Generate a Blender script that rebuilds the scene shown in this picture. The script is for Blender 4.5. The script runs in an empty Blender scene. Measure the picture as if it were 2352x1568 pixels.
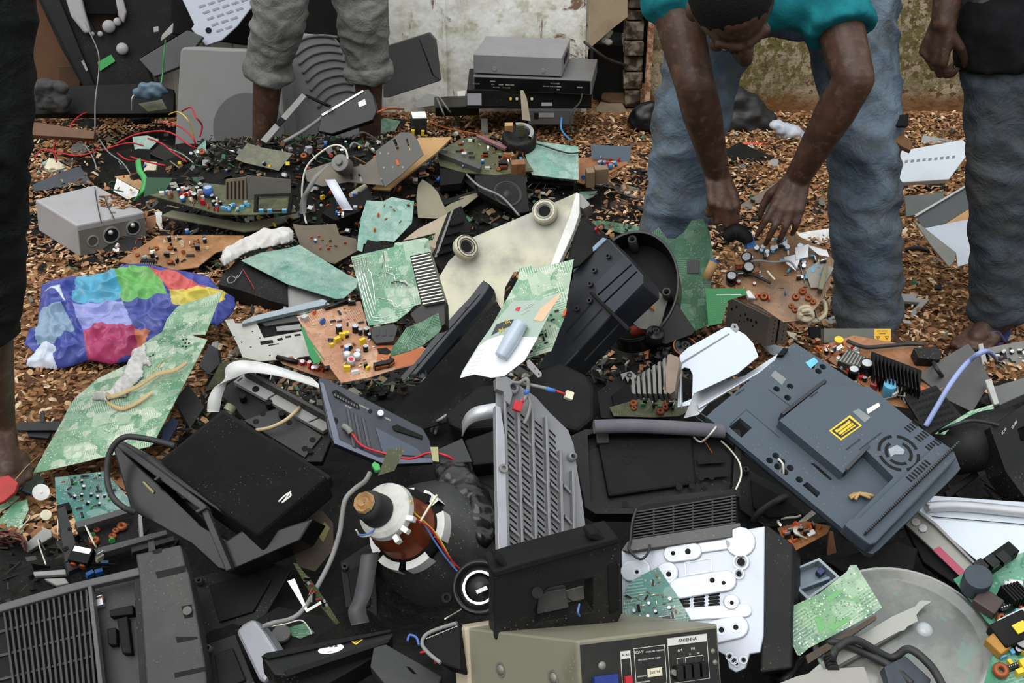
import bpy,math,random
import numpy as np
from mathutils import Vector,Matrix,noise,geometry
from mathutils.bvhtree import BVHTree
S=bpy.context.scene
COL=S.collection
PI=math.pi
rng=random.Random(7)
W,H,F=2352.0,1568.0,2700.0
CAMZ,PITCH=1.6,math.radians(28)
cam=bpy.data.cameras.new('camera');camo=bpy.data.objects.new('camera',cam);COL.objects.link(camo)
cam.sensor_width=36;cam.lens=F/W*36;cam.clip_start=.05
camo.location=(0,0,CAMZ);camo.rotation_euler=(PI/2-PITCH,0,0)
S.camera=camo
CO=Vector((0,0,CAMZ))
def ray(x,y):
 a,b=(x-W/2)/F,(y-H/2)/F
 c,s=math.cos(PITCH),math.sin(PITCH)
 return Vector((a,c-b*s,-s-b*c)).normalized()
def at(x,y,Y):
 d=ray(x,y);return CO+d*(Y/d.y)
def sm(a,b,x):
 t=min(1,max(0,(x-a)/(b-a)));return t*t*(3-2*t)
def heap(X,Y):
 ys=2.28+.62*sm(-1.0,-.42,X)
 h=.27*sm(0,.75,ys-Y)
 h+=.05*math.exp(-((X-.15)/.5)**2-((Y-2.3)/.35)**2)
 h+=.21*math.exp(-((X+.55)/.8)**2-((Y-4.15)/.38)**2)
 h+=.05*math.exp(-((X-.15)/.3)**2-((Y-3.9)/.3)**2)
 h+=.10*math.exp(-((X+1.35)/.6)**2-((Y-4.6)/.5)**2)
 return h
def A(x,y,lift=0):
 d=ray(x,y);t=.8
 while t<9:
  p=CO+d*t
  if p.z<heap(p.x,p.y)+lift:break
  t+=.02
 lo,hi=t-.02,t
 for _ in range(12):
  m=(lo+hi)/2;p=CO+d*m
  if p.z<heap(p.x,p.y)+lift:hi=m
  else:lo=m
 return CO+d*hi
def nrm(az,tilt):
 a,t=math.radians(az),math.radians(tilt)
 return Vector((math.sin(t)*math.sin(a),-math.sin(t)*math.cos(a),math.cos(t)))
class Pl:
 def __init__(s,o,n,u=None):
  s.o,s.n=Vector(o),Vector(n).normalized()
  u=Vector(u)if u else Vector((1,0,0))
  s.u=(u-s.n*u.dot(s.n)).normalized();s.v=s.n.cross(s.u)
  s.M=Matrix((s.u,s.v,s.n)).transposed().to_4x4();s.M.translation=s.o
 def at(s,x,y,t=0):
  d=ray(x,y);k=(s.o+s.n*t-CO).dot(s.n)/d.dot(s.n)
  return CO+d*k
 def uv(s,x,y,t=0):
  p=s.at(x,y,t)-s.o;return(p.dot(s.u),p.dot(s.v))
 def l(s,x,y,t=0):
  a,b=s.uv(x,y,t);return Vector((a,b,t))
 def loc(s,p):
  p=Vector(p)-s.o;return Vector((p.dot(s.u),p.dot(s.v),p.dot(s.n)))
 def w(s,u,v,t=0):return s.o+s.u*u+s.v*v+s.n*t
def plane(ax,ay,lift,az,tilt,edge=None,Y=None):
 o=at(ax,ay,Y)if Y else A(ax,ay,lift)
 p=Pl(o,nrm(az,tilt))
 if edge:
  a,b=p.at(*edge[0]),p.at(*edge[1]);p=Pl(o,p.n,b-a)
 return p
def fit(q,anchor,lift,az,tilt,w=.25,span=38,Y=None):
 """frame of a flat rectangle seen with corners q; az/tilt is where it is expected to face"""
 n0=nrm(az,tilt);t1=n0.orthogonal().normalized();t2=n0.cross(t1)
 ds=[ray(*p)for p in q];best=None
 rs=[i*span/12 for i in range(13)]
 for r in rs:
  for k in range(1 if r==0 else 24):
   a=k*PI/12
   n=(n0+(t1*math.cos(a)+t2*math.sin(a))*math.tan(math.radians(r))).normalized()
   if any(d.dot(n)>-.12 for d in ds):continue
   pts=[d*(-1/d.dot(n))for d in ds]
   e=[pts[(i+1)%4]-pts[i]for i in range(4)]
   c=sum((e[i].normalized().dot(e[(i+1)%4].normalized()))**2 for i in range(4))
   c+=(e[0].length/e[2].length-1)**2+(e[1].length/e[3].length-1)**2+w*(1-n.dot(n0))
   if best is None or c<best[0]:best=(c,n)
 o=at(anchor[0],anchor[1],Y)if Y else A(anchor[0],anchor[1],lift)
 p=Pl(o,best[1]);return Pl(o,best[1],p.at(*q[1])-p.at(*q[0]))
def spline(pts,k=6):
 P=[Vector(p)for p in pts]
 if len(P)<3:return P
 out=[]
 for i in range(len(P)-1):
  a,b,c,d=P[max(0,i-1)],P[i],P[i+1],P[min(len(P)-1,i+2)]
  for j in range(k):
   t=j/k
   out.append(.5*((2*b)+(c-a)*t+(2*a-5*b+4*c-d)*t*t+(3*b-a-3*c+d)*t**3))
 out.append(P[-1]);return out
class MB:
 def __init__(s):s.v,s.f,s.m,s.s=[],[],[],[]
 def add(s,vs,fs,m=0,sm=False):
  k=len(s.v);s.v+=[tuple(v)for v in vs]
  for f in fs:s.f.append([i+k for i in f]);s.m.append(m);s.s.append(sm)
  return s
 def box(s,c,d,r=0,m=0,R=None):
  c=Vector(c);R=R or Matrix.Rotation(r,3,'Z')
  vs=[c+R@Vector((x*d[0]/2,y*d[1]/2,z*d[2]/2))for x in(-1,1)for y in(-1,1)for z in(-1,1)]
  return s.add(vs,[(0,1,3,2),(4,6,7,5),(0,4,5,1),(2,3,7,6),(0,2,6,4),(1,5,7,3)],m)
 def prism(s,poly,t0,t1,holes=(),m=0,ms=None):
  ms=m if ms is None else ms
  def ccw(p,want):
   a=sum(p[i][0]*p[(i+1)%len(p)][1]-p[(i+1)%len(p)][0]*p[i][1]for i in range(len(p)))
   return list(p)if(a>0)==want else list(p)[::-1]
  loops=[ccw([(p[0],p[1])for p in poly],True)]+[ccw([(p[0],p[1])for p in h],False)for h in holes]
  flat=[p for l in loops for p in l];n=len(flat);k=len(s.v)
  s.v+=[(x,y,t0)for x,y in flat]+[(x,y,t1)for x,y in flat]
  if len(loops)==1:caps=[list(range(n))]
  else:
   caps=[]
   for t in geometry.tessellate_polygon([[Vector((x,y,0))for x,y in l]for l in loops]):
    a,b,c=[flat[i]for i in t]
    if(b[0]-a[0])*(c[1]-a[1])-(b[1]-a[1])*(c[0]-a[0])<0:t=t[::-1]
    caps.append(list(t))
  for c in caps:
   s.f.append([k+n+i for i in c]);s.m.append(m);s.s.append(False)
   s.f.append([k+i for i in c[::-1]]);s.m.append(m);s.s.append(False)
  b=0
  for l in loops:
   for i in range(len(l)):
    j=(i+1)%len(l)
    s.f.append([k+b+i,k+b+j,k+n+b+j,k+n+b+i]);s.m.append(ms);s.s.append(False)
   b+=len(l)
  return s
 def lathe(s,prof,c=(0,0,0),ax=(0,0,1),n=20,m=0,sm=True,a0=0,a1=2*PI):
  c,ax=Vector(c),Vector(ax).normalized();x=ax.orthogonal().normalized();y=ax.cross(x)
  full=abs(a1-a0-2*PI)<1e-6;nn=n if full else n+1;k=len(s.v)
  for r,h in prof:
   for i in range(nn):
    a=a0+(a1-a0)*i/n
    s.v.append(tuple(c+ax*h+(x*math.cos(a)+y*math.sin(a))*r))
  for j in range(len(prof)-1):
   for i in range(n):
    i2=(i+1)%nn
    s.f.append([k+j*nn+i,k+j*nn+i2,k+(j+1)*nn+i2,k+(j+1)*nn+i]);s.m.append(m);s.s.append(sm)
  return s
 def cyl(s,c,r,h,ax=(0,0,1),n=16,m=0,r1=None,mt=None,sm=True):
  r1=r if r1 is None else r1;k=len(s.v)
  s.lathe([(r,0),(r1,h)],c,ax,n,m,sm)
  s.f.append([k+i for i in range(n)][::-1]);s.m.append(m);s.s.append(False)
  s.f.append([k+n+i for i in range(n)]);s.m.append(m if mt is None else mt);s.s.append(False)
  return s
 def ring(s,c,ro,ri,h,ax=(0,0,1),n=24,m=0,a0=0,a1=2*PI):
  full=abs(a1-a0-2*PI)<1e-6
  s.lathe([(ri,0),(ro,0),(ro,h),(ri,h),(ri,0)],c,ax,n,m,False,a0,a1)
  return s
 def ball(s,c,r,n=14,m=0,R=None):
  c=Vector(c);r=(r,r,r)if not hasattr(r,'__len__')else r;k=len(s.v);nl=n//2
  R=R or Matrix.Identity(3)
  for j in range(nl+1):
   for i in range(n):
    a,b=2*PI*i/n,PI*j/nl
    s.v.append(tuple(c+R@Vector((r[0]*math.sin(b)*math.cos(a),r[1]*math.sin(b)*math.sin(a),-r[2]*math.cos(b)))))
  for j in range(nl):
   for i in range(n):
    s.f.append([k+j*n+i,k+j*n+(i+1)%n,k+(j+1)*n+(i+1)%n,k+(j+1)*n+i]);s.m.append(m);s.s.append(True)
  return s
 def tube(s,pts,r,n=8,m=0,k=6,cap=True):
  P=spline(pts,k);N=len(P);rs=r if hasattr(r,'__len__')else[r]*len(pts)
  b=len(s.v);prev=None
  for i,p in enumerate(P):
   d=(P[min(N-1,i+1)]-P[max(0,i-1)]);d=d.normalized()if d.length>1e-9 else Vector((0,0,1))
   x=d.orthogonal().normalized()if prev is None else(prev-d*prev.dot(d)).normalized()
   prev=x;y=d.cross(x);t=i/max(1,N-1)*(len(rs)-1);q=int(min(t,len(rs)-1.001))if len(rs)>1 else 0
   rr=rs[0]if len(rs)==1 else rs[q]+(rs[q+1]-rs[q])*(t-q)
   for j in range(n):
    a=2*PI*j/n;s.v.append(tuple(p+(x*math.cos(a)+y*math.sin(a))*rr))
  for i in range(N-1):
   for j in range(n):
    s.f.append([b+i*n+j,b+i*n+(j+1)%n,b+(i+1)*n+(j+1)%n,b+(i+1)*n+j]);s.m.append(m);s.s.append(True)
  if cap:
   s.f.append([b+j for j in range(n)][::-1]);s.m.append(m);s.s.append(False)
   s.f.append([b+(N-1)*n+j for j in range(n)]);s.m.append(m);s.s.append(False)
  return s
 def strip(s,pts,ws,th=.0008,m=0,k=6):
  P=spline(pts,k);Q=spline(ws if isinstance(ws,list)else[ws]*len(pts),k);b=len(s.v);N=len(P)
  for i in range(N):
   d=(P[min(N-1,i+1)]-P[max(0,i-1)]).normalized();nn=d.cross(Q[i]).normalized()*th
   for e in(P[i]-Q[i]-nn,P[i]+Q[i]-nn,P[i]+Q[i]+nn,P[i]-Q[i]+nn):s.v.append(tuple(e))
  for i in range(N-1):
   for j in range(4):
    s.f.append([b+i*4+j,b+i*4+(j+1)%4,b+(i+1)*4+(j+1)%4,b+(i+1)*4+j]);s.m.append(m);s.s.append(j in(0,2))
  s.f.append([b,b+1,b+2,b+3]);s.f.append([b+(N-1)*4+j for j in(3,2,1,0)]);s.m+=[m,m];s.s+=[False]*2
  return s
 def mesh(s,name,mats):
  me=bpy.data.meshes.new(name);me.from_pydata(s.v,[],s.f)
  for q in(mats if isinstance(mats,(list,tuple))else[mats]):me.materials.append(q)
  me.polygons.foreach_set('material_index',s.m);me.polygons.foreach_set('use_smooth',s.s)
  me.update();return me
def mkobj(name,data,parent=None,M=None):
 o=bpy.data.objects.new(name,data);COL.objects.link(o)
 if parent:o.parent=parent
 if M is not None:o.matrix_local=M
 return o
def bevel(o,w):
 if w:
  b=o.modifiers.new('bevel','BEVEL');b.width=w;b.segments=2;b.limit_method='ANGLE';b.angle_limit=.6
 return o
def tag(o,label,cat,group=None,kind=None):
 if label:o['label']=label
 if cat:o['category']=cat
 if group:o['group']=group
 if kind:o['kind']=kind
 return o
ALL=[]
class Th:
 """a thing: parts are collected; one part becomes the thing itself, several hang under an Empty"""
 def __init__(s,name,label,cat,P,group=None):
  s.name,s.P=name,P
  s.root=mkobj(name,None,None,P.M.copy()if isinstance(P,Pl)else Matrix.Translation(P))
  s.root.empty_display_size=.02
  tag(s.root,label,cat,group);s.parts=[];ALL.append(s)
 def part(s,name,mb,mats,bev=0,under=None,label=None,M=None):
  data=mb.mesh(name,mats)if isinstance(mb,MB)else mb
  o=mkobj(name,data,under or s.root,M);bevel(o,bev)
  if label:o['label']=label
  if under is None:s.parts.append(o)
  return o
def finish():
 for t in ALL:
  if len(t.parts)==1 and not t.parts[0].children:
   o=t.parts[0];M=t.root.matrix_world.copy()if t.root.parent is None else t.root.matrix_basis.copy()
   L=o.matrix_local.copy();o.parent=None;o.matrix_basis=t.root.matrix_basis@L
   props={k:t.root[k]for k in('label','category','group')if k in t.root}
   nm=t.name;bpy.data.objects.remove(t.root);o.name=nm
   for k,v in props.items():o[k]=v
 ALL.clear()
_dg=[None]
def hit(x,y,off=0):
 """where the sight line meets what has been built so far"""
 if _dg[0]is None:
  bpy.context.view_layer.update();_dg[0]=bpy.context.evaluated_depsgraph_get()
 ok,p,n,i,o,m=S.ray_cast(_dg[0],CO,ray(x,y))
 if not ok:return A(x,y,off)
 if n.dot(ray(x,y))>0:n=-n
 return p+n*off
def refresh():_dg[0]=None
def lin(c):
 if isinstance(c,str):
  c=c.lstrip('#');c=tuple(int(c[i:i+2],16)/255 for i in(0,2,4))
 return tuple(x/12.92 if x<=.04045 else((x+.055)/1.055)**2.4 for x in c)+(1,)
_m={}
class NT:
 def __init__(s,name):
  s.mat=bpy.data.materials.new(name);s.mat.use_nodes=True;s.t=s.mat.node_tree
  s.b=s.t.nodes['Principled BSDF'];s.tc=s.t.nodes.new('ShaderNodeTexCoord');s.co=s.tc.outputs['Object']
 def n(s,kind,**kw):
  q=s.t.nodes.new('ShaderNode'+kind)
  for k,v in kw.items():
   if k in q.inputs:q.inputs[k].default_value=v
   else:setattr(q,k,v)
  return q
 def k(s,a,b):s.t.links.new(a,b)
 def noise(s,scale,detail=4,rough=.6,dist=0):
  q=s.n('TexNoise',Scale=scale,Detail=detail,Roughness=rough,Distortion=dist);s.k(s.co,q.inputs['Vector']);return q.outputs['Fac']
 def voro(s,scale,feature='F1',out='Distance',rnd=1,metric='EUCLIDEAN'):
  q=s.n('TexVoronoi',feature=feature);q.inputs['Scale'].default_value=scale;q.inputs['Randomness'].default_value=rnd
  if feature in('F1','F2'):q.distance=metric
  s.k(s.co,q.inputs['Vector']);return q.outputs[out]
 def ramp(s,fac,a,b,inv=False):
  q=s.n('MapRange');q.interpolation_type='SMOOTHSTEP'
  q.inputs[1].default_value=a;q.inputs[2].default_value=b
  q.inputs[3].default_value=1 if inv else 0;q.inputs[4].default_value=0 if inv else 1
  s.k(fac,q.inputs[0]);return q.outputs[0]
 def math(s,op,a,b):
  q=s.n('Math',operation=op)
  for i,x in enumerate((a,b)):
   if isinstance(x,(int,float)):q.inputs[i].default_value=x
   else:s.k(x,q.inputs[i])
  return q.outputs[0]
 def mix(s,fac,a,b):
  q=s.n('Mix',data_type='RGBA')
  if isinstance(fac,(int,float)):q.inputs[0].default_value=fac
  else:s.k(fac,q.inputs[0])
  for i,x in((6,a),(7,b)):
   if isinstance(x,(tuple,str)):q.inputs[i].default_value=lin(x)
   else:s.k(x,q.inputs[i])
  return q.outputs[2]
 def bump(s,h,strength=.3,dist=.002):
  q=s.n('Bump',Strength=strength,Distance=dist);s.k(h,q.inputs['Height']);s.k(q.outputs[0],s.b.inputs['Normal'])
 def col(s,c):
  if isinstance(c,(tuple,str)):s.b.inputs['Base Color'].default_value=lin(c)
  else:s.k(c,s.b.inputs['Base Color'])
 def set(s,rough=.5,metal=0,spec=.5):
  s.b.inputs['Roughness'].default_value=rough;s.b.inputs['Metallic'].default_value=metal
  s.b.inputs['Specular IOR Level'].default_value=spec;return s.mat
def pm(name,c,rough=.5,metal=0,grime=.35,gc='#5a5146',scale=14,bump=.0,spec=.4,c2=None,speck=0,sc='#b9b2a2'):
 """painted / plastic / metal surface with dust, wear and specks"""
 if name in _m:return _m[name]
 t=NT(name);base=c
 if c2:base=t.mix(t.ramp(t.noise(scale*.6,3),.38,.62),c,c2)
 if grime:base=t.mix(t.math('MULTIPLY',t.ramp(t.noise(scale,6,.65),.42,.72),grime),base,gc)
 if speck:
  d=t.ramp(t.voro(150),.12,.2,True);g=t.ramp(t.noise(scale*.8,3),.45,.6)
  base=t.mix(t.math('MULTIPLY',t.math('MULTIPLY',d,g),speck),base,sc)
 t.col(base)
 if bump:t.bump(t.noise(scale*8,5),bump,.002)
 _m[name]=t.set(rough,metal,spec);return _m[name]
def pcb(name,c,c2,pad='#d8d8c8',dust=0,dc='#b9c4ae',ps=150,pa=.5,tr=.5,rough=.45,trc=None):
 """printed circuit board: copper runs under lacquer, solder dots, dust"""
 if name in _m:return _m[name]
 t=NT(name)
 base=t.mix(t.ramp(t.noise(11,3),.4,.6),c,c2)
 for sc,q in((24,210.),(55,330.)):
  v=t.n('TexVoronoi',feature='F1');v.distance='CHEBYCHEV';v.inputs['Scale'].default_value=sc;t.k(t.co,v.inputs['Vector'])
  rg=t.n('SeparateColor');t.k(v.outputs['Color'],rg.inputs[0]);xy=t.n('SeparateXYZ');t.k(t.co,xy.inputs[0])
  ln=[t.ramp(t.math('FRACT',t.math('MULTIPLY',xy.outputs[a],q),0),.58,.66)for a in(0,1)]
  L=t.math('ADD',t.math('MULTIPLY',ln[0],t.math('GREATER_THAN',rg.outputs[0],.66)),t.math('MULTIPLY',ln[1],t.math('LESS_THAN',rg.outputs[0],.33)))
  L=t.math('MULTIPLY',L,t.math('GREATER_THAN',rg.outputs[1],.35))
  base=t.mix(t.math('MULTIPLY',t.math('MULTIPLY',L,.75 if sc==24 else .5),tr),base,trc or pad)
  base=t.mix(t.math('MULTIPLY',t.math('GREATER_THAN',rg.outputs[2],.86),.5*tr),base,trc or pad)
 base=t.mix(t.math('MULTIPLY',t.ramp(t.voro(26,'F1','Distance',1,'CHEBYCHEV'),.16,.17,True),.35*tr),base,c2)
 g=t.ramp(t.noise(21,3),.40,.58)
 d=t.ramp(t.voro(ps),.22,.3,True)
 base=t.mix(t.math('MULTIPLY',t.math('MULTIPLY',d,g),pa),base,pad)
 d2=t.ramp(t.voro(ps*.55),.12,.16,True)
 base=t.mix(t.math('MULTIPLY',d2,.6),base,'#2a2a22')
 if dust:base=t.mix(t.math('MULTIPLY',t.ramp(t.noise(9,7,.7),.35,.68),dust),base,dc)
 t.col(base);t.bump(t.math('ADD',d,t.noise(60)),.25,.001)
 _m[name]=t.set(rough);return _m[name]
BLK=pm('black_plastic','#121212',.55,0,.4,'#2e2c29',9,.12,.22,speck=.2)
BLK2=pm('matt_black','#0d0d0d',.65,0,.3,'#25231f',12,.15,.18)
BLKG=pm('gloss_black','#0d0d0e',.3,0,.25,'#2c2b28',9,spec=.3)
DGR=pm('dark_grey_plastic','#252525',.55,0,.45,'#413f3b',10,.1,speck=.1)
MGR=pm('mid_grey_plastic','#484847',.55,0,.4,'#5d5952',9,.08,speck=.25)
LGR=pm('light_grey_plastic','#8b8b89',.55,0,.4,'#6d685f',9,.05)
WHT=pm('white_plastic','#dcdcd8',.5,0,.3,'#9b958a',16)
CRM=pm('cream_plastic','#d6cfb4',.5,0,.3,'#8f846c',20)
SIL=pm('silver_metal','#b9babd',.38,.55,.35,'#8f8a80',9,.04)
STL=pm('dull_steel','#85837c',.5,.45,.5,'#6a6251',14,.08)
ZNC=pm('bright_zinc','#bcc1ca',.38,.35,.3,'#94948f',6,.02,speck=.25,sc='#77736a')
COP=pm('copper_winding','#8c4a26',.4,.3,.4,'#4a2414',18)
TAN=pm('tan_board','#b08a5c',.6,0,.35,'#7a5a38',14)
RED=pm('red_insulation','#b3202a',.45,0,.2,'#6b2a26',30)
BLUE=pm('blue_plastic','#2f67b0',.4,0,.25,'#7890a8',20)
CYAN=pm('pale_blue_plastic','#5da3c6',.45,0,.25,'#4d6e80',20)
YEL=pm('yellow_plastic','#d3b52c',.5,0,.25,'#8c7a30',20)
ORG=pm('orange_plastic','#c8572a',.5,0,.2,'#7a3b22',20)
GRNP=pm('green_plastic','#3e9a4e',.5,0,.2,'#2f6b3b',20)
SLD=pm('solder_bright','#cfcfcb',.3,.6,.2,'#8a8a84',40)
TXT=pm('print_white','#c9c9c2',.6,0,.15,'#8a887f',40)
TXTD=pm('print_dark','#23252a',.6,0,0)
RUB=pm('rubber_black','#1a1a1a',.7,0,.3,'#44413c',20)
WGR=pm('grey_cable','#7c7c78',.55,0,.3,'#55524b',20)
WBK=pm('black_cable','#232323',.55,0,.35,'#4a4742',20)
WWH=pm('white_cable','#cfcbbd',.5,0,.25,'#8f8878',20)
WOR=pm('orange_wire','#c4602a',.5,0,.2,'#7a4424',20)
WYE=pm('yellow_wire','#cdb23a',.5,0,.2,'#8a7530',20)
WBL=pm('blue_wire','#5a78c0',.5,0,.2,'#55648a',20)
PG=pcb('green_board','#4f8a68','#3a7050','#cdd3c2',.45,'#86a48a',170,.8,.7)
PGP=pcb('pale_green_board','#639070','#3f7553','#dcdccb',.5,'#98b093',170,.9,.7)
PGD=pcb('dark_green_board','#1f5a38','#164a2e','#9fb8a0',.15,'#5f7a60',170,.35,.3)
PTL=pcb('teal_board','#5c8f80','#3f7568','#bcc7be',.85,'#93a89c',190,.6)
PTD=pcb('dark_teal_board','#2f6e63','#225650','#9fb0a8',.3,'#6d7d74',140,.6,.6)
PBR=pcb('brown_board','#a37355','#936245','#d8b79a',.2,'#a58468',120,.3,.45)
POR=pcb('rust_brown_board','#8f5a34','#784827','#b08a62',.35,'#7d6045',120,.3,.3)
POL=pcb('olive_board','#3f4426','#33361f','#8b8a64',.4,'#66644a',150,.4,.3)
w=bpy.data.worlds.new('sky');S.world=w;w.use_nodes=True
nt=w.node_tree;bg=nt.nodes['Background']
tc=nt.nodes.new('ShaderNodeTexCoord');sp=nt.nodes.new('ShaderNodeSeparateXYZ');mr=nt.nodes.new('ShaderNodeMapRange')
mr.inputs[1].default_value=-.05;mr.inputs[2].default_value=.9;mr.inputs[3].default_value=.24;mr.inputs[4].default_value=1.1
nt.links.new(tc.outputs['Generated'],sp.inputs[0]);nt.links.new(sp.outputs['Z'],mr.inputs[0])
nt.links.new(mr.outputs[0],bg.inputs['Strength']);bg.inputs['Color'].default_value=(.93,.97,1.0,1)
sun=bpy.data.lights.new('sun','SUN');sun.energy=1.1;sun.angle=math.radians(50);sun.color=(1,.98,.95)
so=bpy.data.objects.new('sun',sun);COL.objects.link(so)
so.rotation_euler=Vector((.28,.5,-1)).to_track_quat('-Z','Y').to_euler()
vs=S.view_settings;vs.view_transform='Standard';vs.look='None';vs.exposure=0.62;vs.gamma=1;vs.use_curve_mapping=False
def setting(name,mb,mats):
 o=mkobj(name,mb.mesh(name,mats));o['kind']='structure';return o
def grid(name,x0,x1,y0,y1,st,fz,mats,smooth=True):
 nx,ny=int((x1-x0)/st),int((y1-y0)/st);vs_,fs_=[],[]
 for j in range(ny+1):
  for i in range(nx+1):
   x,y=x0+(x1-x0)*i/nx,y0+(y1-y0)*j/ny;vs_.append((x,y,fz(x,y)))
 for j in range(ny):
  for i in range(nx):
   a=j*(nx+1)+i;fs_.append((a,a+1,a+nx+2,a+nx+1))
 m=MB();m.add(vs_,fs_,0,smooth);return m
t=NT('woodchip_earth')
c=t.mix(t.ramp(t.noise(14,6,.7),.35,.65),'#694a33','#9e7852')
c=t.mix(t.ramp(t.noise(70,4),.5,.62),c,'#3f2a1d')
t.col(c);t.bump(t.noise(60,6),.8,.01);EARTH=t.set(.9,0,.1)
setting('floor',grid('floor',-4,4,.3,8,.05,lambda x,y:.012*noise.noise((x*3,y*3,0)),[EARTH]),[EARTH])
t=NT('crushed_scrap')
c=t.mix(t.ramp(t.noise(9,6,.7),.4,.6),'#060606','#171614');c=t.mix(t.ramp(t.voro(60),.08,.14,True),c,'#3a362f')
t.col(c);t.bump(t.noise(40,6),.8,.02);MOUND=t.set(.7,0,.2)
def hz(x,y):
 h=heap(x,y)+.03*zone(x,y);return h-.045*sm(0,.06,h)+.03*noise.noise((x*9,y*9,2))if h>.005 else-.05
def zone(x,y):
 a=sm(-.62,-.42,x)*sm(.66,.42,x)*sm(3.55,3.2,y)
 b=sm(-1.35,-1.05,x)*sm(.32,.12,x)*sm(3.42,3.62,y)*sm(4.75,4.5,y)
 a=max(a,sm(-.86,-.76,x)*sm(-.3,-.4,x)*sm(2.95,2.78,y)*sm(2.1,2.25,y))
 return min(1,max(0,max(a,b)+.35*noise.noise((x*4,y*4,3))*(max(a,b)>.05)))
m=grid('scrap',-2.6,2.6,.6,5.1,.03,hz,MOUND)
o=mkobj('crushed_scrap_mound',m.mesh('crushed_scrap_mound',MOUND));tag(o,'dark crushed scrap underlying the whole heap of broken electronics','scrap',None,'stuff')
def island_ramp(name,cols,rough=.8):
 t=NT(name);g=t.n('NewGeometry');r=t.n('ValToRGB');e=r.color_ramp;e.interpolation='CONSTANT'
 while len(e.elements)<len(cols):e.elements.new(.5)
 for i,c in enumerate(cols):e.elements[i].position=i/len(cols);e.elements[i].color=lin(c)
 t.k(g.outputs['Random Per Island'],r.inputs[0])
 t.col(t.mix(t.ramp(t.noise(120,3),.3,.7),r.outputs[0],t.mix(.22,r.outputs[0],'#2a1c12')));return t.set(rough,0,.2)
CHIP=island_ramp('wood_chip',['#8a6246','#a37853','#b88f68','#94673f','#cfab84','#745037','#ab7f59','#5f402b','#bd9770','#986a45','#dac0a0','#855d40','#503626','#9a7250'])
def flakes(n,dens,size,zoff,th=.1):
 R=np.random.default_rng(3);V,Fc=[],[];k=0
 while k<n:
  x,y,s_,a,b,c=R.uniform(-2.4,2.6),R.uniform(1.9,5.2),R.uniform(*size),R.uniform(0,6.28),R.normal(0,.35),R.normal(0,.35)
  if R.uniform()>dens(x,y):k+=.2;continue
  l,w_=s_,s_*R.uniform(.3,.7);z=max(0,heap(x,y)-.03)+zoff+R.uniform(0,.012)
  ca,sa=math.cos(a),math.sin(a);i=len(V)
  for p,q,e in((-1,-.8,0),(0,-1,.25),(1,-.7,0),(1,.6,0),(0,1,.25),(-1,.9,0)):
   u,v=p*l,q*w_
   V.append((x+u*ca-v*sa,y+u*sa+v*ca,z+e*w_+u*b+v*c))
  Fc+=[(i,i+1,i+4,i+5),(i+1,i+2,i+3,i+4)];k+=1
 m=MB();m.add(V,Fc,0,False);return m
def dens(x,y):
 h=heap(x,y);return(1 if h<.03 else max(0,1-(h-.03)*14))*(1-.93*zone(x,y))
m=flakes(60000,dens,(.005,.0135),.005)
o=mkobj('wood_chips',m.mesh('wood_chips',CHIP));tag(o,'loose brown wood chips covering the ground around the heap','wood chips',None,'stuff')
LIT=island_ramp('litter',['#1c1c1c','#2a2a2a','#3a3a38','#151515','#6e6a60','#26261f','#8c7a5c','#202020','#7a5a40','#3f6a4e','#4a4a4a','#a8a498','#111111','#5a4a3a'],.6)
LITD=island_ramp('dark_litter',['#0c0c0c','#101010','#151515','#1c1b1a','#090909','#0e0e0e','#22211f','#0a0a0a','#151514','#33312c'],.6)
def litter(n,dens,size,seed,zr=(-.005,.02)):
 R=random.Random(seed);m=MB();k=0
 while k<n:
  x,y=R.uniform(-1.9,2.0),R.uniform(.9,5.0)
  if R.random()>dens(x,y):k+=.1;continue
  s_=R.uniform(*size);q=R.random()
  rot=(Matrix.Rotation(R.uniform(0,6.28),3,'Z')@Matrix.Rotation(R.gauss(0,.7),3,'X')@Matrix.Rotation(R.gauss(0,.5),3,'Y'))
  z=max(heap(x,y)-.03,0)+R.uniform(*zr)
  d=(s_,s_*R.uniform(.3,.9),.003)if q<.5 else(s_*1.6,s_*.14,s_*.14)if q<.75 else(s_*.6,s_*.4,s_*.35)
  m.box((x,y,z),d,R=rot);k+=1
 return m
m=litter(13000,lambda x,y:max(zone(x,y),.05 if y>2.9 else 0)if y>2.25 else 0,(.008,.034),5,(.0,.03))
o=mkobj('scrap_litter',m.mesh('scrap_litter',LIT));tag(o,'mixed small crumbs of broken parts strewn over the far heap','scrap',None,'stuff')
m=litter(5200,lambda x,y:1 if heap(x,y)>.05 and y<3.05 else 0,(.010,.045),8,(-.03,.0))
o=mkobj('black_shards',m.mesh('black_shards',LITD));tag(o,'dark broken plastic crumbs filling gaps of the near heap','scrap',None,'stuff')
WY=5.25
def wx(px):return at(px,150,WY).x
t=NT('rusty_white_panel')
c=t.mix(t.ramp(t.noise(5,6,.7),.42,.7),'#f0efea','#c9c5b2')
c=t.mix(t.math('MULTIPLY',t.ramp(t.noise(12,5),.52,.66),.6),c,'#9c9a6f')
st=t.n('Mapping');t.k(t.co,st.inputs[0]);st.inputs['Scale'].default_value=(9,1,1.6)
nn=t.n('TexNoise',Scale=1.4,Detail=6,Roughness=.7);t.k(st.outputs[0],nn.inputs['Vector'])
c=t.mix(t.ramp(nn.outputs['Fac'],.60,.68),c,'#6b4a30');c=t.mix(t.ramp(t.noise(3.2,6,.75,.6),.60,.66),c,'#7d6450')
t.col(c);t.bump(t.noise(4),.3,.05);m=MB()
x0,x1=-3.6,wx(1350);m.box(((x0+x1)/2,WY+.03,1.2),(x1-x0,.06,2.5));
for k in range(7):m.box((x1-.62*k-.02,WY-.004,1.2),(.012,.02,2.4))
setting('wall_left',m,t.set(.55,0,.3))
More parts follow.
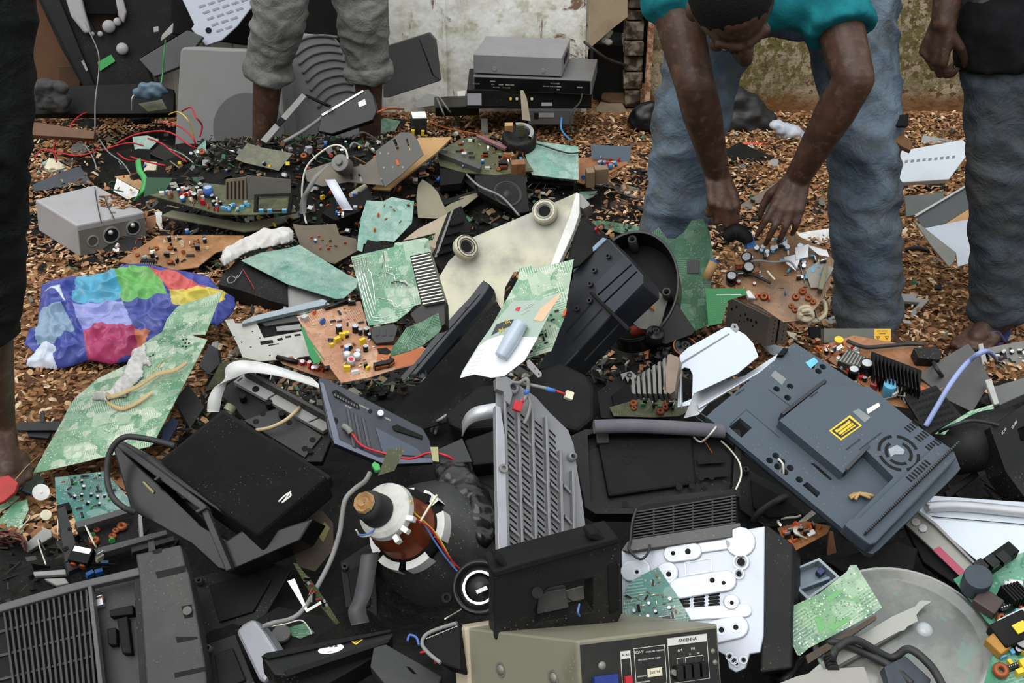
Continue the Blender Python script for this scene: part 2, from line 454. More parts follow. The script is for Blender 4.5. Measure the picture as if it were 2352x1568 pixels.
t=NT('mossy_concrete')
c=t.mix(t.ramp(t.noise(6,6,.7),.38,.66),'#a3957c','#7d705a')
st=t.n('Mapping');t.k(t.co,st.inputs[0]);st.inputs['Rotation'].default_value=(0,.6,0);st.inputs['Scale'].default_value=(24,1,15)
nn=t.n('TexNoise',Scale=1.2,Detail=7,Roughness=.75);t.k(st.outputs[0],nn.inputs['Vector'])
mo=t.math('MULTIPLY',t.ramp(nn.outputs['Fac'],.46,.54),t.ramp(t.noise(2.6,4),.32,.55))
c=t.mix(mo,c,'#615a36');c=t.mix(t.ramp(t.noise(34,5),.54,.6),c,'#5a4a34')
zz=t.n('SeparateXYZ');t.k(t.co,zz.inputs[0]);c=t.mix(t.math('MULTIPLY',t.ramp(t.math('ADD',zz.outputs['Z'],t.math('MULTIPLY',t.noise(9),.1)),.08,.17,True),.8),c,'#6b4526')
t.col(c);t.bump(t.noise(30,6),.6,.02);x0=wx(1493)
m=MB();m.box(((x0+3.8)/2,WY+.06,1.2),(3.8-x0,.12,2.5));setting('wall_right',m,t.set(.85,0,.15))
t=NT('stone_pillar');c=t.mix(t.ramp(t.voro(17),.2,.5),'#7d7060','#3f372f');c=t.mix(t.ramp(t.noise(11,5),.45,.6),c,'#8f8272');t.col(c);t.bump(t.voro(14),.9,.04)
m=MB();a,b=wx(1436),wx(1478);R=random.Random(2);z=0
while z<2.4:
 h=R.uniform(.05,.09);m.box(((a+b)/2+R.uniform(-.006,.006),WY+.12,z+h/2),(b-a+R.uniform(-.012,.01),.16+R.uniform(-.03,.03),h-.006));z+=h
bevel(setting('wall_pillar',m,t.set(.9,0,.1)),.006)
t=NT('rust');c=t.mix(t.ramp(t.noise(20,6,.7),.42,.6),'#7d4a2c','#b89a80');t.col(c);t.bump(t.noise(50),.5,.01)
m=MB();a=wx(1489);m.box((a,WY-.02,1.2),(.022,.05,2.4));setting('trim_post',m,t.set(.8))
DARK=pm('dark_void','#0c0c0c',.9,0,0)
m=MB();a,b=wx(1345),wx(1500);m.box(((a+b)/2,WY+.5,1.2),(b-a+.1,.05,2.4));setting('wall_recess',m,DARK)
P=Pl(at(1395,40,WY-.02),(0,-1,.05))
T=Th('hanging_sheet','beige flat sheet with a slanted torn lower edge hanging over the wall gap','sheet',P)
m=MB();m.prism([P.uv(*p)for p in[(1347,-420),(1442,-420),(1441,38),(1405,66),(1352,112)]],0,.008);T.part('sheet',m,pm('beige_sheet','#9c8a70',.7,0,.5,'#6d5a44',7))
P=Pl(at(1400,130,WY+.1),(0,-1,0))
T=Th('gap_cabinet','black box standing in the gap between wall and stone pillar','box',P)
m=MB();m.prism([P.uv(*p)for p in[(1362,100),(1437,104),(1437,230),(1362,230)]],-.25,0);T.part('shell',m,BLK2,.004)
P=Pl(at(1400,80,WY+.02),(0,-.8,.6))
T=Th('rag_bundle','small pale rag lying in the dark gap beside the hanging sheet','rag',P)
m=MB()
for q in range(9):m.ball(P.l(1385+rng.uniform(-10,26),88+rng.uniform(-16,10)),(.02,.016,.014),8)
T.part('rag',m,pm('rag_grey','#9a948a',.9,0,.5,'#5a5046',30))
def cap(m,p0,r0,p1,r1,flat=False):
 p0,p1=Vector(p0),Vector(p1);d=p1-p0
 if not flat=='both':m.ball(p0,r0,16)
 if not flat:m.ball(p1,r1,16)
 if d.length>1e-5:m.cyl(p0,r0,d.length,d,18,r1=r1)
def remesh(name,m,vox,mats,it=6,wr=None,ell=None):
 me=m.mesh(name,mats);o=mkobj(name+'_work',me)
 r=o.modifiers.new('r','REMESH');r.mode='VOXEL';r.voxel_size=vox;r.use_smooth_shade=True
 q=o.modifiers.new('s','SMOOTH');q.factor=.5;q.iterations=it
 bpy.context.view_layer.update();dg=bpy.context.evaluated_depsgraph_get()
 out=bpy.data.meshes.new_from_object(o.evaluated_get(dg));out.name=name
 bpy.data.objects.remove(o);bpy.data.meshes.remove(me)
 if wr:
  n=len(out.vertices);co=np.empty(n*3);no=np.empty(n*3)
  out.vertices.foreach_get('co',co);out.vertex_normals.foreach_get('vector',no);co=co.reshape(-1,3);no=no.reshape(-1,3)
  am,sx,sz,th=wr
  for i in range(n):
   p=co[i];a=noise.noise((p[0]*sx+p[2]*sz*th,p[1]*sx,p[2]*sz));b=noise.noise((p[0]*sx*2.3,p[1]*sx*2.3,p[2]*sz*2.1+7))
   k=am*((1-abs(a)*2.4)*.8+.5*b);co[i]+=no[i]*k
  out.vertices.foreach_set('co',co.ravel());out.update()
 out.polygons.foreach_set('use_smooth',[True]*len(out.polygons))
 if not out.materials:out.materials.append(mats)
 return out
def finger(m,b,d,n,s,lens,r,curl,spread=0):
 d=(d+s*spread).normalized();p=Vector(b);ang=0
 for i,l in enumerate(lens):
  ang+=curl[i];dd=(d*math.cos(ang)+n*math.sin(ang)).normalized();q=p+dd*l
  cap(m,p,r*(1-.1*i),q,r*(.92-.12*i));p=q
def hand(m,wr,d,s,n,curl=(.5,.7,.5),k=1.0,spread=.08,thumb=(.5,.5)):
 """wr wrist, d towards the knuckles, s towards the thumb side, n out of the palm"""
 wr,d=Vector(wr),Vector(d).normalized();s=(Vector(s)-d*Vector(s).dot(d)).normalized();n=Vector(n);n=(n-d*n.dot(d)-s*n.dot(s)).normalized()
 for i,(o,L,fl)in enumerate([(.030,.088,(.040,.025,.020)),(.010,.092,(.045,.029,.022)),(-.011,.086,(.041,.026,.021)),(-.030,.076,(.032,.020,.018))]):
  kn=wr+d*L*k+s*o*k;cap(m,wr+s*o*.62*k+d*.006,.0155*k,kn,.0122*k)
  finger(m,kn,d,n,s,[x*k for x in fl],.0098*k,[c*(1+.12*i)for c in curl],spread*(1-i*.7))
 cap(m,wr+d*.02*k,.019*k,wr+d*.065*k,.017*k)
 b=wr+d*.022*k+s*.022*k+n*.006;dd=(d*.75+s*.75+n*thumb[0]).normalized();q=b+dd*.042*k;cap(m,b,.0165*k,q,.0115*k)
 d2=(d*.95+s*.12+n*thumb[1]).normalized();q2=q+d2*.032*k;cap(m,q,.0112*k,q2,.0095*k);cap(m,q2,.0095*k,q2+(d2*.9-s*.2).normalized()*.024*k,.0075*k)
def foot(m,ank,dirv,k=1.0):
 a=Vector(ank);d=Vector(dirv);d.z=0;d.normalize();s=Vector((-d.y,d.x,0));g=Vector((a.x,a.y,a.z))
 cap(m,a+Vector((0,0,.02)),.037*k,a-d*.045+Vector((0,0,-.045)),.032*k);cap(m,a+Vector((0,0,-.01)),.038*k,a+d*.11*k+Vector((0,0,-.05)),.026*k)
 for i in range(5):
  o=(i-2)*.018*k;l=.175-abs(i-1)*.011-.004*i
  cap(m,a+d*.07*k+s*o*.8+Vector((0,0,-.052)),.022*k,a+d*(l-.045)*k+s*o+Vector((0,0,-.062)),.0145*k)
  cap(m,a+d*(l-.03)*k+s*o*1.05+Vector((0,0,-.063)),.0125*k if i else .014*k,a+d*l*k+s*o*1.05+Vector((0,0,-.067)),(.0095 if i else .012)*k)
 cap(m,a-d*.045+Vector((0,0,-.05)),.03*k,a+d*.1*k+Vector((0,0,-.062)),.024*k)
def skin_mat(name,c,c2):
 t=NT(name);b=t.mix(t.ramp(t.noise(16,5),.4,.65),c,c2);b=t.mix(t.math('MULTIPLY',t.ramp(t.noise(45,5),.5,.7),.35),b,'#6d5a4c');t.col(b);t.bump(t.noise(140,5),.25,.002);return t.set(.5,0,.35)
SK1=skin_mat('skin_dark_brown','#3d281d','#4f362a');SK2=skin_mat('skin_deep_brown','#3b271d','#4a3226')
def denim(name,c,c2,dirt,ds=.5,amt=.6,sc=7,tw=.2):
 t=NT(name);b=t.mix(t.ramp(t.noise(sc,5,.6),.38,.64),c,c2);b=t.mix(t.math('MULTIPLY',t.ramp(t.noise(5,6,.7),ds,ds+.15),amt),b,dirt)
 wv=t.noise(420,2);b=t.mix(t.math('MULTIPLY',wv,tw),b,'#8a949c');t.col(b);t.bump(t.math('ADD',t.math('MULTIPLY',t.noise(11,4,.6,.8),5.0),t.noise(60,4)),.5,.006);return t.set(.85,0,.1)
JB=denim('blue_jeans','#667583','#435160','#504f47',.46,.7);JG=denim('grey_jeans','#74746d','#585852','#7d7a5c',.55,.35);JD=denim('dark_jeans','#2f343a','#42484d','#48433a',.46,.6,7,.12);JK=denim('black_trousers','#151515','#1b1b1a','#24211e',.6,.3,7,.02)
t=NT('teal_shirt');t.col(t.mix(t.ramp(t.noise(9,4),.4,.65),'#176069','#1e767d'));t.bump(t.noise(30,4),.4,.008);TEAL=t.set(.85,0,.1)
t=NT('black_shirt');t.col(t.mix(t.ramp(t.noise(9,4),.4,.65),'#131314','#1c1c1e'));t.bump(t.noise(30,4),.4,.008);SHK=t.set(.85,0,.1)
def person(label,P0,body,mats):
 o=mkobj('person',body);tag(o,label,'person');return o
def child(o,name,me):return mkobj(name,me,o)
def cuff(m,c,ax,r,h):
 ax=Vector(ax).normalized();m.lathe([(r*.8,-h/2),(r,-h*.42),(r*1.06,0),(r,h*.42),(r*.8,h/2)],c,ax,24);m.cyl(Vector(c)-ax*h*.45,r*.85,h*.9,ax,20)
hl,hr=at(1660,-25,3.14),at(1950,-25,3.14);kl,kr=at(1592,250,3.0),at(1982,330,3.0);al,ar=at(1520,705,3.06),at(1995,745,3.06)
hc=(hl+hr)/2+Vector((0,.02,.09))
sl,sr=at(1545,-8,2.78),at(1912,-2,2.76);el,er=at(1596,195,2.66),at(1962,182,2.62);wl,wr_=at(1648,402,2.74),at(1830,412,2.70)
nk=(sl+sr)/2+Vector((0,-.02,.0));hd=at(1680,4,2.55);ch=(sl+sr)/2+Vector((0,.10,.055))
m=MB()
for a,b,c,h_,k_,an in((sl,el,wl,hl,kl,al),(sr,er,wr_,hr,kr,ar)):
 cap(m,a,.056,a.lerp(b,.45),.053);cap(m,a.lerp(b,.45),.053,b,.046);cap(m,b,.046,b.lerp(c,.3),.047);cap(m,b.lerp(c,.3),.047,c,.030)
 cap(m,h_,.085,k_,.06);cap(m,k_,.058,an,.04);foot(m,Vector((an.x,an.y,.085)),(-.25 if an.x<.5 else .2,-1,0))
cap(m,sl,.06,sr,.06);cap(m,ch,.10,hc,.12);cap(m,sl+Vector((.06,.05,.02)),.075,hc,.11);cap(m,sr+Vector((-.06,.05,.02)),.075,hc,.11);cap(m,nk,.055,hd.lerp(nk,.35),.055)
fw=Vector((.28,-.35,-.9)).normalized();up=Vector((-.12,-.93,.33));up=(up-fw*up.dot(fw)).normalized();sd=up.cross(fw)
RH=Matrix((sd,fw,up)).transposed()
def hp(a,b,c):return hd+(sd*a+fw*b+up*c)*1.1
m.ball(hp(0,-.012,.012),(.086,.107,.105),22,R=RH);m.ball(hp(0,.03,-.05),(.064,.068,.066),16,R=RH);m.ball(hp(0,.05,-.085),(.034,.036,.028),12,R=RH)
cap(m,hp(0,.092,.01),.011,hp(0,.112,-.028),.017);m.ball(hp(.012,.1,-.03),.011,10);m.ball(hp(-.012,.1,-.03),.011,10)
m.ball(hp(0,.088,-.062),(.027,.014,.009),12,R=RH);m.ball(hp(0,.085,-.074),(.024,.013,.009),12,R=RH)
for e in(-1,1):
 m.ball(hp(.079*e,-.005,-.008),(.012,.022,.032),12,R=RH);cap(m,hp(.012*e,.086,.022),.012,hp(.045*e,.072,.026),.010);m.ball(hp(.042*e,.066,-.022),(.024,.02,.018),10,R=RH)
hand(m,wl,at(1668,492,2.66)-wl,(.75,-.15,-.25),(.45,.35,-.2),(.75,.8,.5),1.0,.05,(.8,1.0))
hand(m,wr_,at(1800,500,2.62)-wr_,(-.9,-.2,-.1),(-.45,.6,-.35),(.35,.45,.3),1.02,.16,(.7,.8))
man=person('bending man in teal t-shirt and worn blue jeans pulling apart a circuit board',hc,remesh('body',m,.0042,SK1,5),SK1)
EYE=pm('eye_white','#d9d4c8',.3,0,0);IRI=pm('iris_dark','#20140e',.2,0,0)
m=MB()
for e in(-1,1):m.ball(hp(.031*e,.075,-.002),.0125,12,0);m.ball(hp(.031*e,.083,-.004),.006,8,1)
child(man,'eyes',m.mesh('eyes',[EYE,IRI]))
t=NT('short_black_hair');t.col('#100e0d');t.bump(t.noise(300,3),.8,.004);HAIR=t.set(.8,0,.2)
m=MB();m.ball(hp(0,-.020,.022),(.089,.106,.102),24,R=RH);me=m.mesh('hair',HAIR)
child(man,'hair',me)
m=MB()
for a,b,h_ in((sl,el,hl),(sr,er,hr)):
 sl_=.16 if a is sl else .42;cap(m,a,.074,a.lerp(b,sl_),.082 if a is sr else .074,True);cap(m,a,.075,ch,.11);cap(m,ch,.115,hc,.135)
cap(m,sl,.072,sr,.072);cap(m,sl+Vector((.06,.05,.02)),.085,hc,.12);cap(m,sr+Vector((-.06,.05,.02)),.085,hc,.12);cap(m,nk+Vector((0,.02,.02)),.075,ch,.11)
child(man,'t_shirt',remesh('t_shirt',m,.009,TEAL,4,(.006,14,14,.3)))
m=MB();cap(m,hl,.125,hr,.125);cap(m,hc,.15,hc+Vector((0,-.06,.03)),.145)
for h_,k_,an in((hl,kl,al),(hr,kr,ar)):
 cap(m,h_,.118,k_,.094);cap(m,k_,.094,k_.lerp(an,.5),.086);cap(m,k_.lerp(an,.5),.086,Vector((an.x,an.y,.05)),.096,True)
child(man,'jeans',remesh('jeans',m,.008,JB,4,(.014,8,11,.6)))
Y=4.25;m=MB();j=MB()
for hx,kx,cx_,fx,dy in((662,640,617,600,0),(800,832,846,852,.12)):
 h_=at(hx,-230,Y+dy+.05);k_=at(kx,40,Y+dy-.03);c_=at(cx_,160,Y+dy);f_=at(fx,375,Y+dy+.02)
 cap(m,h_,.085,k_,.06);cap(m,k_,.058,c_,.058);cap(m,c_,.056,f_.lerp(c_,.2),.04);foot(m,Vector((f_.x,f_.y,.12)),(-.2,-1,0))
 cap(m,f_,.04,Vector((f_.x,f_.y,.12)),.04)
 cap(j,h_,.118,k_,.094);cap(j,k_,.094,c_+Vector((0,0,.02)),.076,True);cuff(j,c_+Vector((0,0,-.005)),c_-k_,.086,.055)
hc2=at(735,-270,Y+.1);cap(m,hc2,.13,hc2+Vector((0,0,.35)),.14);cap(j,hc2,.15,hc2+Vector((0,0,.06)),.15);cap(j,at(662,-230,Y+.05),.12,at(800,-230,Y+.17),.12)
p2=person('standing person in grey jeans rolled below the knee beside the grey monitor',hc2,remesh('body',m,.007,SK2,5),SK2)
child(p2,'rolled_jeans',remesh('rolled_jeans',j,.007,JG,3,(.010,12,16,.4)))
m=MB();cap(m,hc2+Vector((0,0,.1)),.16,hc2+Vector((0,0,.4)),.17);child(p2,'shirt',remesh('shirt',m,.015,SHK,3))
Y=3.02;m=MB();j=MB();s_=MB()
for hx,kx,cx_,Yd in((2320,2302,2298,0),(2560,2570,2575,.12)):
 h_=at(hx,-10,Y+Yd+.05);k_=at(kx,330,Y+Yd-.03);c_=at(cx_,705,Y+Yd);f_=Vector((c_.x,c_.y,.095))
 cap(m,h_,.09,k_,.06);cap(m,k_,.058,f_,.042);foot(m,f_,(-.75,-.66,0))
 cap(j,h_,.128,k_,.088);cap(j,k_,.088,c_+Vector((0,0,.01)),.079,True);cuff(j,c_,c_-k_,.083,.045)
hc3=at(2430,-60,Y+.1);cap(j,hc3,.16,hc3+Vector((0,0,.04)),.16);cap(m,hc3,.14,hc3+Vector((0,0,.4)),.15)
sh=at(2215,-420,Y+.05);el3=at(2195,-150,Y+.06);w3=at(2168,52,Y-.02);cap(m,hc3+Vector((0,0,.4)),.14,sh,.06);cap(m,sh,.055,el3,.045);cap(m,el3,.045,w3,.032)
hand(m,w3,Vector((-.16,-.05,-1)),(.5,-.7,0),(.85,.35,0),(.75,.95,.6),1.08,.03,(.6,.9))
p3=person('standing person in black shirt and dirty dark jeans at right, wearing a flip-flop',hc3,remesh('body',m,.005,SK2,5),SK2)
child(p3,'jeans',remesh('jeans',j,.008,JD,3,(.010,10,13,.5)))
cap(s_,at(2355,40,Y+.05),.165,hc3+Vector((0,0,.4)),.2);cap(s_,at(2470,40,Y+.12),.165,hc3+Vector((0,0,.4)),.2);cap(s_,at(2320,60,Y+.02),.135,at(2320,135,Y+.02),.138,True);cap(s_,at(2480,60,Y+.12),.14,at(2480,140,Y+.12),.14,True)
child(p3,'shirt',remesh('shirt',s_,.01,SHK,3,(.006,10,12,.4)))
c_=at(2298,705,Y);f_=Vector((c_.x,c_.y,0));d_=Vector((-.75,-.66,0));q_=Vector((.66,-.75,0));FF=pm('flip_flop_blue','#4a4c86',.6,0,.3,'#6a6258',20)
m=MB();pp=[]
for i in range(24):
 a=2*PI*i/24;pp.append((.055+.135*math.cos(a),(.046+.008*math.cos(a))*math.sin(a)))
Pf=Pl(f_+Vector((0,0,.002)),(0,0,1),d_);m.prism(pp,0,.016)
e=f_+d_*.135+Vector((0,0,.03))
for sgn in(-1,1):m.tube([Pf.loc(e),Pf.loc(f_+d_*.07+q_*.03*sgn+Vector((0,0,.062))),Pf.loc(f_+d_*.02+q_*.043*sgn+Vector((0,0,.016)))],.006,6)
mkobj('flip_flop',m.mesh('flip_flop',FF),p3,Pf.M)
m=MB();j=MB();Y=2.28
for k,dx in enumerate((0,-190)):
 h_=at(-50+dx,-330,Y+.1);k_=at(-32+dx,330,Y);c_=at(-24+dx,765,Y+.03);f_=at(-4+dx,985,Y+.04);f_.z=max(f_.z,.1)
 cap(m,h_,.09,k_,.06);cap(m,k_,.058,c_,.05);cap(m,c_,.05,f_,.038);foot(m,f_,(.45,-.9,0),1.05)
 cap(j,h_,.115,k_,.084);cap(j,k_,.084,c_,.064,True)
p4=person('person at the left edge in black trousers with bare feet',at(0,0,Y),remesh('body',m,.006,SK2,5),SK2)
child(p4,'trousers',remesh('trousers',j,.008,JK,3,(.008,10,12,.5)))
refresh()
def pp(s):return[tuple(float(q)for q in p.split(','))for p in s.split()]
DEBUG=[]
def uvs(P,poly,t=0):return[P.uv(x,y,t)for x,y in(pp(poly)if isinstance(poly,str)else poly)]
def note(label,P,poly,t=0):
 q=pp(poly)if isinstance(poly,str)else poly;w_=[P.at(x,y,t)for x,y in q]
 DEBUG.append((label[:44],[round((w_[i]-w_[(i+1)%len(w_)]).length,3)for i in range(min(4,len(w_)))],round(min(p.z-heap(p.x,p.y)for p in w_),3),round(max(p.z-heap(p.x,p.y)for p in w_),3),[round(x,2)for x in P.n]))
def ngon(P,x,y,r,n=12,t=0,e=1,a=0):
 u,v=P.uv(x,y,t);return[(u+r*math.cos(2*PI*i/n+a),v+r*e*math.sin(2*PI*i/n+a))for i in range(n)]
def slab(name,label,cat,P,poly,t0,t1,mat,holes=(),bev=0,part=None,group=None,ms=None):
 T=Th(name,label,cat,P,group);m=MB();note(label,P,poly,t1)
 m.prism(uvs(P,poly,t1),t0,t1,[uvs(P,h,t1)if isinstance(h,str)else h for h in holes],0,ms)
 T.part(part or 'body',m,mat,bev);return T
def add(T,name,poly,t0,t1,mat,holes=(),bev=0,under=None,label=None,P=None):
 P=P or T.P;m=MB();m.prism(uvs(P,poly,t1),t0,t1,[uvs(P,h,t1)if isinstance(h,str)else h for h in holes])
 M=None if P is T.P else T.P.M.inverted()@P.M
 if under is not None and M is None:pass
 return T.part(name,m,mat,bev,under,label,M)
def hbox(P,poly,n=None):return uvs(P,poly)
_cm={}
def cmesh(kind):
 if kind in _cm:return _cm[kind]
 m=MB();k=kind.split('_')[0];col=kind.split('_')[1]if '_' in kind else ''
 c={'black':BLKG,'blue':BLUE,'pale':CYAN,'yellow':YEL,'white':WHT,'red':RED,'orange':ORG,'cream':CRM,'green':GRNP,'brown':POR,'grey':MGR}.get(col,BLKG)
 if k=='cap':m.cyl((0,0,0),.0042,.011,n=12,m=0,mt=1);mats=[c,SIL]
 elif k=='bigcap':m.cyl((0,0,0),.011,.026,n=16,m=0,mt=1);m.ring((0,0,.026),.011,.009,.001,m=0);mats=[c,SIL]
 elif k=='film':m.box((0,0,.004),(.009,.005,.008));mats=[c]
 elif k=='chip':
  m.box((0,0,.0028),(.018,.007,.0035))
  for i in range(7):
   for e in(-1,1):m.box((-.0075+i*.0025,e*.0042,.0015),(.001,.0012,.003),0,1)
  mats=[c,SLD]
 elif k=='res':m.cyl((-.004,0,.002),.0016,.008,(1,0,0),8);m.cyl((-.008,0,.002),.0004,.016,(1,0,0),5,1);mats=[c,SLD]
 elif k=='coil':m.lathe([(.003,0),(.007,.001),(.008,.004),(.007,.007),(.003,.008),(.003,0)],n=16);mats=[COP]
 elif k=='conn':
  m.box((0,0,.004),(.014,.006,.008))
  for i in range(5):m.box((-.0056+i*.0028,0,.0085),(.001,.001,.003),0,1)
  mats=[c,SLD]
 elif k=='trafo':m.box((0,0,.009),(.018,.02,.006),0,1);m.box((0,0,.009),(.022,.012,.018));mats=[c,COP]
 elif k=='fin':
  m.box((0,0,.010),(.03,.002,.02))
  for i in range(6):m.box((-.0125+i*.005,.005,.010),(.0015,.009,.02))
  mats=[c if col else STL]
 elif k=='tran':m.box((0,0,.007),(.009,.004,.009));m.box((0,.0005,.014),(.009,.0012,.006),0,1);mats=[c,SIL]
 elif k=='jack':m.cyl((0,0,0),.0055,.011,n=14,m=0);m.cyl((0,0,.0105),.0035,.001,n=12,m=1);mats=[SIL,c]
 elif k=='disc':m.cyl((0,-.0012,.005),.005,.0024,(0,1,0),14);mats=[c]
 elif k=='can':m.box((0,0,.006),(.014,.011,.012));mats=[SIL]
 _cm[kind]=(m.mesh('component',mats),{'cap':'capacitor','bigcap':'large_capacitor','film':'film_capacitor','chip':'chip','res':'resistor','coil':'coil','conn':'connector','trafo':'transformer','fin':'heat_sink','tran':'transistor','jack':'jack','disc':'disc_capacitor','can':'shield_can'}[k])
 return _cm[kind]
def put(T,kind,u,v,t=0,r=0,s=1,tilt=0,under=None):
 me,nm=cmesh(kind)
 return T.part(nm,me,None,0,under,None,Matrix.Translation((u,v,t))@Matrix.Rotation(r,4,'Z')@Matrix.Rotation(tilt,4,'X')@Matrix.Scale(s,4))
def putp(T,kind,x,y,t=0,r=0,s=1,tilt=0):u,v=T.P.uv(x,y,t);return put(T,kind,u,v,t,r,s,tilt)
def inside(p,poly):
 c=False;j=len(poly)-1
 for i in range(len(poly)):
  a,b=poly[i],poly[j]
  if(a[1]>p[1])!=(b[1]>p[1])and p[0]<(b[0]-a[0])*(p[1]-a[1])/(b[1]-a[1])+a[0]:c=not c
  j=i
 return c
def comps(T,poly,n,kinds,seed,t=0,s=(.8,1.3),flip=1):
 R=random.Random(seed);q=uvs(T.P,poly,t);xs=[p[0]for p in q];ys=[p[1]for p in q];done=[];k=0
 for _ in range(n*30):
  if k>=n:break
  p=(R.uniform(min(xs),max(xs)),R.uniform(min(ys),max(ys)))
  if not inside(p,q)or any((p[0]-d[0])**2+(p[1]-d[1])**2<.0065**2 for d in done):continue
  done.append(p);k+=1
  put(T,R.choice(kinds),p[0],p[1],t,R.choice((0,PI/2,PI,R.uniform(0,6))),R.uniform(*s),R.gauss(0,.12))
def board(label,poly,P,mat,th=.0016,holes=(),name='circuit_board',group=None,cat='circuit board',sag=0):
 return slab(name,label,cat,P,poly,-th,0,mat,holes,0,'board',group)
def wire(name,label,pts,r,mat,cat='wire',group=None,k=6,n=7):
 P=[Vector(p)for p in pts];c=P[0].copy();T=Th(name,label,cat,c,group)
 T.part('strand',MB().tube([p-c for p in P],r,n,k=k),mat);return T
def hits(s,off=.004,hs=None):
 q=pp(s);return[hit(x,y,off if hs is None else hs[min(i,len(hs)-1)])for i,(x,y)in enumerate(q)]
def ribbon(name,label,pts,hw,mat,th=.0006,cat='ribbon cable',k=8):
 P=[Vector(p)for p in pts];c=P[0].copy();T=Th(name,label,cat,c)
 T.part('ribbon',MB().strip([p-c for p in P],hw,th,k=k),mat);return T
def txobj(cu,parent,M):
 o=mkobj('lettering_work',cu);bpy.context.view_layer.update()
 me=bpy.data.meshes.new_from_object(o.evaluated_get(bpy.context.evaluated_depsgraph_get()));me.name='lettering'
 bpy.data.objects.remove(o);return mkobj('lettering',me,parent,M)
def text(T,s,x,y,size,mat,ang=0,t=.0006,P=None,al='CENTER',name='lettering'):
 P=P or T.P;cu=bpy.data.curves.new(name,'FONT');cu.body=s;cu.size=size;cu.extrude=.0002;cu.align_x=al;cu.align_y='CENTER'
 cu.materials.append(mat);u,v=P.uv(x,y,t)
 M=Matrix.Translation((u,v,t))@Matrix.Rotation(ang,4,'Z')
 if P is not T.P:M=T.P.M.inverted()@P.M@M
 o=txobj(cu,T.root,M);T.parts.append(o);return o
def qbox(name,label,cat,quad,h,anchor,lift,az,tilt,mat,bev=.003,w=.25,part='shell',Y=None,span=38,group=None):
 q=pp(quad);P=fit(q,anchor,lift,az,tilt,w,span,Y);T=slab(name,label,cat,P,q,-h,0,mat,(),bev,part,group);return T,P
def side(P,a,b,flip=False):
 """frame of the side face that hangs under the top edge a-b (pixels); u runs a->b, v up, n outwards"""
 p,q=P.at(*a),P.at(*b);u=(q-p).normalized();n=u.cross(P.n)if not flip else P.n.cross(u)
 s_=Pl(p,n,u);return s_
q=pp('1056,1440 1395,1405 1648,1432 1325,1471')
P=fit(q,(1325,1471),.26,180,38,.3,20)
T=Th('stereo_tuner','slim olive-grey stereo tuner with black rear panel at the bottom edge of the heap','tuner',P);note('tuner',P,q)
hh=.085;U=uvs(P,q);m=MB();m.prism(U,-hh,0);T.part('case',m,pm('olive_grey_paint','#7d7a68',.45,.1,.6,'#575244',7,.05,speck=.3),.003)
Lf=side(P,(1056,1440),(1325,1471));Rr=side(P,(1325,1471),(1648,1432))
LfM,RrM=P.M.inverted()@Lf.M,P.M.inverted()@Rr.M
L1=(P.at(1056,1440)-P.at(1325,1471)).length;L2=(P.at(1325,1471)-P.at(1648,1432)).length
m=MB();m.box((.006,-hh/2,-.05),(.034,hh+.004,.11));fr=T.part('front_panel',m,pm('beige_front','#b8aa94',.45,.1,.35,'#857860',9),.004,None,'beige front panel',LfM)
for x in(.36,.80):
 m=MB();m.ball((L1*x,-hh*.62,0),(.008,.008,.004),12);m.ring((L1*x,-hh*.62,-.002),.011,.008,.003,n=16);T.part('screw',m,STL,0,None,None,LfM)
m=MB();m.prism([(.004,-hh+.003),(L2-.004,-hh+.003),(L2-.004,-.006),(.004,-.006)],0,.0016);rp=T.part('rear_panel',m,pm('black_panel','#1b1b19',.5,.1,.3,'#3d3b33',8),0,None,'black rear panel',RrM)
def rb(x0,y0,x1,y1,t0,t1,mat,name,label=None):
 m=MB();m.prism([(L2*x0,-hh*y1),(L2*x1,-hh*y1),(L2*x1,-hh*y0),(L2*x0,-hh*y0)],t0,t1);return T.part(name,m,mat,.0005,rp,label,Matrix.Identity(4))
def rt(s,x,y,size,mat=TXT):
 cu=bpy.data.curves.new('lettering','FONT');cu.body=s;cu.size=size*.82;cu.extrude=.0002;cu.align_x='CENTER';cu.align_y='CENTER';cu.materials.append(mat)
 return txobj(cu,rp,Matrix.Translation((L2*x,-hh*y,.0022)))
def frame(x0,y0,x1,y1,w=.0007):
 m=MB();a,b,c,d=L2*x0,L2*x1,-hh*y1,-hh*y0;m.prism([(a,c),(b,c),(b,d),(a,d)],.0016,.002,[[(a+w,c+w),(b-w,c+w),(b-w,d-w),(a+w,d-w)]]);return T.part('printed_frame',m,TXT,0,rp)
rb(.62,.13,.91,.25,.0016,.0020,TXT,'antenna_header','pale printed header');rt('ANTENNA',.765,.19,.0075,TXTD);frame(.62,.13,.91,.84)
rt('AM',.705,.34,.006);rt('FM',.80,.34,.006);rt('75',.775,.42,.0035);rt('300',.835,.42,.0035)
for x0,x1 in((.68,.73),(.74,.87)):
 m=MB();m.tube([(L2*x0,-hh*.55,.002),(L2*x0,-hh*.46,.002),(L2*x1,-hh*.46,.002),(L2*x1,-hh*.55,.002)],.0005,4,k=1);T.part('printed_bracket',m,TXT,0,rp)
for i,x in enumerate((.67,.73,.79,.85)):
 rb(x-.022,.56,x+.022,.78,.0016,.013,BLKG,'antenna_terminal')
m=MB();m.cyl((L2*.64,-hh*.66,0),.004,.01,n=12);T.part('earth_post',m,STL,0,rp)
frame(.38,.22,.60,.82);rt('SONY',.413,.29,.0068);rt('MODEL NO. ST-JX220A',.525,.30,.0033);rt('FM STEREO / FM-AM TUNER',.485,.41,.0034);rt('SERIAL NO.',.425,.66,.0034);rt('MADE IN JAPAN',.432,.75,.0034)
rb(.465,.56,.57,.69,.0016,.0022,CRM,'serial_sticker','cream serial number sticker');rt('260794',.517,.625,.0065,TXTD)
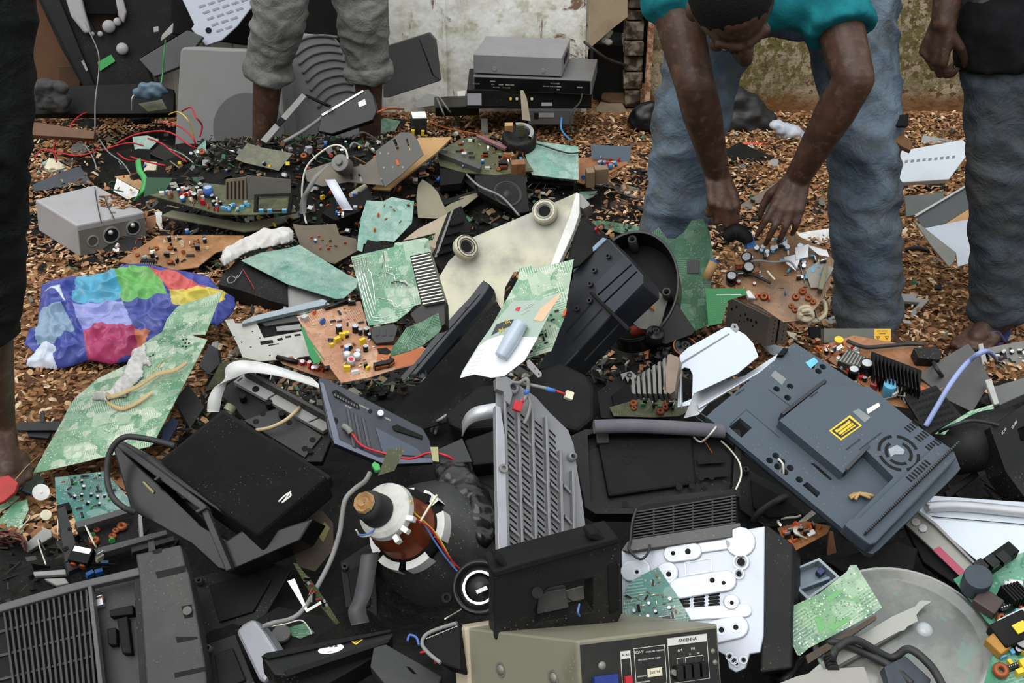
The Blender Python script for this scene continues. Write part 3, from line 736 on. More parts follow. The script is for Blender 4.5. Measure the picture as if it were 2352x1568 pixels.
frame(.285,.24,.355,.80);rb(.285,.24,.355,.36,.0016,.002,TXT,'switch_header');rt('AC BUS',.32,.30,.004,TXTD);rb(.297,.62,.345,.74,.0016,.008,RED,'red_socket','red socket')
rb(.085,.56,.245,.76,.0016,.009,pm('navy_plug','#1c2f78',.4,0,.25,'#4a5a8c',20),'control_socket','blue multi-pin socket');rt('SYSTEM CONTROL 1',.165,.84,.0055)
m=MB();m.ball((L2*.155,-hh*.42,.002),(.006,.006,.003),12);T.part('rivet',m,STL,0,rp)
for x,y in((.945,.42),(.03,.75),(.955,.6)):
 m=MB();m.ball((L2*x,-hh*y,.002),(.004,.004,.0025),10);T.part('screw',m,STL,0,rp)
P=fit(pp('1136,1324 1426,1246 1430,1408 1136,1428'),(1136,1428),.20,15,62,.4,20)
T=slab('tape_mechanism','black tape deck front frame with a broken window behind the olive tuner','mechanism',P,'1136,1324 1424,1246 1428,1412 1400,1470 1136,1470',-.05,0,BLK,['1240,1372 1258,1352 1362,1328 1362,1404 1232,1432 1228,1400'],.003,'frame')
add(T,'top_ledge','1130,1312 1200,1290 1420,1232 1426,1248 1136,1328',-.06,.012,BLK2,(),.003)
for a in('1140,1275 1170,1300 1158,1304 1136,1286','1355,1224 1372,1222 1404,1246 1392,1250 1352,1236'):add(T,'clip',a,-.03,.006,BLK2,(),.002)
add(T,'inner_plate','1236,1372 1256,1358 1300,1350 1308,1398 1252,1420 1232,1410',-.045,-.03,MGR,(),.002)
add(T,'slotted_plate','1268,1366 1340,1346 1345,1400 1272,1412',-.049,-.046,STL,['1276,1368 1290,1378 1289,1382 1275,1373','1276,1382 1290,1392 1289,1396 1275,1387','1296,1366 1316,1380 1315,1384 1295,1370'])
add(T,'recess','1396,1300 1420,1290 1422,1400 1400,1410',0,.003,BLK2,(),.001)
m=MB();m.cyl(T.P.l(1233,1358,0),.008,.006,n=14);T.part('pin',m,RUB)
wire('wire','short blue wire inside the window of the black mechanism frame',[P.w(*P.uv(1330,1385),.002),P.w(*P.uv(1324,1398),.01),P.w(*P.uv(1330,1412),.004)],.0015,WBL)
P=fit(pp('1142,900 1262,945 1340,1240 1146,1278'),(1148,1278),.19,-5,52,.5,22)
poly='1139,866 1168,866 1232,912 1262,946 1306,988 1318,1020 1326,1075 1338,1150 1350,1245 1346,1290 1146,1300 1141,1100 1139,930'
T=slab('louvre_panel','tall silver-grey plastic panel with rows of slanted louvre slots standing upright','panel',P,poly,-.003,0,MGR,(),.001,'panel');SLV=pm('silver_plastic','#777779',.42,.15,.3,'#5a5853',9)
T.parts[0].data.materials[0]=SLV
cols=[(1166,1176),(1196,1206),(1229,1240),(1260,1274),(1288,1296),(1315,1322)]
def xat(k,y):
 a=[(1160,1168),(1190,1201),(1222,1233),(1254,1264),(1285,1294),(1313,1321)][k];return a[0]+(a[1]-a[0])*(y-900)/370
tops=[905,925,925,955,1032,1078]
for k in range(6):
 b=1278-k*5
 add(T,'rib',[(xat(k,tops[k])-3,tops[k]),(xat(k,tops[k])+3,tops[k]),(xat(k,b)+3,b),(xat(k,b)-3,b)],0,.014,SLV,(),.0008)
m=MB();m2=MB()
for k in range(5):
 y=[945,950,965,985,1060][k];i=0
 while y<1255-k*4:
  x0,x1=xat(k,y)+5,xat(k+1,y)-5
  if i%5==4:m2.prism(uvs(P,[(x0-1,y-6),(x1+1,y+16),(x1+1,y+22),(x0-1,y+1)],.005),0,.009)
  elif k<4:m.prism(uvs(P,[(x0,y),(x1-6,y+15),(x1-6,y+19),(x0,y+4)],.001),0,.0012)
  y+=14.2;i+=1
T.part('louvre_slots',m,BLK2);T.part('cross_ribs',m2,SLV)
add(T,'edge_flange','1139,930 1150,935 1160,1000 1166,1240 1168,1290 1146,1296 1141,1100',0,.018,pm('silver_edge','#9a9aa0',.4,.2,.3,'#6b6964',9),(),.001)
add(T,'top_flange','1139,868 1166,864 1178,905 1172,930 1160,920 1158,900 1140,893',0,.016,SLV,(),.001)
m=MB();m.ring(P.l(1155,1076,.018),.007,.0035,.006,n=16);T.part('screw_boss',m,WGR)
m=MB();m.lathe([(.012,0),(.011,.012),(.006,.014),(.006,0)],P.l(1175,893,.001),(0,0,1),16);m.lathe([(.008,0),(.007,.01),(.004,.011)],P.l(1312,1050,.001),(0,0,1),14);T.part('boss_pattern',m,SLV)
LP=P
def on(P,s,ts):return[P.w(*P.uv(x,y,t),t)for(x,y),t in zip(pp(s),ts)]
T=wire('lead','grey lead with small red plug hanging over the silver louvre panel',on(LP,'1192,880 1210,870 1213,890 1206,915 1196,922',(.03,.04,.035,.03,.028)),.0032,WGR)
m=MB();m.tube([T.P.copy()*0+on(LP,'1206,915',(.03,))[0]-T.P,on(LP,'1194,925',(.03,))[0]-T.P],.0024,6,k=1);T.part('red_cores',m,RED)
R_=LP.M.to_3x3();m=MB();m.box(on(LP,'1189,933',(.03,))[0]-T.P,(.014,.016,.008),R=R_);T.part('red_plug',m,RED,.001,None,'red plug')
m=MB();m.tube([on(LP,'1207,906',(.031,))[0]-T.P,on(LP,'1213,894',(.036,))[0]-T.P],.0038,8,k=1);T.part('tape',m,BLUE,0,None,'blue tape')
T=wire('lead','grey lead with blue tape and small white plug beside the silver louvre panel',on(LP,'1185,878 1230,886 1260,893 1275,897',(.02,.035,.04,.04)),.0028,WGR)
m=MB();m.tube([p-T.P for p in on(LP,'1255,892 1275,898',(.0405,.0405))],.0036,8,k=1);T.part('tape',m,BLUE,0,None,'blue tape')
m=MB();m.tube([p-T.P for p in on(LP,'1275,897 1300,905',(.04,.04))],.002,6,k=1);T.part('red_cores',m,RED)
m=MB();m.box(on(LP,'1307,908',(.04,))[0]-T.P,(.013,.013,.009),R=R_);T.part('white_plug',m,CRM,.001,None,'white plug')
wire('cable','thin black cable curling down the face of the silver louvre panel',on(LP,'1208,900 1218,925 1212,955 1204,972',(.03,.028,.024,.02)),.003,WGR)
P=fit(pp('1427,1265 1756,1208 1752,1486 1440,1432'),(1752,1486),.12,10,42,.5,24)
T=slab('metal_base_panel','white pressed-steel base panel with raised ovals and vents','panel',P,'1427,1264 1757,1208 1754,1460 1746,1498 1722,1502 1712,1534 1690,1544 1674,1534 1668,1506 1640,1490 1430,1470',-.012,0,pm('zinc_base_shaded','#a9aeb8',.38,.4,.35,'#84847f',7,.02),['1688,1236 1709,1234 1709,1246 1688,1248'],.0015,'sheet')  # sheet darker than its ovals: shading between them is put into the colour
ZD=pm('pale_zinc','#cfd3da',.42,.3,.3,'#8f8f8c',6,.02)  # paler zinc for one oval and the hole rims
def oval(a,b,r,t,mat=ZNC,name='raised_oval',n=9,hole=None):
 (u0,v0),(u1,v1)=P.uv(*a),P.uv(*b);d=math.atan2(v1-v0,u1-u0);o=[]
 for i in range(n):an=d+PI/2+PI*i/(n-1);o.append((u0+r*math.cos(an),v0+r*math.sin(an)))
 for i in range(n):an=d-PI/2+PI*i/(n-1);o.append((u1+r*math.cos(an),v1+r*math.sin(an)))
 m=MB();m.prism(o,0,t);return T.part(name,m,mat,min(t*.6,.002))
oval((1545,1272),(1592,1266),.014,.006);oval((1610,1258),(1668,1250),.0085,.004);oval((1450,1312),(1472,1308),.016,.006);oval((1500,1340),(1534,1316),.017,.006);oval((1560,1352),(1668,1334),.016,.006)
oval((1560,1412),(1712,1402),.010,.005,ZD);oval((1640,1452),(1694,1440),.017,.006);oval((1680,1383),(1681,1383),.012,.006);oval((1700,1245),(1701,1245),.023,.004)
m=MB();m2=MB()
for x,y,r in((1546,1270,.0035),(1580,1266,.0045),(1463,1313,.003),(1536,1318,.004),(1662,1338,.003),(1636,1332,.004),(1657,1446,.004),(1690,1440,.004),(1681,1384,.003),(1702,1290,.006),(1697,1317,.004),(1676,1507,.003),(1686,1516,.003),(1708,1515,.003),(1692,1524,.002)):
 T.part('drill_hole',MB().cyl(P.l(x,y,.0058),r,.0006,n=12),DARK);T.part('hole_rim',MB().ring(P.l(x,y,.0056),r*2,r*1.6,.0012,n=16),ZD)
for i in range(3):
 for k in range(4):
  x,y=1562+i*34,1376-i*5+k*8;oval((x,y),(x+20,y-2.4),.0024,.0012,DARK,'vent_slot',5)
add(T,'stamped_frame','1572,1290 1635,1280 1637,1312 1574,1322',0,.0012,ZNC,['1575,1293 1632,1283 1634,1309 1577,1319'])
add(T,'end_wall','1754,1210 1762,1206 1822,1250 1818,1534 1746,1545 1748,1492',-.16,-.004,BLK,(),.003,label='black side of the case')
BP=P
PT=Pl(P.w(*P.uv(1500,1400),.012),P.n+Vector((.05,.0,.1)),P.u)
T=board('teal green circuit board leaning on the white pressed-steel panel','1432,1364 1446,1338 1470,1322 1512,1302 1530,1330 1552,1362 1586,1422 1560,1440 1430,1430',PT,PTD)
comps(T,'1440,1370 1510,1315 1575,1420 1440,1420',30,['chip','res_cream','res_brown','cap_black'],3,s=(.45,.7))
P=fit(pp('1462,1166 1688,1134 1690,1206 1455,1242'),(1462,1240),.20,8,38,.5,20)
T=slab('vent_grille','black slotted vent grille lying above the white steel panel','grille',P,'1455,1170 1480,1158 1690,1130 1694,1200 1452,1236',-.02,-.006,BLK2,(),.001,'backing')
for k in range(10):add(T,'slat',[(1458+k*.0-k*.6,1174+k*6.6),(1690,1136+k*6.9),(1691,1139.2+k*6.9),(1458-k*.6,1177.4+k*6.6)],-.004,.004,DGR,(),.0005)
m=MB()
for k in range(5):x=1500+k*45;T.part('cross_bar',MB().prism(uvs(P,[(x,1168-k*7),(x+4,1167-k*7),(x+4,1232-k*6.5),(x,1233-k*6.5)]),-.006,.002),DGR)
add(T,'flange','1440,1244 1452,1238 1700,1200 1700,1208 1682,1214 1682,1232 1440,1266 1428,1262',-.006,.006,MGR,(),.001,label='grey bottom flange')
wire('cable','thin black cable hanging down the left end of the vent grille',on(P,'1462,1168 1452,1200 1448,1240 1445,1262 1470,1284 1488,1270 1492,1250',(.01,)*7),.002,WBK)
P=fit(pp('1338,1000 1660,988 1690,1130 1360,1165'),(1362,1168),.16,0,34,.6,16)
T=slab('plastic_shell','shallow black moulded plastic shell right of the silver louvre panel','casing',P,'1320,1002 1345,992 1660,988 1700,1000 1690,1132 1500,1150 1460,1172 1372,1172 1350,1160 1340,1120',-.06,-.02,BLK,(),.005,'shell')
add(T,'rim','1312,1000 1345,985 1700,985 1705,1010 1700,1140 1480,1160 1470,1180 1368,1180 1344,1165',-.04,0,BLK,['1350,1000 1370,992 1665,992 1690,1004 1682,1122 1500,1140 1455,1166 1380,1164 1358,1150'],.003)
add(T,'step','1372,1005 1590,1002 1600,1110 1398,1140',-.02,-.008,BLK2,(),.004)
m=MB()
for x,y in((1432,1022),(1450,1022),(1436,1042),(1456,1043),(1478,1043),(1440,1060),(1350,1073),(1436,1158),(1564,1100),(1584,1098),(1610,1096),(1634,1094),(1560,1118),(1590,1116),(1618,1114)):T.part('drill_hole',MB().cyl(P.l(x,y,-.008),.006,.0006,n=12),DARK)
m=MB()
for a in('1600,1048 1664,1044 1668,1062 1604,1066','1604,1076 1668,1072 1674,1094 1608,1098'):m.prism(uvs(P,a,-.008),-.009,-.0072)
T.part('slot_pattern',m,DARK)
m=MB();m.box(P.l(1382,1004,-.012),(.022,.03,.02));T.part('peg',m,DGR,.002)
c0=[P.w(*P.uv(x,y,.02),.02)for x,y in pp('1364,980 1450,978 1550,982 1664,990')]
T=wire('foam_strip','long purple-grey foam strip lying along the rim of the black shell',c0,.0125,pm('purple_grey_foam','#56535c',.8,0,.4,'#6f6a66',12,.3),'foam strip',k=8,n=10)
q=pp('357,1065 512,945 752,1092 590,1228')
T,P=qbox('speaker_cabinet','large matt black speaker cabinet with a white scribble near its lower corner','speaker','357,1065 512,945 752,1092 590,1228',.055,(590,1228),.16,-5,28,pm('speaker_cloth','#121212',.85,0,.3,'#24221f',12,.3,.1,speck=.12),.006)
SPK=P
m=MB();pts=[P.l(x,y,.001)for x,y in pp('640,1152 652,1140 664,1132 668,1138 656,1148 648,1154 655,1146 668,1128')];m.tube(pts,.0016,5,k=4);T.part('white_mark',m,TXT)
add(T,'base_rim','350,1068 512,938 762,1092 592,1240',-.075,-.05,BLK2,(),.004)
P2=fit(pp('262,1015 357,1062 592,1232 520,1310'),(520,1310),.10,-30,40,.8,14)
T=slab('open_housing','black open television housing under the large black speaker cabinet','casing',P2,'256,1018 268,1004 350,1050 480,1150 600,1225 720,1190 690,1240 524,1312 500,1306 440,1250 300,1170',-.09,-.012,BLKG,['300,1050 352,1075 560,1215 520,1240 460,1205'],.003,'shell')
add(T,'top_edge','256,1016 270,1012 370,1082 472,1160 532,1306 518,1312 460,1170 360,1096',-.012,.006,DGR,(),.002)
add(T,'sticker','326,1106 331,1105 354,1128 351,1133',-.011,-.0085,pm('olive_sticker','#8c8356',.6,0,.3,'#5a5238',30))
for a in('352,1100 362,1092 366,1096 357,1104','448,1172 470,1162 474,1166 452,1178'):add(T,'catch',a,-.012,.014,DGR,(),.001)
wire('cable','thick black cable looping round the left of the open black housing',on(P2,'402,1024 340,1008 290,1003 262,1022 248,1055 246,1100 258,1140 285,1165 310,1176',(.035,.045,.045,.04,.034,.03,.03,.03,.02)),.0052,WBK,'cable')
P=fit(pp('92,1086 343,1025 511,669 330,705'),(92,1086),.06,15,22,.6,20)
T=board('largest pale green circuit board with tan ribbons lying across it, leaning at left','511,669 408,703 384,732 372,762 345,778 319,798 293,836 224,869 200,890 178,908 160,930 148,956 75,1087 343,1025 352,1018 476,780 446,772 443,768 472,768',P,PGP)
BG=P
R=random.Random(4)
m=MB()
for k in range(150):
 x,y=R.uniform(120,500),R.uniform(690,1040)
 if inside((x,y),pp('500,680 400,715 300,850 240,890 130,1050 330,1010 460,790')):m.ball(P.l(x,y,0),(.0018,.0018,.0012),6)
T.part('solder_pattern',m,SLD)
for x,y in((421,780),(429,779),(426,788),(434,788),(420,795),(428,796),(345,818),(352,815)):
 m=MB();m.cyl(P.l(x,y,0),.003,.0008,n=10);T.part('drill_hole',m,DARK)
u_,v_=P.uv(187,1000)
def onr(P,s,ts,hw):return[P.w(*P.uv(x,y,t),t)for(x,y),t in zip(pp(s),ts)]
T=ribbon('flat_ribbon','tan flat ribbon curled on the big pale green board',onr(P,'430,832 400,850 360,860 320,885 262,910 244,905 250,925 275,938 300,932 330,915 350,900',(.02,.016,.016,.016,.02,.03,.012,.006,.006,.01,.01),0),P.v*.0055+P.n*.002,pm('tan_ribbon','#c2a878',.5,0,.4,'#8a7248',20))
ribbon('flat_ribbon','short tan ribbon crossing above the white rag on the big pale green board',onr(P,'392,820 372,832 356,850 340,862',(.026,.02,.016,.014),0),P.v*.004+P.u*.006,pm('tan_ribbon','#c2a878',.5,0,.4,'#8a7248',20))
def crumple(P,outl,N,amp,lift,seed=0,fr=30):
 q=uvs(P,outl);xs=[a for a,b in q];ys=[b for a,b in q];x0,x1,y0,y1=min(xs),max(xs),min(ys),max(ys);m=MB();idx={};st=max(x1-x0,y1-y0)/N
 def dist(p):return min((Vector(p)-(Vector(q[i])+(Vector(q[(i+1)%len(q)])-Vector(q[i]))*max(0,min(1,(Vector(p)-Vector(q[i])).dot(Vector(q[(i+1)%len(q)])-Vector(q[i]))/(Vector(q[(i+1)%len(q)])-Vector(q[i])).length_squared)))).length for i in range(len(q)))
 def z(u,v):return lift+amp*(min(1,dist((u,v))/.012)**.7)*(.8+.9*noise.noise((u*fr,v*fr,seed))+.6*(1-2.6*abs(noise.noise((u*fr*1.7,v*fr*1.7,seed+5)))))
 for j in range(int((y1-y0)/st)+1):
  for i in range(int((x1-x0)/st)+1):
   if not inside((x0+(i+.5)*st,y0+(j+.5)*st),q):continue
   c4=[]
   for k in((i,j),(i+1,j),(i+1,j+1),(i,j+1)):
    if k not in idx:u,v=x0+k[0]*st,y0+k[1]*st;idx[k]=len(m.v);m.v.append((u,v,z(u,v)))
    c4.append(idx[k])
   m.f.append(c4);m.m.append(0);m.s.append(True)
 return m
T=Th('white_rag','crumpled white plastic scrap on the big pale green board','rag',P);o=T.part('rag',crumple(P,'319,803 328,800 336,788 336,812 350,838 345,843 330,838 330,866 318,880 300,898 290,914 268,914 248,922 215,920 213,912 240,905 262,895 282,870 293,842 305,815',70,.014,.002,3,34),pm('white_rag','#cfccc8',.7,0,.4,'#8f8a82',30));so_=o.modifiers.new('t','SOLIDIFY');so_.thickness=.0012
P=fit(pp('126,1096 236,1084 303,1159 177,1202'),(177,1202),.03,5,22,.8,20)
T=board('dark teal circuit board below the tip of the big pale green board','126,1096 240,1082 310,1158 177,1204 165,1171 130,1155',P,PTD);FR=P
comps(T,'135,1100 235,1090 290,1155 180,1190',34,['res_brown','chip','cap_black','disc_green'],5,s=(.5,.8))
T=slab('chassis_frame','black plastic deck chassis with crossing bars at lower left','chassis',P,'172,1198 308,1160 312,1172 178,1212',.0,.012,MGR,(),.001,'top_bar')
for i,a in enumerate(('208,1262 382,1216 386,1226 212,1276','132,1168 150,1160 182,1278 150,1290','318,1180 326,1180 330,1232 322,1234','150,1290 182,1276 190,1300 158,1312','338,1226 352,1224 358,1264 342,1266','300,1255 400,1230 402,1240 304,1268','130,1160 158,1152 166,1170 136,1180')):
 add(T,'bar',a,-.004,.012-i*.0011,[MGR,DGR,LGR,DGR,MGR,DGR,BLK2][i],(),.001)
add(T,'deck','178,1214 320,1180 330,1240 212,1268',-.02,-.012,BLK)
m=MB()
for x,y in((152,1258),(148,1262),(160,1214)):m.cyl(P.l(x,y,.012),.004,.001,n=10)
T.part('hole_pattern',m,DARK)
comps(T,'200,1225 310,1195 315,1235 215,1262',9,['disc_green','coil','cap_brown','chip'],9,-.012)
P=fit(pp('0,1407 214,1340 330,1317 0,1640'),(205,1345),.10,8,34,2.0,6)
T=slab('vented_case','black amplifier case with rows of upright vent slots in the lower left corner','casing',P,'-40,1412 205,1344 240,1640 -40,1640',-.02,-.006,BLK2,(),0,'case')
add(T,'top_rail','-40,1398 150,1342 326,1300 330,1318 205,1346 -40,1416',-.01,.008,MGR,(),.002,label='dusty grey top rail')
for k in range(17):x=6+k*12.6;b=x+20-k*.4;add(T,'slat',[(x,1404-k*3.4),(x+5.2,1402.6-k*3.4),(b+17,1640),(b+10.5,1640)],-.006,.003,DGR,(),.0006)
for y in(1445,1500,1555):add(T,'crossbar',[(-40,y+12),(214,y-52),(215,y-47),(-40,y+18)],-.008,-.002,DGR)
add(T,'corner_post','201,1346 210,1344 244,1640 232,1640',-.01,.008,MGR,(),.001)
add(T,'channel','212,1346 322,1316 342,1640 240,1640',-.035,-.028,DGR,(),0)
add(T,'inner_wall','306,1322 322,1316 342,1640 325,1640',-.03,.0,BLK,(),.001)
for a in('250,1400 305,1388 306,1410 252,1416','245,1442 266,1440 268,1480 248,1480','268,1420 292,1414 302,1500 280,1500'):add(T,'block',a,-.03,-.012,BLK2,(),.002)
putp(T,'tran_brown',236,1376,-.026);putp(T,'disc_pale',216,1362,-.024);putp(T,'can',231,1388,-.026)
T2=slab('plastic_column','tall dark grey plastic column with dark side notches beside the vented case','casing',P,'311,1272 414,1250 418,1262 426,1300 434,1318 448,1390 460,1460 473,1533 480,1640 340,1640 319,1322',-.03,.016,DGR,(),.003,'column')
for a in('357,1313 424,1298 427,1312 361,1328','453,1462 403,1462 407,1476 454,1466','400,1545 472,1530 473,1540 402,1556','416,1392 440,1387 443,1416 424,1420','349,1264 372,1258 371,1268 352,1272'):add(T2,'notch',a,.013,.0166,BLK2)
m=MB();m.cyl(P.l(432,1404,.016),.007,.006,n=12);T2.part('peg',m,MGR)
def chunk(name,label,cat,poly,off,h,az,tilt,mat,bev=.002,group=None):
 q=pp(poly);cx,cy=sum(p[0]for p in q)/len(q),sum(p[1]for p in q)/len(q)
 P=Pl(hit(cx,cy,off),nrm(az,tilt));return slab(name,label,cat,P,poly,-h,0,mat,(),bev,'body',group)
refresh()
chunk('plastic_piece','bright red plastic piece at the left edge below the bare foot','plastic piece','-10,1096 20,1090 42,1108 34,1130 10,1150 -10,1158',.02,.012,10,30,pm('dull_red_plastic','#a52a28',.55,0,.35,'#5d2622',20))
chunk('capacitor_can','grey-green rounded metal can lying left of the dark teal board','capacitor','42,1112 60,1092 90,1088 102,1100 94,1122 66,1132 46,1124',.03,.03,0,25,pm('grey_green','#5d6a62',.5,.1,.4,'#7a7466',20))
chunk('circuit_board','small bright green board with solder joints near the left edge','circuit board','0,1190 30,1156 62,1146 66,1170 52,1200 56,1228 20,1246 -8,1246',.02,.002,15,25,PG)
chunk('circuit_board','broken pale green board scrap with white wires under the red plastic piece','circuit board','-8,1160 30,1136 46,1140 24,1160 -8,1180',.015,.002,0,20,PGP)
P=Pl(hit(106,1158,.03),nrm(35,50));T=Th('white_disc','white round plastic disc tilted beside the dark teal board','disc',P);m=MB();m.cyl((0,0,0),.019,.003,n=24);m.cyl((0,0,.003),.003,.002,n=10);T.part('disc',m,WHT,.0006)
P=Pl(hit(104,1192,.02),nrm(35,50));T=Th('cream_disc','small cream disc below the white round disc','disc',P);m=MB();m.cyl((0,0,0),.012,.005,n=20);T.part('disc',m,CRM,.0006)
chunk('connector_block','pale grey connector block with dark slots left of the chassis bars','connector','55,1250 100,1212 118,1216 120,1232 62,1268',.02,.014,10,30,LGR)
for k in range(4):chunk('connector_block',['dark grey connector pin block lying under the pale grey connector block','small grey plug with black slot above the black scrap transformer','narrow white-grey strip lying above the vented case','light grey bent clip beside the narrow white-grey strip'][k],'connector',['56,1278 82,1274 88,1288 62,1292','188,1262 210,1256 220,1266 200,1280','75,1312 150,1306 152,1318 78,1322','100,1328 150,1326 158,1338 130,1344'][k],.02,.01,0,20,[DGR,DGR,LGR,LGR][k])
P=Pl(hit(186,1300,.025),nrm(10,25),(1,-.2,0));T=Th('transformer','black transformer with white label and copper coils above the vented case','transformer',P);m=MB();m.box((0,0,0),(.036,.03,.02));T.part('core',m,BLK2,.001);m=MB();m.box((0,.007,.0105),(.03,.01,.002));T.part('label',m,WHT)
for e in(-1,1):m=MB();m.cyl((e*.008,-.016,0),.006,.004,(0,-1,0),12);T.part('coil',m,COP)
for k,(x,y,kd,l)in enumerate(((243,1302,'film_pale','pale blue film capacitor standing above the grey top rail'),(228,1322,'film_blue','blue film capacitor lying left of the pale blue one'),(206,1327,'film_blue','blue capacitor at the rail beside the white-labelled transformer'),(226,1285,'tran_cream','cream transistor leaning behind the pale blue capacitor'))):
 P=Pl(hit(x,y,.004),nrm(20*k,20),(1,.5*k,0));T=Th('loose_capacitor' if k<3 else 'loose_transistor',l,'electronic part',P);me,nm=cmesh(kd);T.part(nm,me,None,0,None,None,Matrix.Scale(1.5,4))
wire('wire','thin white wire arching above the white-grey strip at left',hits('108,1306 98,1270 104,1240 130,1212 165,1204 195,1214 208,1235 215,1245',hs=(.01,.03,.05,.05,.05,.05,.03,.01)),.0014,WWH)
for k,(s,l)in enumerate((('-5,1182 20,1150 38,1120 60,1085 88,1060','thin black wire crossing the red plastic piece at the left edge'),('-5,1140 30,1110 60,1080 92,1055','thin tan wire running up from the red plastic piece'),('22,1122 50,1136 82,1146','blue-white wire end between red piece and grey-green can'),('30,1240 48,1225 70,1200 64,1190','thin white wire over the small bright green board'))):wire('wire',l,hits(s,.012),.0013,[WBK,TAN,WBL,WWH][k])
T=Th('cable_bundle','bundle of dark red wires bent round at the left edge','cable',hit(20,1250,.02));m=MB();R=random.Random(3)
for k in range(9):
 o=Vector((0,0,k*.004));m.tube([hit(x,y,.012+.003*(k%3))+o*.5-T.P for x,y in((-12,1232+k*3),(20,1234+k*2),(46,1246+k*2),(60,1262+k*2),(58,1276+k))],.0026,6)
T.part('strands',m,pm('dark_red_wire','#5d2a2c',.5,0,.3,'#4a3a36',20))
T=Th('black_bracket','black slotted plastic bracket lying against the bare foot at left','bracket',Pl(A(90,985,.04),nrm(0,30)));P=T.P
m=MB();m.prism(uvs(P,'38,972 140,968 140,990 40,990'),-.008,.004);T.part('bar',m,BLKG,.001);add(T,'lug','92,945 100,942 104,970 92,972',-.004,.004,BLKG,(),.001);add(T,'grey_sleeve','60,988 118,990 110,1006 66,1002',-.02,-.008,pm('dull_lilac','#3b3a48',.6,0,.3,'#555555',20))
refresh()
c0,c1=A(838,1155,.20),None
ringc=CO+ray(948,1222)*((c0-CO).length+.13)
ax=(ringc-c0).normalized();ring_r=92/F*(ringc-CO).dot(Vector((0,math.cos(PITCH),-math.sin(PITCH))))
L=(ringc-c0).length
P=Pl(c0,ax);T=Th('picture_tube','broken picture tube with copper deflection yoke and white collar, neck pointing up left','picture tube',P)
m=MB();m.lathe([(.012,0),(.014,L*.5),(ring_r*.5,L*.75),(ring_r*.95,L*.98),(ring_r*1.45,L*1.15),(ring_r*2.0,L*1.7),(ring_r*2.1,L*1.9),(0,L*1.95)],n=40);T.part('glass_funnel',m,pm('black_glass','#262626',.35,0,.45,'#4d4b47',7,.05,speck=.3))
m=MB();m.lathe([(.001,-.002),(.008,-.009),(.011,-.001),(.017,-.008),(.019,.0),(.001,.002)],n=9,sm=False);T.part('neck_board',m,pm('tan_neck','#b08d5e',.6,0,.5,'#5d4228',30,.3))
m=MB();m.lathe([(.012,.002),(.022,.004),(.026,.012),(.0265,.018),(.0255,.02),(.0265,.024),(.0285,.034),(.029,.042),(.02,.046)],n=32);T.part('rubber_ring',m,RUB)
m=MB();m.lathe([(.02,.044),(.040,.046),(.048,.052),(.050,.064),(.045,.072),(.03,.070)],(.006,-.004,0),n=36,sm=False);cl=T.part('white_collar',m,pm('white_collar','#c2c0ba',.5,0,.5,'#6a655c',16),.001)
for k in range(3):m=MB();a=.3+k*.35;m.box((.058*math.cos(a),.058*math.sin(a),.056),(.014,.009,.012),a);T.part('clip',m,WHT,.001)
m=MB();m.lathe([(.038,L*.42),(.044,L*.52),(.052,L*.64),(ring_r*.72,L*.78),(ring_r*.80,L*.84),(ring_r*.80,L*.92),(.05,L*.94)],n=40);T.part('deflection_coil',m,pm('coil_red','#7a3a1e',.4,.25,.5,'#31170d',22,.1))
m=MB();m.lathe([(.03,L*.6),(ring_r*.80,L*.86),(ring_r*.97,L*.90),(ring_r,L*.96),(ring_r*.9,L*.99)],n=40);T.part('black_rim',m,BLK2)
for a0,a1 in((.1,.75),(.95,1.6),(1.75,2.4),(2.6,3.3),(3.45,4.1),(4.4,4.9),(5.2,5.9)):m=MB();m.ring((0,0,L*.86),ring_r*1.06,ring_r*.86,.026,n=14,a0=a0,a1=a1);T.part('white_segment',m,WHT,.001)
m=MB();m.box((.02,-.052,L*.84),(.05,.022,.01),.4);T.part('ferrite_block',m,BLK2,.002)
YP=P
def yk(s,ts):q=pp(s);return[CO+ray(x,y)*((P.at(x,y,0)-CO).length*0+(c0-CO).length+t)for(x,y),t in zip(q,ts)]
for k,(s,l,mt)in enumerate((('822,1228 850,1224 885,1192 920,1178 945,1182 975,1206 1000,1245 1032,1290 1068,1330','blue and white lead running from the yoke to the lower right',WBL),('818,1216 832,1232 870,1222 905,1196 940,1188 968,1196','white lead looped round the white yoke collar',WWH),('943,1150 950,1175 975,1198 1005,1230 1030,1275 1044,1300','yellow lead running down from the yoke collar',WYE),('940,1186 985,1210 1012,1250 1040,1290 1075,1322','red lead ending beside the round black motor',RED))):
 n_=len(pp(s));wire('lead',l,yk(s,[.02+.065*i/(n_-1)for i in range(n_)]),.0016,mt)
wire('cable_tie','pale cable tie sticking out from the leads of the copper yoke',yk('964,1200 985,1165 1004,1136',(.03,.03,.035)),.0022,CRM,'cable tie')
wire('cable','grey flat multi-core cable falling from the yoke neck to the silver shell',yk('850,1085 838,1105 815,1122 794,1145 786,1180 780,1222 762,1280 735,1335 700,1395 670,1420 628,1430 606,1438',(.05,.04,.01,.0,.0,.0,.0,.0,.0,.0,-.01,.0)),.0042,WGR,'cable')
ribbon('ribbon_cable','dark grey ribbon cable hanging below the picture tube',yk('850,1270 842,1320 832,1370 820,1400 828,1432',(.05,.04,.02,.01,.01)),Vector((.014,.004,0)),pm('dark_ribbon','#3e3d3f',.55,0,.3,'#5a5750',20))
P=Pl(yk('898,1060',(.03,))[0],nrm(20,55),(.3,0,1));T=board('small upright olive board strip with solder points above the yoke','868,1092 892,1030 926,1026 930,1032 906,1080',P,POL)
P3=Pl(yk('862,1072',(.02,))[0],nrm(10,30));slab('green_clip','bright green plastic clip beside the small upright olive board','clip',P3,'853,1066 860,1059 872,1066 874,1078 862,1080',-.01,0,GRNP,(),.001)
m=MB();c=A(1066,1160,.10);R=random.Random(2)
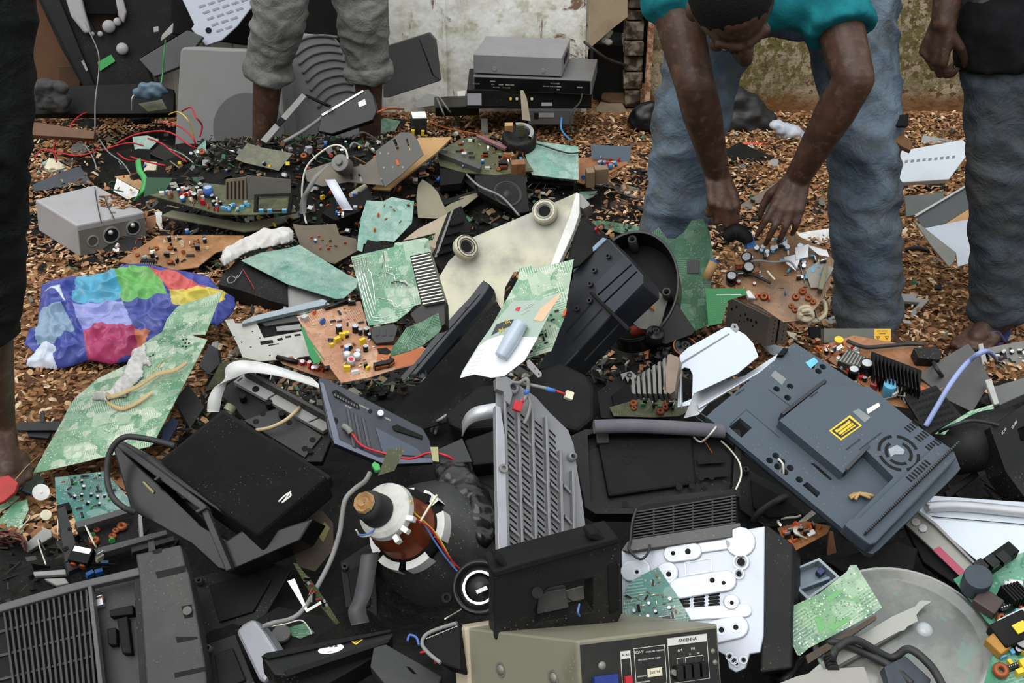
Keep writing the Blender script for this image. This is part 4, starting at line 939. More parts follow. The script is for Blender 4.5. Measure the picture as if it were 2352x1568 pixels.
for x,y,r in((1040,1085,.025),(1048,1110,.035),(1062,1135,.034),(1082,1150,.036),(1098,1175,.034),(1104,1200,.03),(1088,1215,.022),(1108,1230,.018),(1030,1120,.026),(1070,1178,.026),(1112,1160,.02)):
 m.ball(A(x,y,.10-(y-1085)*.0002)-c,(r*R.uniform(.8,1.2),r,r*.8),12,R=Matrix.Rotation(R.uniform(0,3),3,'Y'))
me=remesh('bag',m,.005,pm('black_bag','#131313',.22,0,.3,'#4d4c4a',14),2,(.009,26,26,.4));T=Th('plastic_bag','crumpled shiny black plastic bag right of the copper yoke','bag',c);T.part('bag',me,None)
P=Pl(A(1120,1110,.06),nrm(60,45));T=Th('loudspeaker','oval loudspeaker with olive rim behind the crumpled black bag','loudspeaker',P);u,v=P.uv(1124,1112)
m=MB();m.prism([(u+.042*math.cos(a*PI/12),v+.062*math.sin(a*PI/12))for a in range(24)],-.006,0,[[(u+.034*math.cos(a*PI/12),v+.052*math.sin(a*PI/12))for a in range(24)]]);T.part('rim',m,pm('olive_rim','#3b3a2e',.5,.2,.4,'#57523f',20),.001)
m=MB();m.lathe([(.036,-.002),(.03,-.008),(.012,-.022),(.011,-.018),(0,-.016)],(u,v,0),n=24);T.part('cone',m,RUB)
P=fit(pp('540,1450 575,1420 640,1500 604,1545'),(604,1545),.03,-40,35,.8,20)
T=slab('silver_shell','silver-grey curved player shell lying open at the bottom edge','casing',P,'540,1450 556,1432 576,1420 586,1424 606,1448 640,1502 620,1545 606,1570 592,1560',-.04,0,pm('silver_paint','#8e8e94',.35,.3,.3,'#62605c',10),(),.006,'shell')
P2=Pl(A(660,1450,.0),nrm(0,18));add(T,'inner_tray','572,1432 640,1390 770,1420 800,1470 640,1500',-.01,0,BLK2,(),.002,P=P2)
add(T,'inner_board','664,1440 700,1430 722,1452 690,1466 670,1460',0,.003,PGD,P=P2)
m=MB();m.cyl(P2.l(648,1462,0),.015,.012,n=20);T.part('motor',m,MGR,0,None,None,P.M.inverted()@P2.M)
wire('wire','thin white wire curled inside the silver player shell',[P2.w(*P2.uv(x,y,.012),.012)for x,y in pp('600,1440 650,1434 690,1424 708,1440 716,1456')],.0012,WWH)
P=fit(pp('601,1504 896,1448 890,1472 630,1538'),(660,1545),.09,0,25,1.5,16)
T=slab('optical_drive','long black optical drive bar with white oval sticker and yellow warning triangle','drive',P,'600,1506 612,1498 894,1446 904,1456 892,1474 660,1552 630,1548',-.04,0,BLK,(),.003,'body')
add(T,'raised_edge','600,1506 612,1498 896,1444 900,1450 616,1512',0,.004,BLK2,(),.001);add(T,'front_step','652,1540 892,1466 894,1474 662,1552',0,.003,BLK2,(),.001);add(T,'lower_wall','618,1560 650,1545 890,1474 892,1490 700,1600 625,1600',-.06,-.02,BLK2,(),.002)
u,v=P.uv(760,1490);w_=abs(P.uv(790,1488)[0]-u);m=MB();m.prism([(u+w_*math.cos(a*PI/14),v+w_*.44*math.sin(a*PI/14))for a in range(28)],0,.0006);ov=T.part('oval_sticker',m,WHT,0,None,'white oval sticker')
for k in range(3):
 x=750+k*11;m=MB();m.prism(uvs(P,[(x-4,1487.5-k*.6),(x+4,1486.5-k*.6),(x,1480-k*.6)]),.0006,.001);T.part('printed_arrow',m,TXTD,0,ov)
text(T,'xoo',757,1496,.004,RED,0,.0008)
yt=add(T,'warning_triangle','798,1468 842,1461 818,1480',0,.0008,YEL,label='yellow warning triangle')
add(T,'triangle_mark','806,1469 834,1465 818,1476',.0008,.0012,TXTD,['811,1469 828,1467 818,1473'],under=yt)
P=fit(pp('842,1500 880,1480 1015,1545 980,1565'),(980,1565),.08,0,30,1.5,14)
slab('plastic_bar','dark grey plastic bar sloping down from the optical drive','plastic bar',P,'858,1486 886,1478 1016,1552 1000,1590 900,1590 850,1530',-.02,0,DGR,['934,1530 940,1530 956,1546 950,1546'],.003)
P=Pl(A(720,1370,.1),nrm(60,62));T=board('narrow circuit board strip standing on edge above the silver player shell','674,1292 682,1294 730,1352 780,1430 772,1434 720,1372',P,POL)
comps(T,'690,1320 705,1320 750,1395 730,1400',10,['cap_black','chip','res_red'],2,s=(.6,.9));T.parts[0]['label']='olive board'
P=Pl(A(690,1370,.09),nrm(-20,40));slab('metal_strip','white angled metal strip beside the narrow board strip','metal strip',P,'660,1334 676,1328 706,1398 736,1380 738,1386 704,1406',-.001,.001,WHT)
P=fit(pp('966,1470 1052,1430 1052,1520 1010,1522'),(1010,1522),.12,-20,45,1.5,12)
T=slab('soft_case','black soft case edged with pale stitched piping left of the olive tuner','case',P,'962,1480 972,1462 1056,1428 1058,1540 1012,1524',-.05,0,BLK2,(),.004,'case')
m=MB();m.tube([P.l(x,y,.002)for x,y in pp('1050,1430 1000,1446 976,1460 970,1480 985,1500 1012,1522')],.003,8);T.part('piping',m,WGR)
m=MB()
for k in range(22):m.ball(P.l(980+k*3.3,1466-k*1.35,.001),.0011,6)
T.part('stitching',m,TXT)
wire('wire','blue wire loop poking out beside the soft black case',hits('936,1490 950,1478 962,1482 968,1500',.02),.0022,WBL);wire('wire','short red wire below the blue wire loop',hits('970,1518 985,1516 1000,1530 1004,1544',.02),.0024,RED)
wire('wire','thin white wire standing between the black tube glass and the soft case',hits('1036,1440 1060,1420 1080,1398 1090,1390',.02),.0012,WWH)
P=Pl(A(1100,1348,.16),nrm(-10,45));T=Th('spindle_motor','round black motor with shiny centre left of the black mechanism frame','motor',P)
m=MB();m.lathe([(.040,-.03),(.042,0),(.036,.002),(.034,-.008),(.02,-.01),(.018,-.004),(0,-.004)],n=28);T.part('housing',m,BLKG);m=MB();m.ring((0,0,-.008),.026,.022,.006,n=20);T.part('ring',m,SIL);m=MB();m.box((.004,-.004,-.003),(.018,.006,.002),.4);T.part('label',m,WHT);m=MB();m.ring((-.05,-.015,-.01),.008,.004,.008,n=12);T.part('lug',m,BLK2)
P=fit(pp('734,872 975,988 995,1062 768,1018'),(885,1064),.10,-10,40,1.2,18)
T=slab('rear_panel','blue-grey player rear panel with printed sockets and ridges, left of the silver louvre panel','panel',P,'732,868 744,866 972,984 988,1012 996,1060 905,1066 885,1066 862,1058 768,1018 757,998',-.02,0,pm('blue_grey_panel','#2b2e37',.4,.1,.3,'#4c4d52',9),(),.002,'panel')
add(T,'edge_strip','734,876 744,880 776,990 780,1010 870,1050 990,1052 996,1062 885,1066 768,1018',0,.003,pm('blue_grey_edge','#5b6070',.4,.15,.3,'#74757a',9),(),.0008)
add(T,'wide_socket','763,898 772,894 824,928 826,938 768,910',0,.004,BLK2,(),.0008);add(T,'wide_socket','900,978 912,974 972,1000 970,1008 906,988',0,.004,BLK2,(),.0008)
for k in range(9):add(T,'socket_pin',[(768+k*6.2,903+k*3.3),(772+k*6.2,905+k*3.3),(772+k*6.2,911+k*3.3),(768+k*6.2,908.5+k*3.3)],.004,.0048,MGR)
for x in(795,812,830):add(T,'ridge',[(x,935+(x-795)*.6),(x+8,939+(x-795)*.6),(x+24,1030),(x+14,1026)],0,.005,pm('ridge_grey','#3a3b40',.4,.1,.3,'#4c4d52',9),(),.002)
add(T,'inset_plate','862,980 960,1030 975,1048 880,1042',0,.003,pm('blue_inset','#3d4653',.4,.1,.3,'#5a6068',9),(),.001)
m=MB();m.cyl(P.l(873,952,.001),.006,.01,n=14);T.part('jack',m,SIL);m=MB();m.cyl(P.l(768,966,.001),.007,.0008,n=14);m.cyl(P.l(850,944,.001),.004,.0008,n=10);T.part('hole_pattern',m,DARK)
text(T,'AUDIO OUT',838,936,.0045,TXT,0,.001);text(T,'VIDEO',890,962,.0045,TXT,0,.001);text(T,'RS-232C',800,934,.004,TXT,0,.001)
wire('wire','red wire draped over the blue-grey rear panel toward the black bag',on(P,'800,985 812,1000 833,1024 887,1042 941,1053 985,1040 1025,1046 1050,1064 1072,1090',(.012,.012,.01,.012,.03,.05,.06,.05,.03)),.0024,RED)
m=MB();m.ball(P.l(800,985,.012),.009,10);
wire('lead_plug','grey lead end plugged into the blue-grey rear panel',on(P,'790,978 800,986 806,994',(.004,.012,.012)),.006,WGR)
refresh()
P=plane(720,1250,.06,20,40);T=slab('round_board','dark olive-brown rounded board with yellow label in the shade below the large speaker cabinet','circuit board',P,'668,1240 690,1190 740,1172 765,1200 766,1260 724,1312 684,1300',-.003,0,pm('dark_olive_brown','#3a2c1a',.6,0,.5,'#1d1a12',10),(),0,'board');add(T,'yellow_label','727,1225 745,1198 758,1212 742,1245',0,.0006,pm('dull_yellow','#77713c',.6,0,.4,'#4a4626',40))  # board's own dark olive-brown
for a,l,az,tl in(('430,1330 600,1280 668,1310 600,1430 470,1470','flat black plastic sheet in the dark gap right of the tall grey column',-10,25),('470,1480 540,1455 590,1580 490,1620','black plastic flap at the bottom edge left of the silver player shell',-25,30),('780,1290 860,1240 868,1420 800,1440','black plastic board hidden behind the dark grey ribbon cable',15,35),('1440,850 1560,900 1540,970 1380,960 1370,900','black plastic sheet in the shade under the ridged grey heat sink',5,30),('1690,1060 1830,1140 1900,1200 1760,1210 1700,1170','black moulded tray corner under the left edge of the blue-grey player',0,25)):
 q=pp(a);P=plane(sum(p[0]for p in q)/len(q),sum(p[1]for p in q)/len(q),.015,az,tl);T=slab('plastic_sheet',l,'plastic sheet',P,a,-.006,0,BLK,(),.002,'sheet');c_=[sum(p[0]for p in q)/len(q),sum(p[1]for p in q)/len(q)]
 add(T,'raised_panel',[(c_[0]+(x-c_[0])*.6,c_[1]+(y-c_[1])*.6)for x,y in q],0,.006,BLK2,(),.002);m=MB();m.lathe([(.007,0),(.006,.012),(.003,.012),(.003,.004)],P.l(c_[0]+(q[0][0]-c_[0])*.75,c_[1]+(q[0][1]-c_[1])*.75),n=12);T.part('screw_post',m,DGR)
refresh()
P=fit(pp('1060,560 1325,440 1270,612 1030,760'),(1080,740),.10,5,42,1.0,18)
T=slab('appliance_panel','large dusty cream metal panel leaning in the middle of the heap, with white plastic rim','panel',P,'1325,442 1306,500 1275,612 1180,625 1160,660 1150,760 1100,790 1010,790 1000,650 1030,600 1085,545 1210,492',-.004,0,pm('dusty_cream_panel','#c6c3aa',.6,.05,.75,'#7d7a70',6,.06,c2='#a19f96',speck=.2,sc='#6f6a5c'),(),.001,'sheet')
add(T,'rim','1324,440 1331,446 1331,490 1318,530 1284,605 1274,612 1263,612 1306,500',-.012,.010,WHT,(),.002,label='white plastic rim')
add(T,'end_flap','1326,442 1336,446 1356,470 1340,480 1324,470',-.05,.004,LGR,(),.001)
CP=P
for i,(x,y,az,tl)in enumerate(((1250,484,-15,48),(1072,566,40,50))):
 o=P.at(x,y,.03+.012*i);Q=Pl(o,nrm(az,tl));T=Th('roller',['cream spoked roller wheel resting near the top of the cream panel','cream spoked roller wheel beside the black tape bracket'][i],'roller',Q)
 m=MB();m.lathe([(.020,.002),(.026,.004),(.034,.004),(.036,.0),(.036,-.018),(.033,-.02),(.012,-.02)],n=32);T.part('tyre',m,pm('cream_roller','#c9c2a8',.5,0,.4,'#8f8468',20))
 m=MB();m.ring((0,0,.002),.033,.031,.003,n=32);m.ring((0,0,.002),.025,.022,.003,n=28);m.lathe([(.023,.001),(.012,-.004),(.012,-.012)],n=24);T.part('hub',m,[WGR,MGR][i])
 m=MB();m.cyl((0,0,-.010),.030,.008,n=24);T.part('core',m,DARK)
 m=MB()
 for k in range(14):a=2*PI*k/14;m.box((.0285*math.cos(a),.0285*math.sin(a),.003),(.008,.0022,.003),a)
 T.part('spoke_pattern',m,CRM)
P=fit(pp('1037,482 1066,474 1040,622 992,596'),(1000,600),.20,25,50,1.5,14)
T=slab('tape_bracket','black ribbed tape mechanism bracket leaning on the cream panel','bracket',P,'1036,484 1060,472 1072,500 1086,520 1042,622 1020,626 992,598',-.035,0,BLK,(),.002,'bracket')
for k in range(4):add(T,'rib',[(1034-k*10,515+k*22),(1066-k*9,505+k*22),(1068-k*9,510+k*22),(1036-k*10,520+k*22)],0,.012,BLK2,(),.001)
add(T,'bright_edge','1038,483 1042,482 1004,590 999,590',0,.006,LGR,(),.0006)
P2=Pl(P.at(1010,540,-.02),nrm(-40,60));m=MB();m.cyl((0,0,0),.03,.10,P2.M.to_3x3().inverted()@Vector((-.25,.25,-.9)),24)
P3=fit(pp('935,545 1010,500 1030,490 990,560'),(960,560),.13,-20,45,2,8);add(T,'tan_plate','925,552 960,525 1036,486 1040,496 1020,520 1004,572 990,560 1000,535 950,548',-.004,0,pm('tan_grey','#a2937f',.55,.1,.5,'#6d6252',12),(),.001,P=P3)
c_=P.l(998,560,-.03);m=MB();m.cyl(c_,.022,.09,P.M.to_3x3().inverted()@Vector((-.25,.1,-.9)),24);T.part('drum',m,_m['tan_grey'],.001)
P=Pl(A(1000,500,.02),nrm(-15,40));m=MB();pts=[P.l(x,y,z)for x,y,z in((975,505,0),(990,470,.02),(985,440,.035),(968,412,.03))]
T=slab('curved_sheet','curved olive-grey metal sheet standing left of the black ribbed bracket','sheet',P,'956,455 960,425 970,411 990,424 1005,440 1018,468 1031,497 1000,502 960,500',-.002,0,pm('olive_sheet','#7c7661',.5,.2,.5,'#57523f',7),(),.0006)
P=fit(pp('1103,399 1208,400 1216,486 1120,480'),(1180,486),.03,5,40,1.5,14)
T=slab('loudspeaker','black square loudspeaker panel with a faint round cone behind the cream panel','loudspeaker',P,'1090,402 1206,399 1217,486 1192,490 1100,440',-.03,0,BLK,(),.003,'panel');u,v=P.uv(1166,445)
m=MB();m.ring((u,v,0),.050,.045,.003,n=32);m.lathe([(.045,0),(.02,-.008),(.012,.003),(0,.004)],(u,v,.001),n=28);T.part('cone',m,DGR)
P=fit(pp('998,434 1062,402 1108,436 1022,466'),(1040,466),.04,-10,30,1.5,14)
T=slab('open_tray','black open box frame with pale lip left of the loudspeaker panel','frame',P,'998,434 1062,400 1110,436 1104,444 1020,470',-.05,0,BLK,['1008,438 1058,410 1092,436 1026,456'],.002,'frame')
P=fit(pp('1022,474 1106,440 1130,455 1030,495'),(1030,495),.03,0,40,1.5,14);slab('olive_strip','olive-grey lipped metal strip below the black open frame','metal strip',P,'1018,478 1060,452 1106,440 1104,446 1070,472 1024,500',-.003,0,_m['olive_sheet'])
wire('rim_strip','chipped white edge strip slanting from the open frame to the cream panel',hits('1066,404 1100,432 1150,456 1192,490',.012),.004,LGR,'strip')
P=fit(pp('682,726 828,692 990,835 784,878'),(784,878),.13,-8,26,.8,18);BB=P
T=board('orange-brown circuit board covered with capacitors in the middle of the heap','682,726 705,720 743,710 745,705 828,691 843,748 960,790 978,800 950,838 907,848 850,866 784,879 759,845 757,838 746,840 733,819 718,795',P,PBR)
add(T,'bare_patch','868,792 975,800 950,836 908,846 905,830 866,826',0,.0006,pm('rust_board','#a8603a',.5,0,.3,'#7d4526',20));add(T,'square_hole','866,800 888,798 900,808 890,814 870,812',.0007,.0012,DARK)
R=random.Random(12)
for x,y,k,s in((779,764,'cap_black',1.7),(786,776,'film_yellow',1.5),(795,772,'film_yellow',1.5),(774,785,'film_yellow',1.5),(833,789,'film_yellow',1.5),(762,796,'film_yellow',1),(797,851,'film_yellow',1.5),(845,848,'film_yellow',1),(816,762,'cap_black',1.6),(842,768,'cap_black',1.5),(828,768,'cap_black',1.2),(763,783,'chip_black',1),(796,805,'cap_blue',1.2),(802,803,'cap_black',1.2),(822,816,'cap_black',1.3),(840,806,'cap_black',1.3),(797,824,'jack_white',1.4),(820,825,'jack_white',1.4),(806,838,'jack_red',1.5),(741,744,'disc_blue',1.5),(815,858,'conn_white',1),(868,846,'trafo_black',.8),(882,842,'trafo_black',.8),(895,839,'trafo_black',.8),(700,736,'can',1),(850,778,'cap_black',1.2),(722,722,'disc_orange',1),(808,700,'conn_black',1.2)):
 putp(T,k,x,y,0,R.uniform(-.5,.5),s,R.gauss(0,.1))
comps(T,'770,770 850,760 900,830 860,850 780,850',26,['res_cream','res_brown','disc_brown','res_white','tran_black'],4,s=(.6,.9));comps(T,'700,735 825,700 840,750 760,770',14,['res_brown','res_cream','chip'],6,s=(.5,.8))
m=MB();a,b=P.l(746,708,.004),P.l(800,692,.004);m.tube([a,b],.0055,8,k=1);m.cyl(b,.006,.006,b-a,12,1);T.part('large_capacitor',m,[BLKG,SIL])
P=fit(pp('806,588 986,548 1022,690 845,747'),(850,748),.17,-8,52,.8,18);GB=P
T=board('upright green amplifier board with bright tracks and a black finned heat sink','806,589 904,567 907,558 975,546 984,549 990,578 942,588 968,697 950,703 940,715 909,739 880,744 846,748',P,PG,.002)
for k,s in enumerate(('812,600 822,640 838,700 850,735 880,738 900,728','818,599 826,630 842,690 854,728 880,731','824,597 832,632 846,684 858,722','830,594 838,632 850,672 862,715','840,592 846,620 852,626 858,660 862,700','880,580 886,612 900,616 930,600','884,640 886,625 906,632 910,660','870,684 900,690 905,705 925,700','880,600 876,625 862,632','900,650 930,645 945,660')):
 m=MB();q=[P.l(x,y,.0004)for x,y in pp(s)];m.strip(q,[P.v.cross(P.n)*0+Vector((.0011,.0006,0))]*len(q),.0003,k=1);T.part('copper_track',m,SLD)
add(T,'heat_sink_base','941,587 987,577 1022,690 1024,745 1012,752 965,762 940,720 968,697',-.06,-.004,BLKG,(),.002)
for k in range(16):y=588+k*7.1;x=944+k*1.75;add(T,'fin',[(x,y+2.2),(x+43+k*.5,y-7.2),(x+43+k*.5,y-5),(x,y+4.6)],-.004,.016,pm('fin_edge','#c4c4bd',.4,.4,.2,'#77756c',20))
m=MB();m.tube([P.l(x,y,.006)for x,y in pp('898,650 910,646 928,650 935,656')],.0011,5);T.part('jumper_wire',m,WBK)
comps(T,'850,620 930,600 950,690 870,730',16,['res_white'],8,s=(.3,.45))
P=Pl(BB.at(885,768,.02),nrm(-5,40));T=slab('socket_block','black multi-socket block squeezed under the upright green amplifier board','connector',P,'850,752 905,742 915,752 905,785 862,790 852,775',-.03,0,BLKG,(),.002,'block');
for x in(866,882,898):add(T,'socket_hole',[(x-5,758),(x+5,756),(x+5,770),(x-5,772)],0,.001,DGR)
P=fit(pp('896,817 934,751 1007,718 1010,764'),(900,818),.20,-30,50,1.5,10);T=board('small dark green board standing on the orange-brown board beside the long black bezel','896,818 900,800 934,752 970,738 1006,718 1014,752 1006,765 972,792 940,806',P,PGD);m=MB();R=random.Random(5)
for k in range(60):x,y=R.uniform(905,1008),R.uniform(735,810);m.ball(P.l(x,y,0),.0011,5)if inside((x,y),pp('905,805 936,760 1000,725 1008,755 970,785'))else None
T.part('solder_pattern',m,SLD)
P=fit(pp('690,752 704,752 746,822 722,838'),(722,838),.13,-60,55,1.5,10);board('narrow bright green board strip tucked under the left edge of the orange-brown board','691,752 696,750 704,770 745,826 722,836 712,820',P,pm('plain_green','#3f8a55',.4,0,.3,'#2f6b45',20))
P=fit(pp('636,820 720,830 780,872 640,832'),(720,850),.10,-15,35,1.5,8);T=board('thin brown board edge with red and black capacitors under the orange-brown board','632,818 680,822 752,842 782,874 740,868 650,836',P,POR);comps(T,'660,822 750,845 760,862 680,840',12,['cap_black','disc_red','res_red','coil','cap_red'],3)
m=MB();m.tube([P.l(636,820,.006),P.l(684,832,.006)],.0055,10,k=1);T.part('ferrite_rod',m,BLKG)
P=fit(pp('518,738 690,690 745,805 562,830'),(562,830),.04,-8,24,.8,14)
T=slab('steel_chassis','pale steel deck chassis with a large dark cut-out left of the orange-brown board','chassis',P,'516,734 536,732 540,742 556,742 578,728 745,690 760,700 700,720 760,815 742,812 660,824 562,832 545,790',-.003,0,pm('pale_steel','#b4b3aa',.45,.3,.5,'#77736a',8,.04,speck=.3,sc='#55524a'),['590,742 650,720 694,722 705,758 606,776'],.0006,'sheet')
add(T,'back_rail','556,738 580,726 740,686 752,690 745,700 620,728 556,744',-.002,.012,pm('rail_steel','#9aa5ab',.4,.3,.4,'#6d6b64',9),(),.001);add(T,'recess','590,742 650,720 694,722 705,758 606,776',-.02,-.012,BLK2);add(T,'grey_step','594,738 640,722 690,718 692,736 610,748',-.012,-.006,MGR,(),.001);add(T,'grey_strip','634,750 690,744 692,756 636,760',-.01,-.006,LGR)
for a in('597,784 626,780 628,787 599,792','636,778 648,775 650,780 638,782','655,772 668,770 669,774 656,776','676,768 690,766 691,770 677,772','616,792 640,788 641,790 617,794'):add(T,'slot',a,0,.0006,DARK)
m=MB()
for x,y in((563,746),(538,773),(555,786),(576,797),(597,776),(580,761),(620,816),(720,800)):m.cyl(P.l(x,y,0),.0022,.0006,n=8)
T.part('hole_pattern',m,DARK)
P=fit(pp('556,598 690,562 830,655 772,688'),(772,688),.05,-10,22,.8,14)
T=board('long dusty teal circuit board lying over a black open box left of centre','554,598 600,580 660,570 688,562 800,632 822,640 818,660 790,684 772,686 660,652',P,PTL,.002)
P2=Pl(P.at(600,640,-.015),P.n,P.u);q='545,594 552,592 660,655 662,700 620,690 560,668 500,652 510,632'
slab('open_box','black open plastic box under the long dusty teal board','box',P2,q,-.05,0,BLK,(),.003)
wire('wire','bent silver wire loop on the side of the black open box',[P2.w(*P2.uv(x,y,.008),.008)for x,y in pp('546,632 538,646 526,650 523,640 532,634 545,638 556,622')],.0014,LGR);wire('wire','thin dark red wire hanging from the black open box',[P2.w(*P2.uv(x,y,.01),.01)for x,y in pp('558,618 568,635 580,655 584,664')],.0012,RED)
T=Th('foam_roll','crumpled white foam strip along the top edge of the long dusty teal board','foam',P);o=T.part('strip',crumple(P,'506,602 512,582 530,566 560,552 600,538 650,528 668,528 676,540 674,556 660,562 620,570 580,578 556,588 535,604 515,614',70,.016,.004,9,12),pm('white_foam','#c6c3be',.75,0,.4,'#8a857c',20,.2));so_=o.modifiers.new('t','SOLIDIFY');so_.thickness=.004
slab('grey_sheet','flat grey sheet scrap below the long dusty teal board','sheet',fit(pp('662,650 740,670 760,700 645,710'),(650,710),.03,0,12,2,8),'664,648 750,672 790,688 742,694 650,712',-.002,0,LGR)
P=Pl(A(640,672,.02),nrm(0,10));slab('blue_strip','short blue-grey strip lying on the chips left of the grey sheet scrap','strip',P,'616,670 660,668 660,678 616,682',-.006,0,pm('steel_blue','#5f7a94',.5,0,.3,'#4a5560',20),(),.001)
P=fit(pp('842,458 950,462 930,560 820,575'),(830,570),.06,5,32,.8,14)
T=board('broken pale teal board with jagged outline in the upper middle','842,460 880,462 900,452 951,462 946,512 905,555 880,552 835,560 832,578 820,574 822,545 830,500 822,522',P,PTL,.002);comps(T,'850,470 940,470 930,520 840,540',8,['disc_brown','res_brown','disc_orange'],2)
slab('black_block','black plastic block between the broken pale teal board and the upright amplifier board','block',fit(pp('844,550 908,562 905,580 832,582'),(835,582),.10,0,20,2,6),'843,549 908,562 908,572 832,584',-.03,0,BLK2,(),.003)
P=fit(pp('672,515 770,515 815,560 760,600'),(760,600),.03,5,30,2,8);T=board('dusty olive-brown board with faint holes left of the broken teal board','672,514 700,518 772,514 780,540 818,548 822,575 768,606 720,590 690,565',P,pm('olive_brown_board','#5f5545',.6,0,.5,'#453b2c',12,speck=.4,sc='#2b251c'));comps(T,'690,525 770,525 800,560 740,585',12,['disc_orange','res_brown','cap_blue','tran_black','disc_brown'],7)
c=[CP.w(*CP.uv(x,y,t),t)for(x,y),t in zip(pp('1118,652 1090,690 1060,722 1010,780 960,840 915,890 875,935'),(.05,.055,.06,.07,.08,.09,.10))]
T=Th('long_bezel','long curved blue-black plastic bezel slanting across the middle of the heap','bezel',c[3].copy());n_=Vector((.1,-.72,.68)).normalized();BZ=pm('blue_black','#161c24',.4,0,.35,'#30353b',9,.05)
d_=(c[0]-c[-1]).normalized();s_=d_.cross(n_);s_=s_ if s_.x>0 else-s_
prof=[(-.016,.004),(.012,.010),(.034,-.004),(.046,-.03),(.044,-.045),(.03,-.02),(.0,-.004)]
m=MB();k=len(prof);cc=spline(c,6);N=len(cc);
for i,p in enumerate(cc):
 w_=.75 if i==0 else(.95 if i<3 else 1.0)
 for a,b in prof:m.v.append(tuple(p-T.P+s_*a*w_+n_*b))
for i in range(N-1):
 for j in range(k):m.f.append([i*k+j,i*k+(j+1)%k,(i+1)*k+(j+1)%k,(i+1)*k+j]);m.m.append(0);m.s.append(False)
m.f.append(list(range(k)));m.f.append([(N-1)*k+j for j in range(k)][::-1]);m.m+=[0,0];m.s+=[False]*2;T.part('bezel',m,BZ,.002)
m=MB()
for i in(10,24,34):p=cc[min(i,N-1)]-T.P+n_*.007;m.ring(p,.005,.0025,.002,n_,14)
T.part('screw_hole_pattern',m,DGR);m=MB();m.tube([cc[4]-T.P+n_*.0095+s_*.002,cc[18]-T.P+n_*.0095+s_*.002,cc[32]-T.P+n_*.0095+s_*.002],.0009,5);T.part('groove',m,DARK)
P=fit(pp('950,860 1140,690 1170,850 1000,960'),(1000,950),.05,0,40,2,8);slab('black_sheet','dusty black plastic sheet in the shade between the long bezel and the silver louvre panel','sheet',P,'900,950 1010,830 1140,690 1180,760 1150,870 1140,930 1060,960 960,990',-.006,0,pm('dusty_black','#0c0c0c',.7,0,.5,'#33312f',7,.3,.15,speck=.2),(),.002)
P=fit(pp('1185,640 1318,596 1262,805 1110,830'),(1150,840),.17,5,48,1.0,14);GP=P
T=board('tall pale green board half covered by a torn product sleeve','1190,640 1192,616 1220,610 1224,618 1318,595 1296,730 1266,806 1192,828 1140,840 1100,800',P,PGP,.002)
comps(T,'1250,720 1285,700 1255,795 1200,815',26,['res_white','chip','disc_green'],11,s=(.4,.6));add(T,'red_part','1295,712 1302,708 1298,724 1291,727',0,.004,ORG)
PV=Pl(GP.w(*GP.uv(1150,820),.05),GP.n+Vector((-.12,0,.1)),GP.u)
T=slab('product_sleeve','torn printed plastic sleeve with white paper and clear tube on the tall pale green board','packaging',PV,'1292,668 1278,690 1232,780 1200,832 1158,864 1130,868 1090,860 1056,868 1062,852 1100,790 1140,735 1180,690 1240,690',-.0012,0,pm('sleeve_clear','#8fa193',.25,0,.4,'#b7bcae',9),(),0,'sleeve')
add(T,'paper','1120,780 1150,770 1235,775 1205,828 1158,863 1128,867 1090,859 1056,868 1064,852 1100,795',0,.001,pm('paper_white','#e3e3e3',.6,0,.15,'#b5b7c4',9),label='white paper sheet');add(T,'print_black','1140,745 1165,735 1180,733 1172,748 1152,757 1128,770',.0,.0008,pm('print_black','#161a18',.4,0,.2,'#4a4f4a',12),label='black printed band');add(T,'print_peach','1240,710 1292,668 1278,692 1246,738 1225,735',0,.0008,pm('print_peach','#d9a683',.4,0,.5,'#d8c3a4',14),label='peach coloured print');add(T,'print_red','1186,706 1196,704 1192,714 1183,712',0,.0009,RED)
text(T,'lar',1165,740,.012,YEL,PI+.2,.0012);text(T,'96',1152,757,.012,YEL,PI+.2,.0012);text(T,'ACCESS',1215,702,.007,TXT,PI+.2,.0012);text(T,'BATTERIES',1206,716,.004,TXT,PI+.2,.0012)
for k in range(7):text(T,'-- --- ---- -- ---',1074+k*5,858-k*9,.003,TXTD,-.25,.0012,name='lettering')
m=MB();a,b=PV.l(1198,740,.012),PV.l(1150,820,.010);m.tube([a,a.lerp(b,.5),b],[.014,.0165,.013],14);t=NT('clear_tube');t.col('#c3cfdd');t.b.inputs['Transmission Weight'].default_value=.3;T.part('clear_tube',m,t.set(.2,0,.5))
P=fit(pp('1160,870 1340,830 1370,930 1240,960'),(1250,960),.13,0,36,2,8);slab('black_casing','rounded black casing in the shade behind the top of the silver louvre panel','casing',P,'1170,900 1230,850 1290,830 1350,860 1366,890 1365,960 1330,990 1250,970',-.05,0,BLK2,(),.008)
P=Pl(A(1225,850,.2),nrm(20,50),(1,0,-1));slab('grey_lever','small grey metal lever with two holes below the pale green board','lever',P,'1210,828 1216,825 1244,856 1244,864 1236,867 1212,842',-.002,.001,LGR,['1227,846 1229,845 1230,848 1228,849','1236,857 1239,856 1240,860 1237,861'])
slab('black_box','black angular box between the dusty black sheet and the silver louvre panel','box',fit(pp('1025,945 1100,885 1142,880 1142,975'),(1060,985),.14,-10,30,2,8),'1022,950 1100,885 1140,880 1142,980 1060,986 1034,975',-.06,0,BLK2,(),.006)
P=Pl(A(1100,960,.16),nrm(-20,60));T=Th('silver_band','curved silver band beside the upper left edge of the silver louvre panel','band',P.o.copy());T.part('band',MB().strip([P.at(x,y,t)-P.o for x,y,t in((1062,985,0),(1072,966,.01),(1090,952,.015),(1115,946,.012),(1140,942,.0))],P.v*.014,.001),SIL)
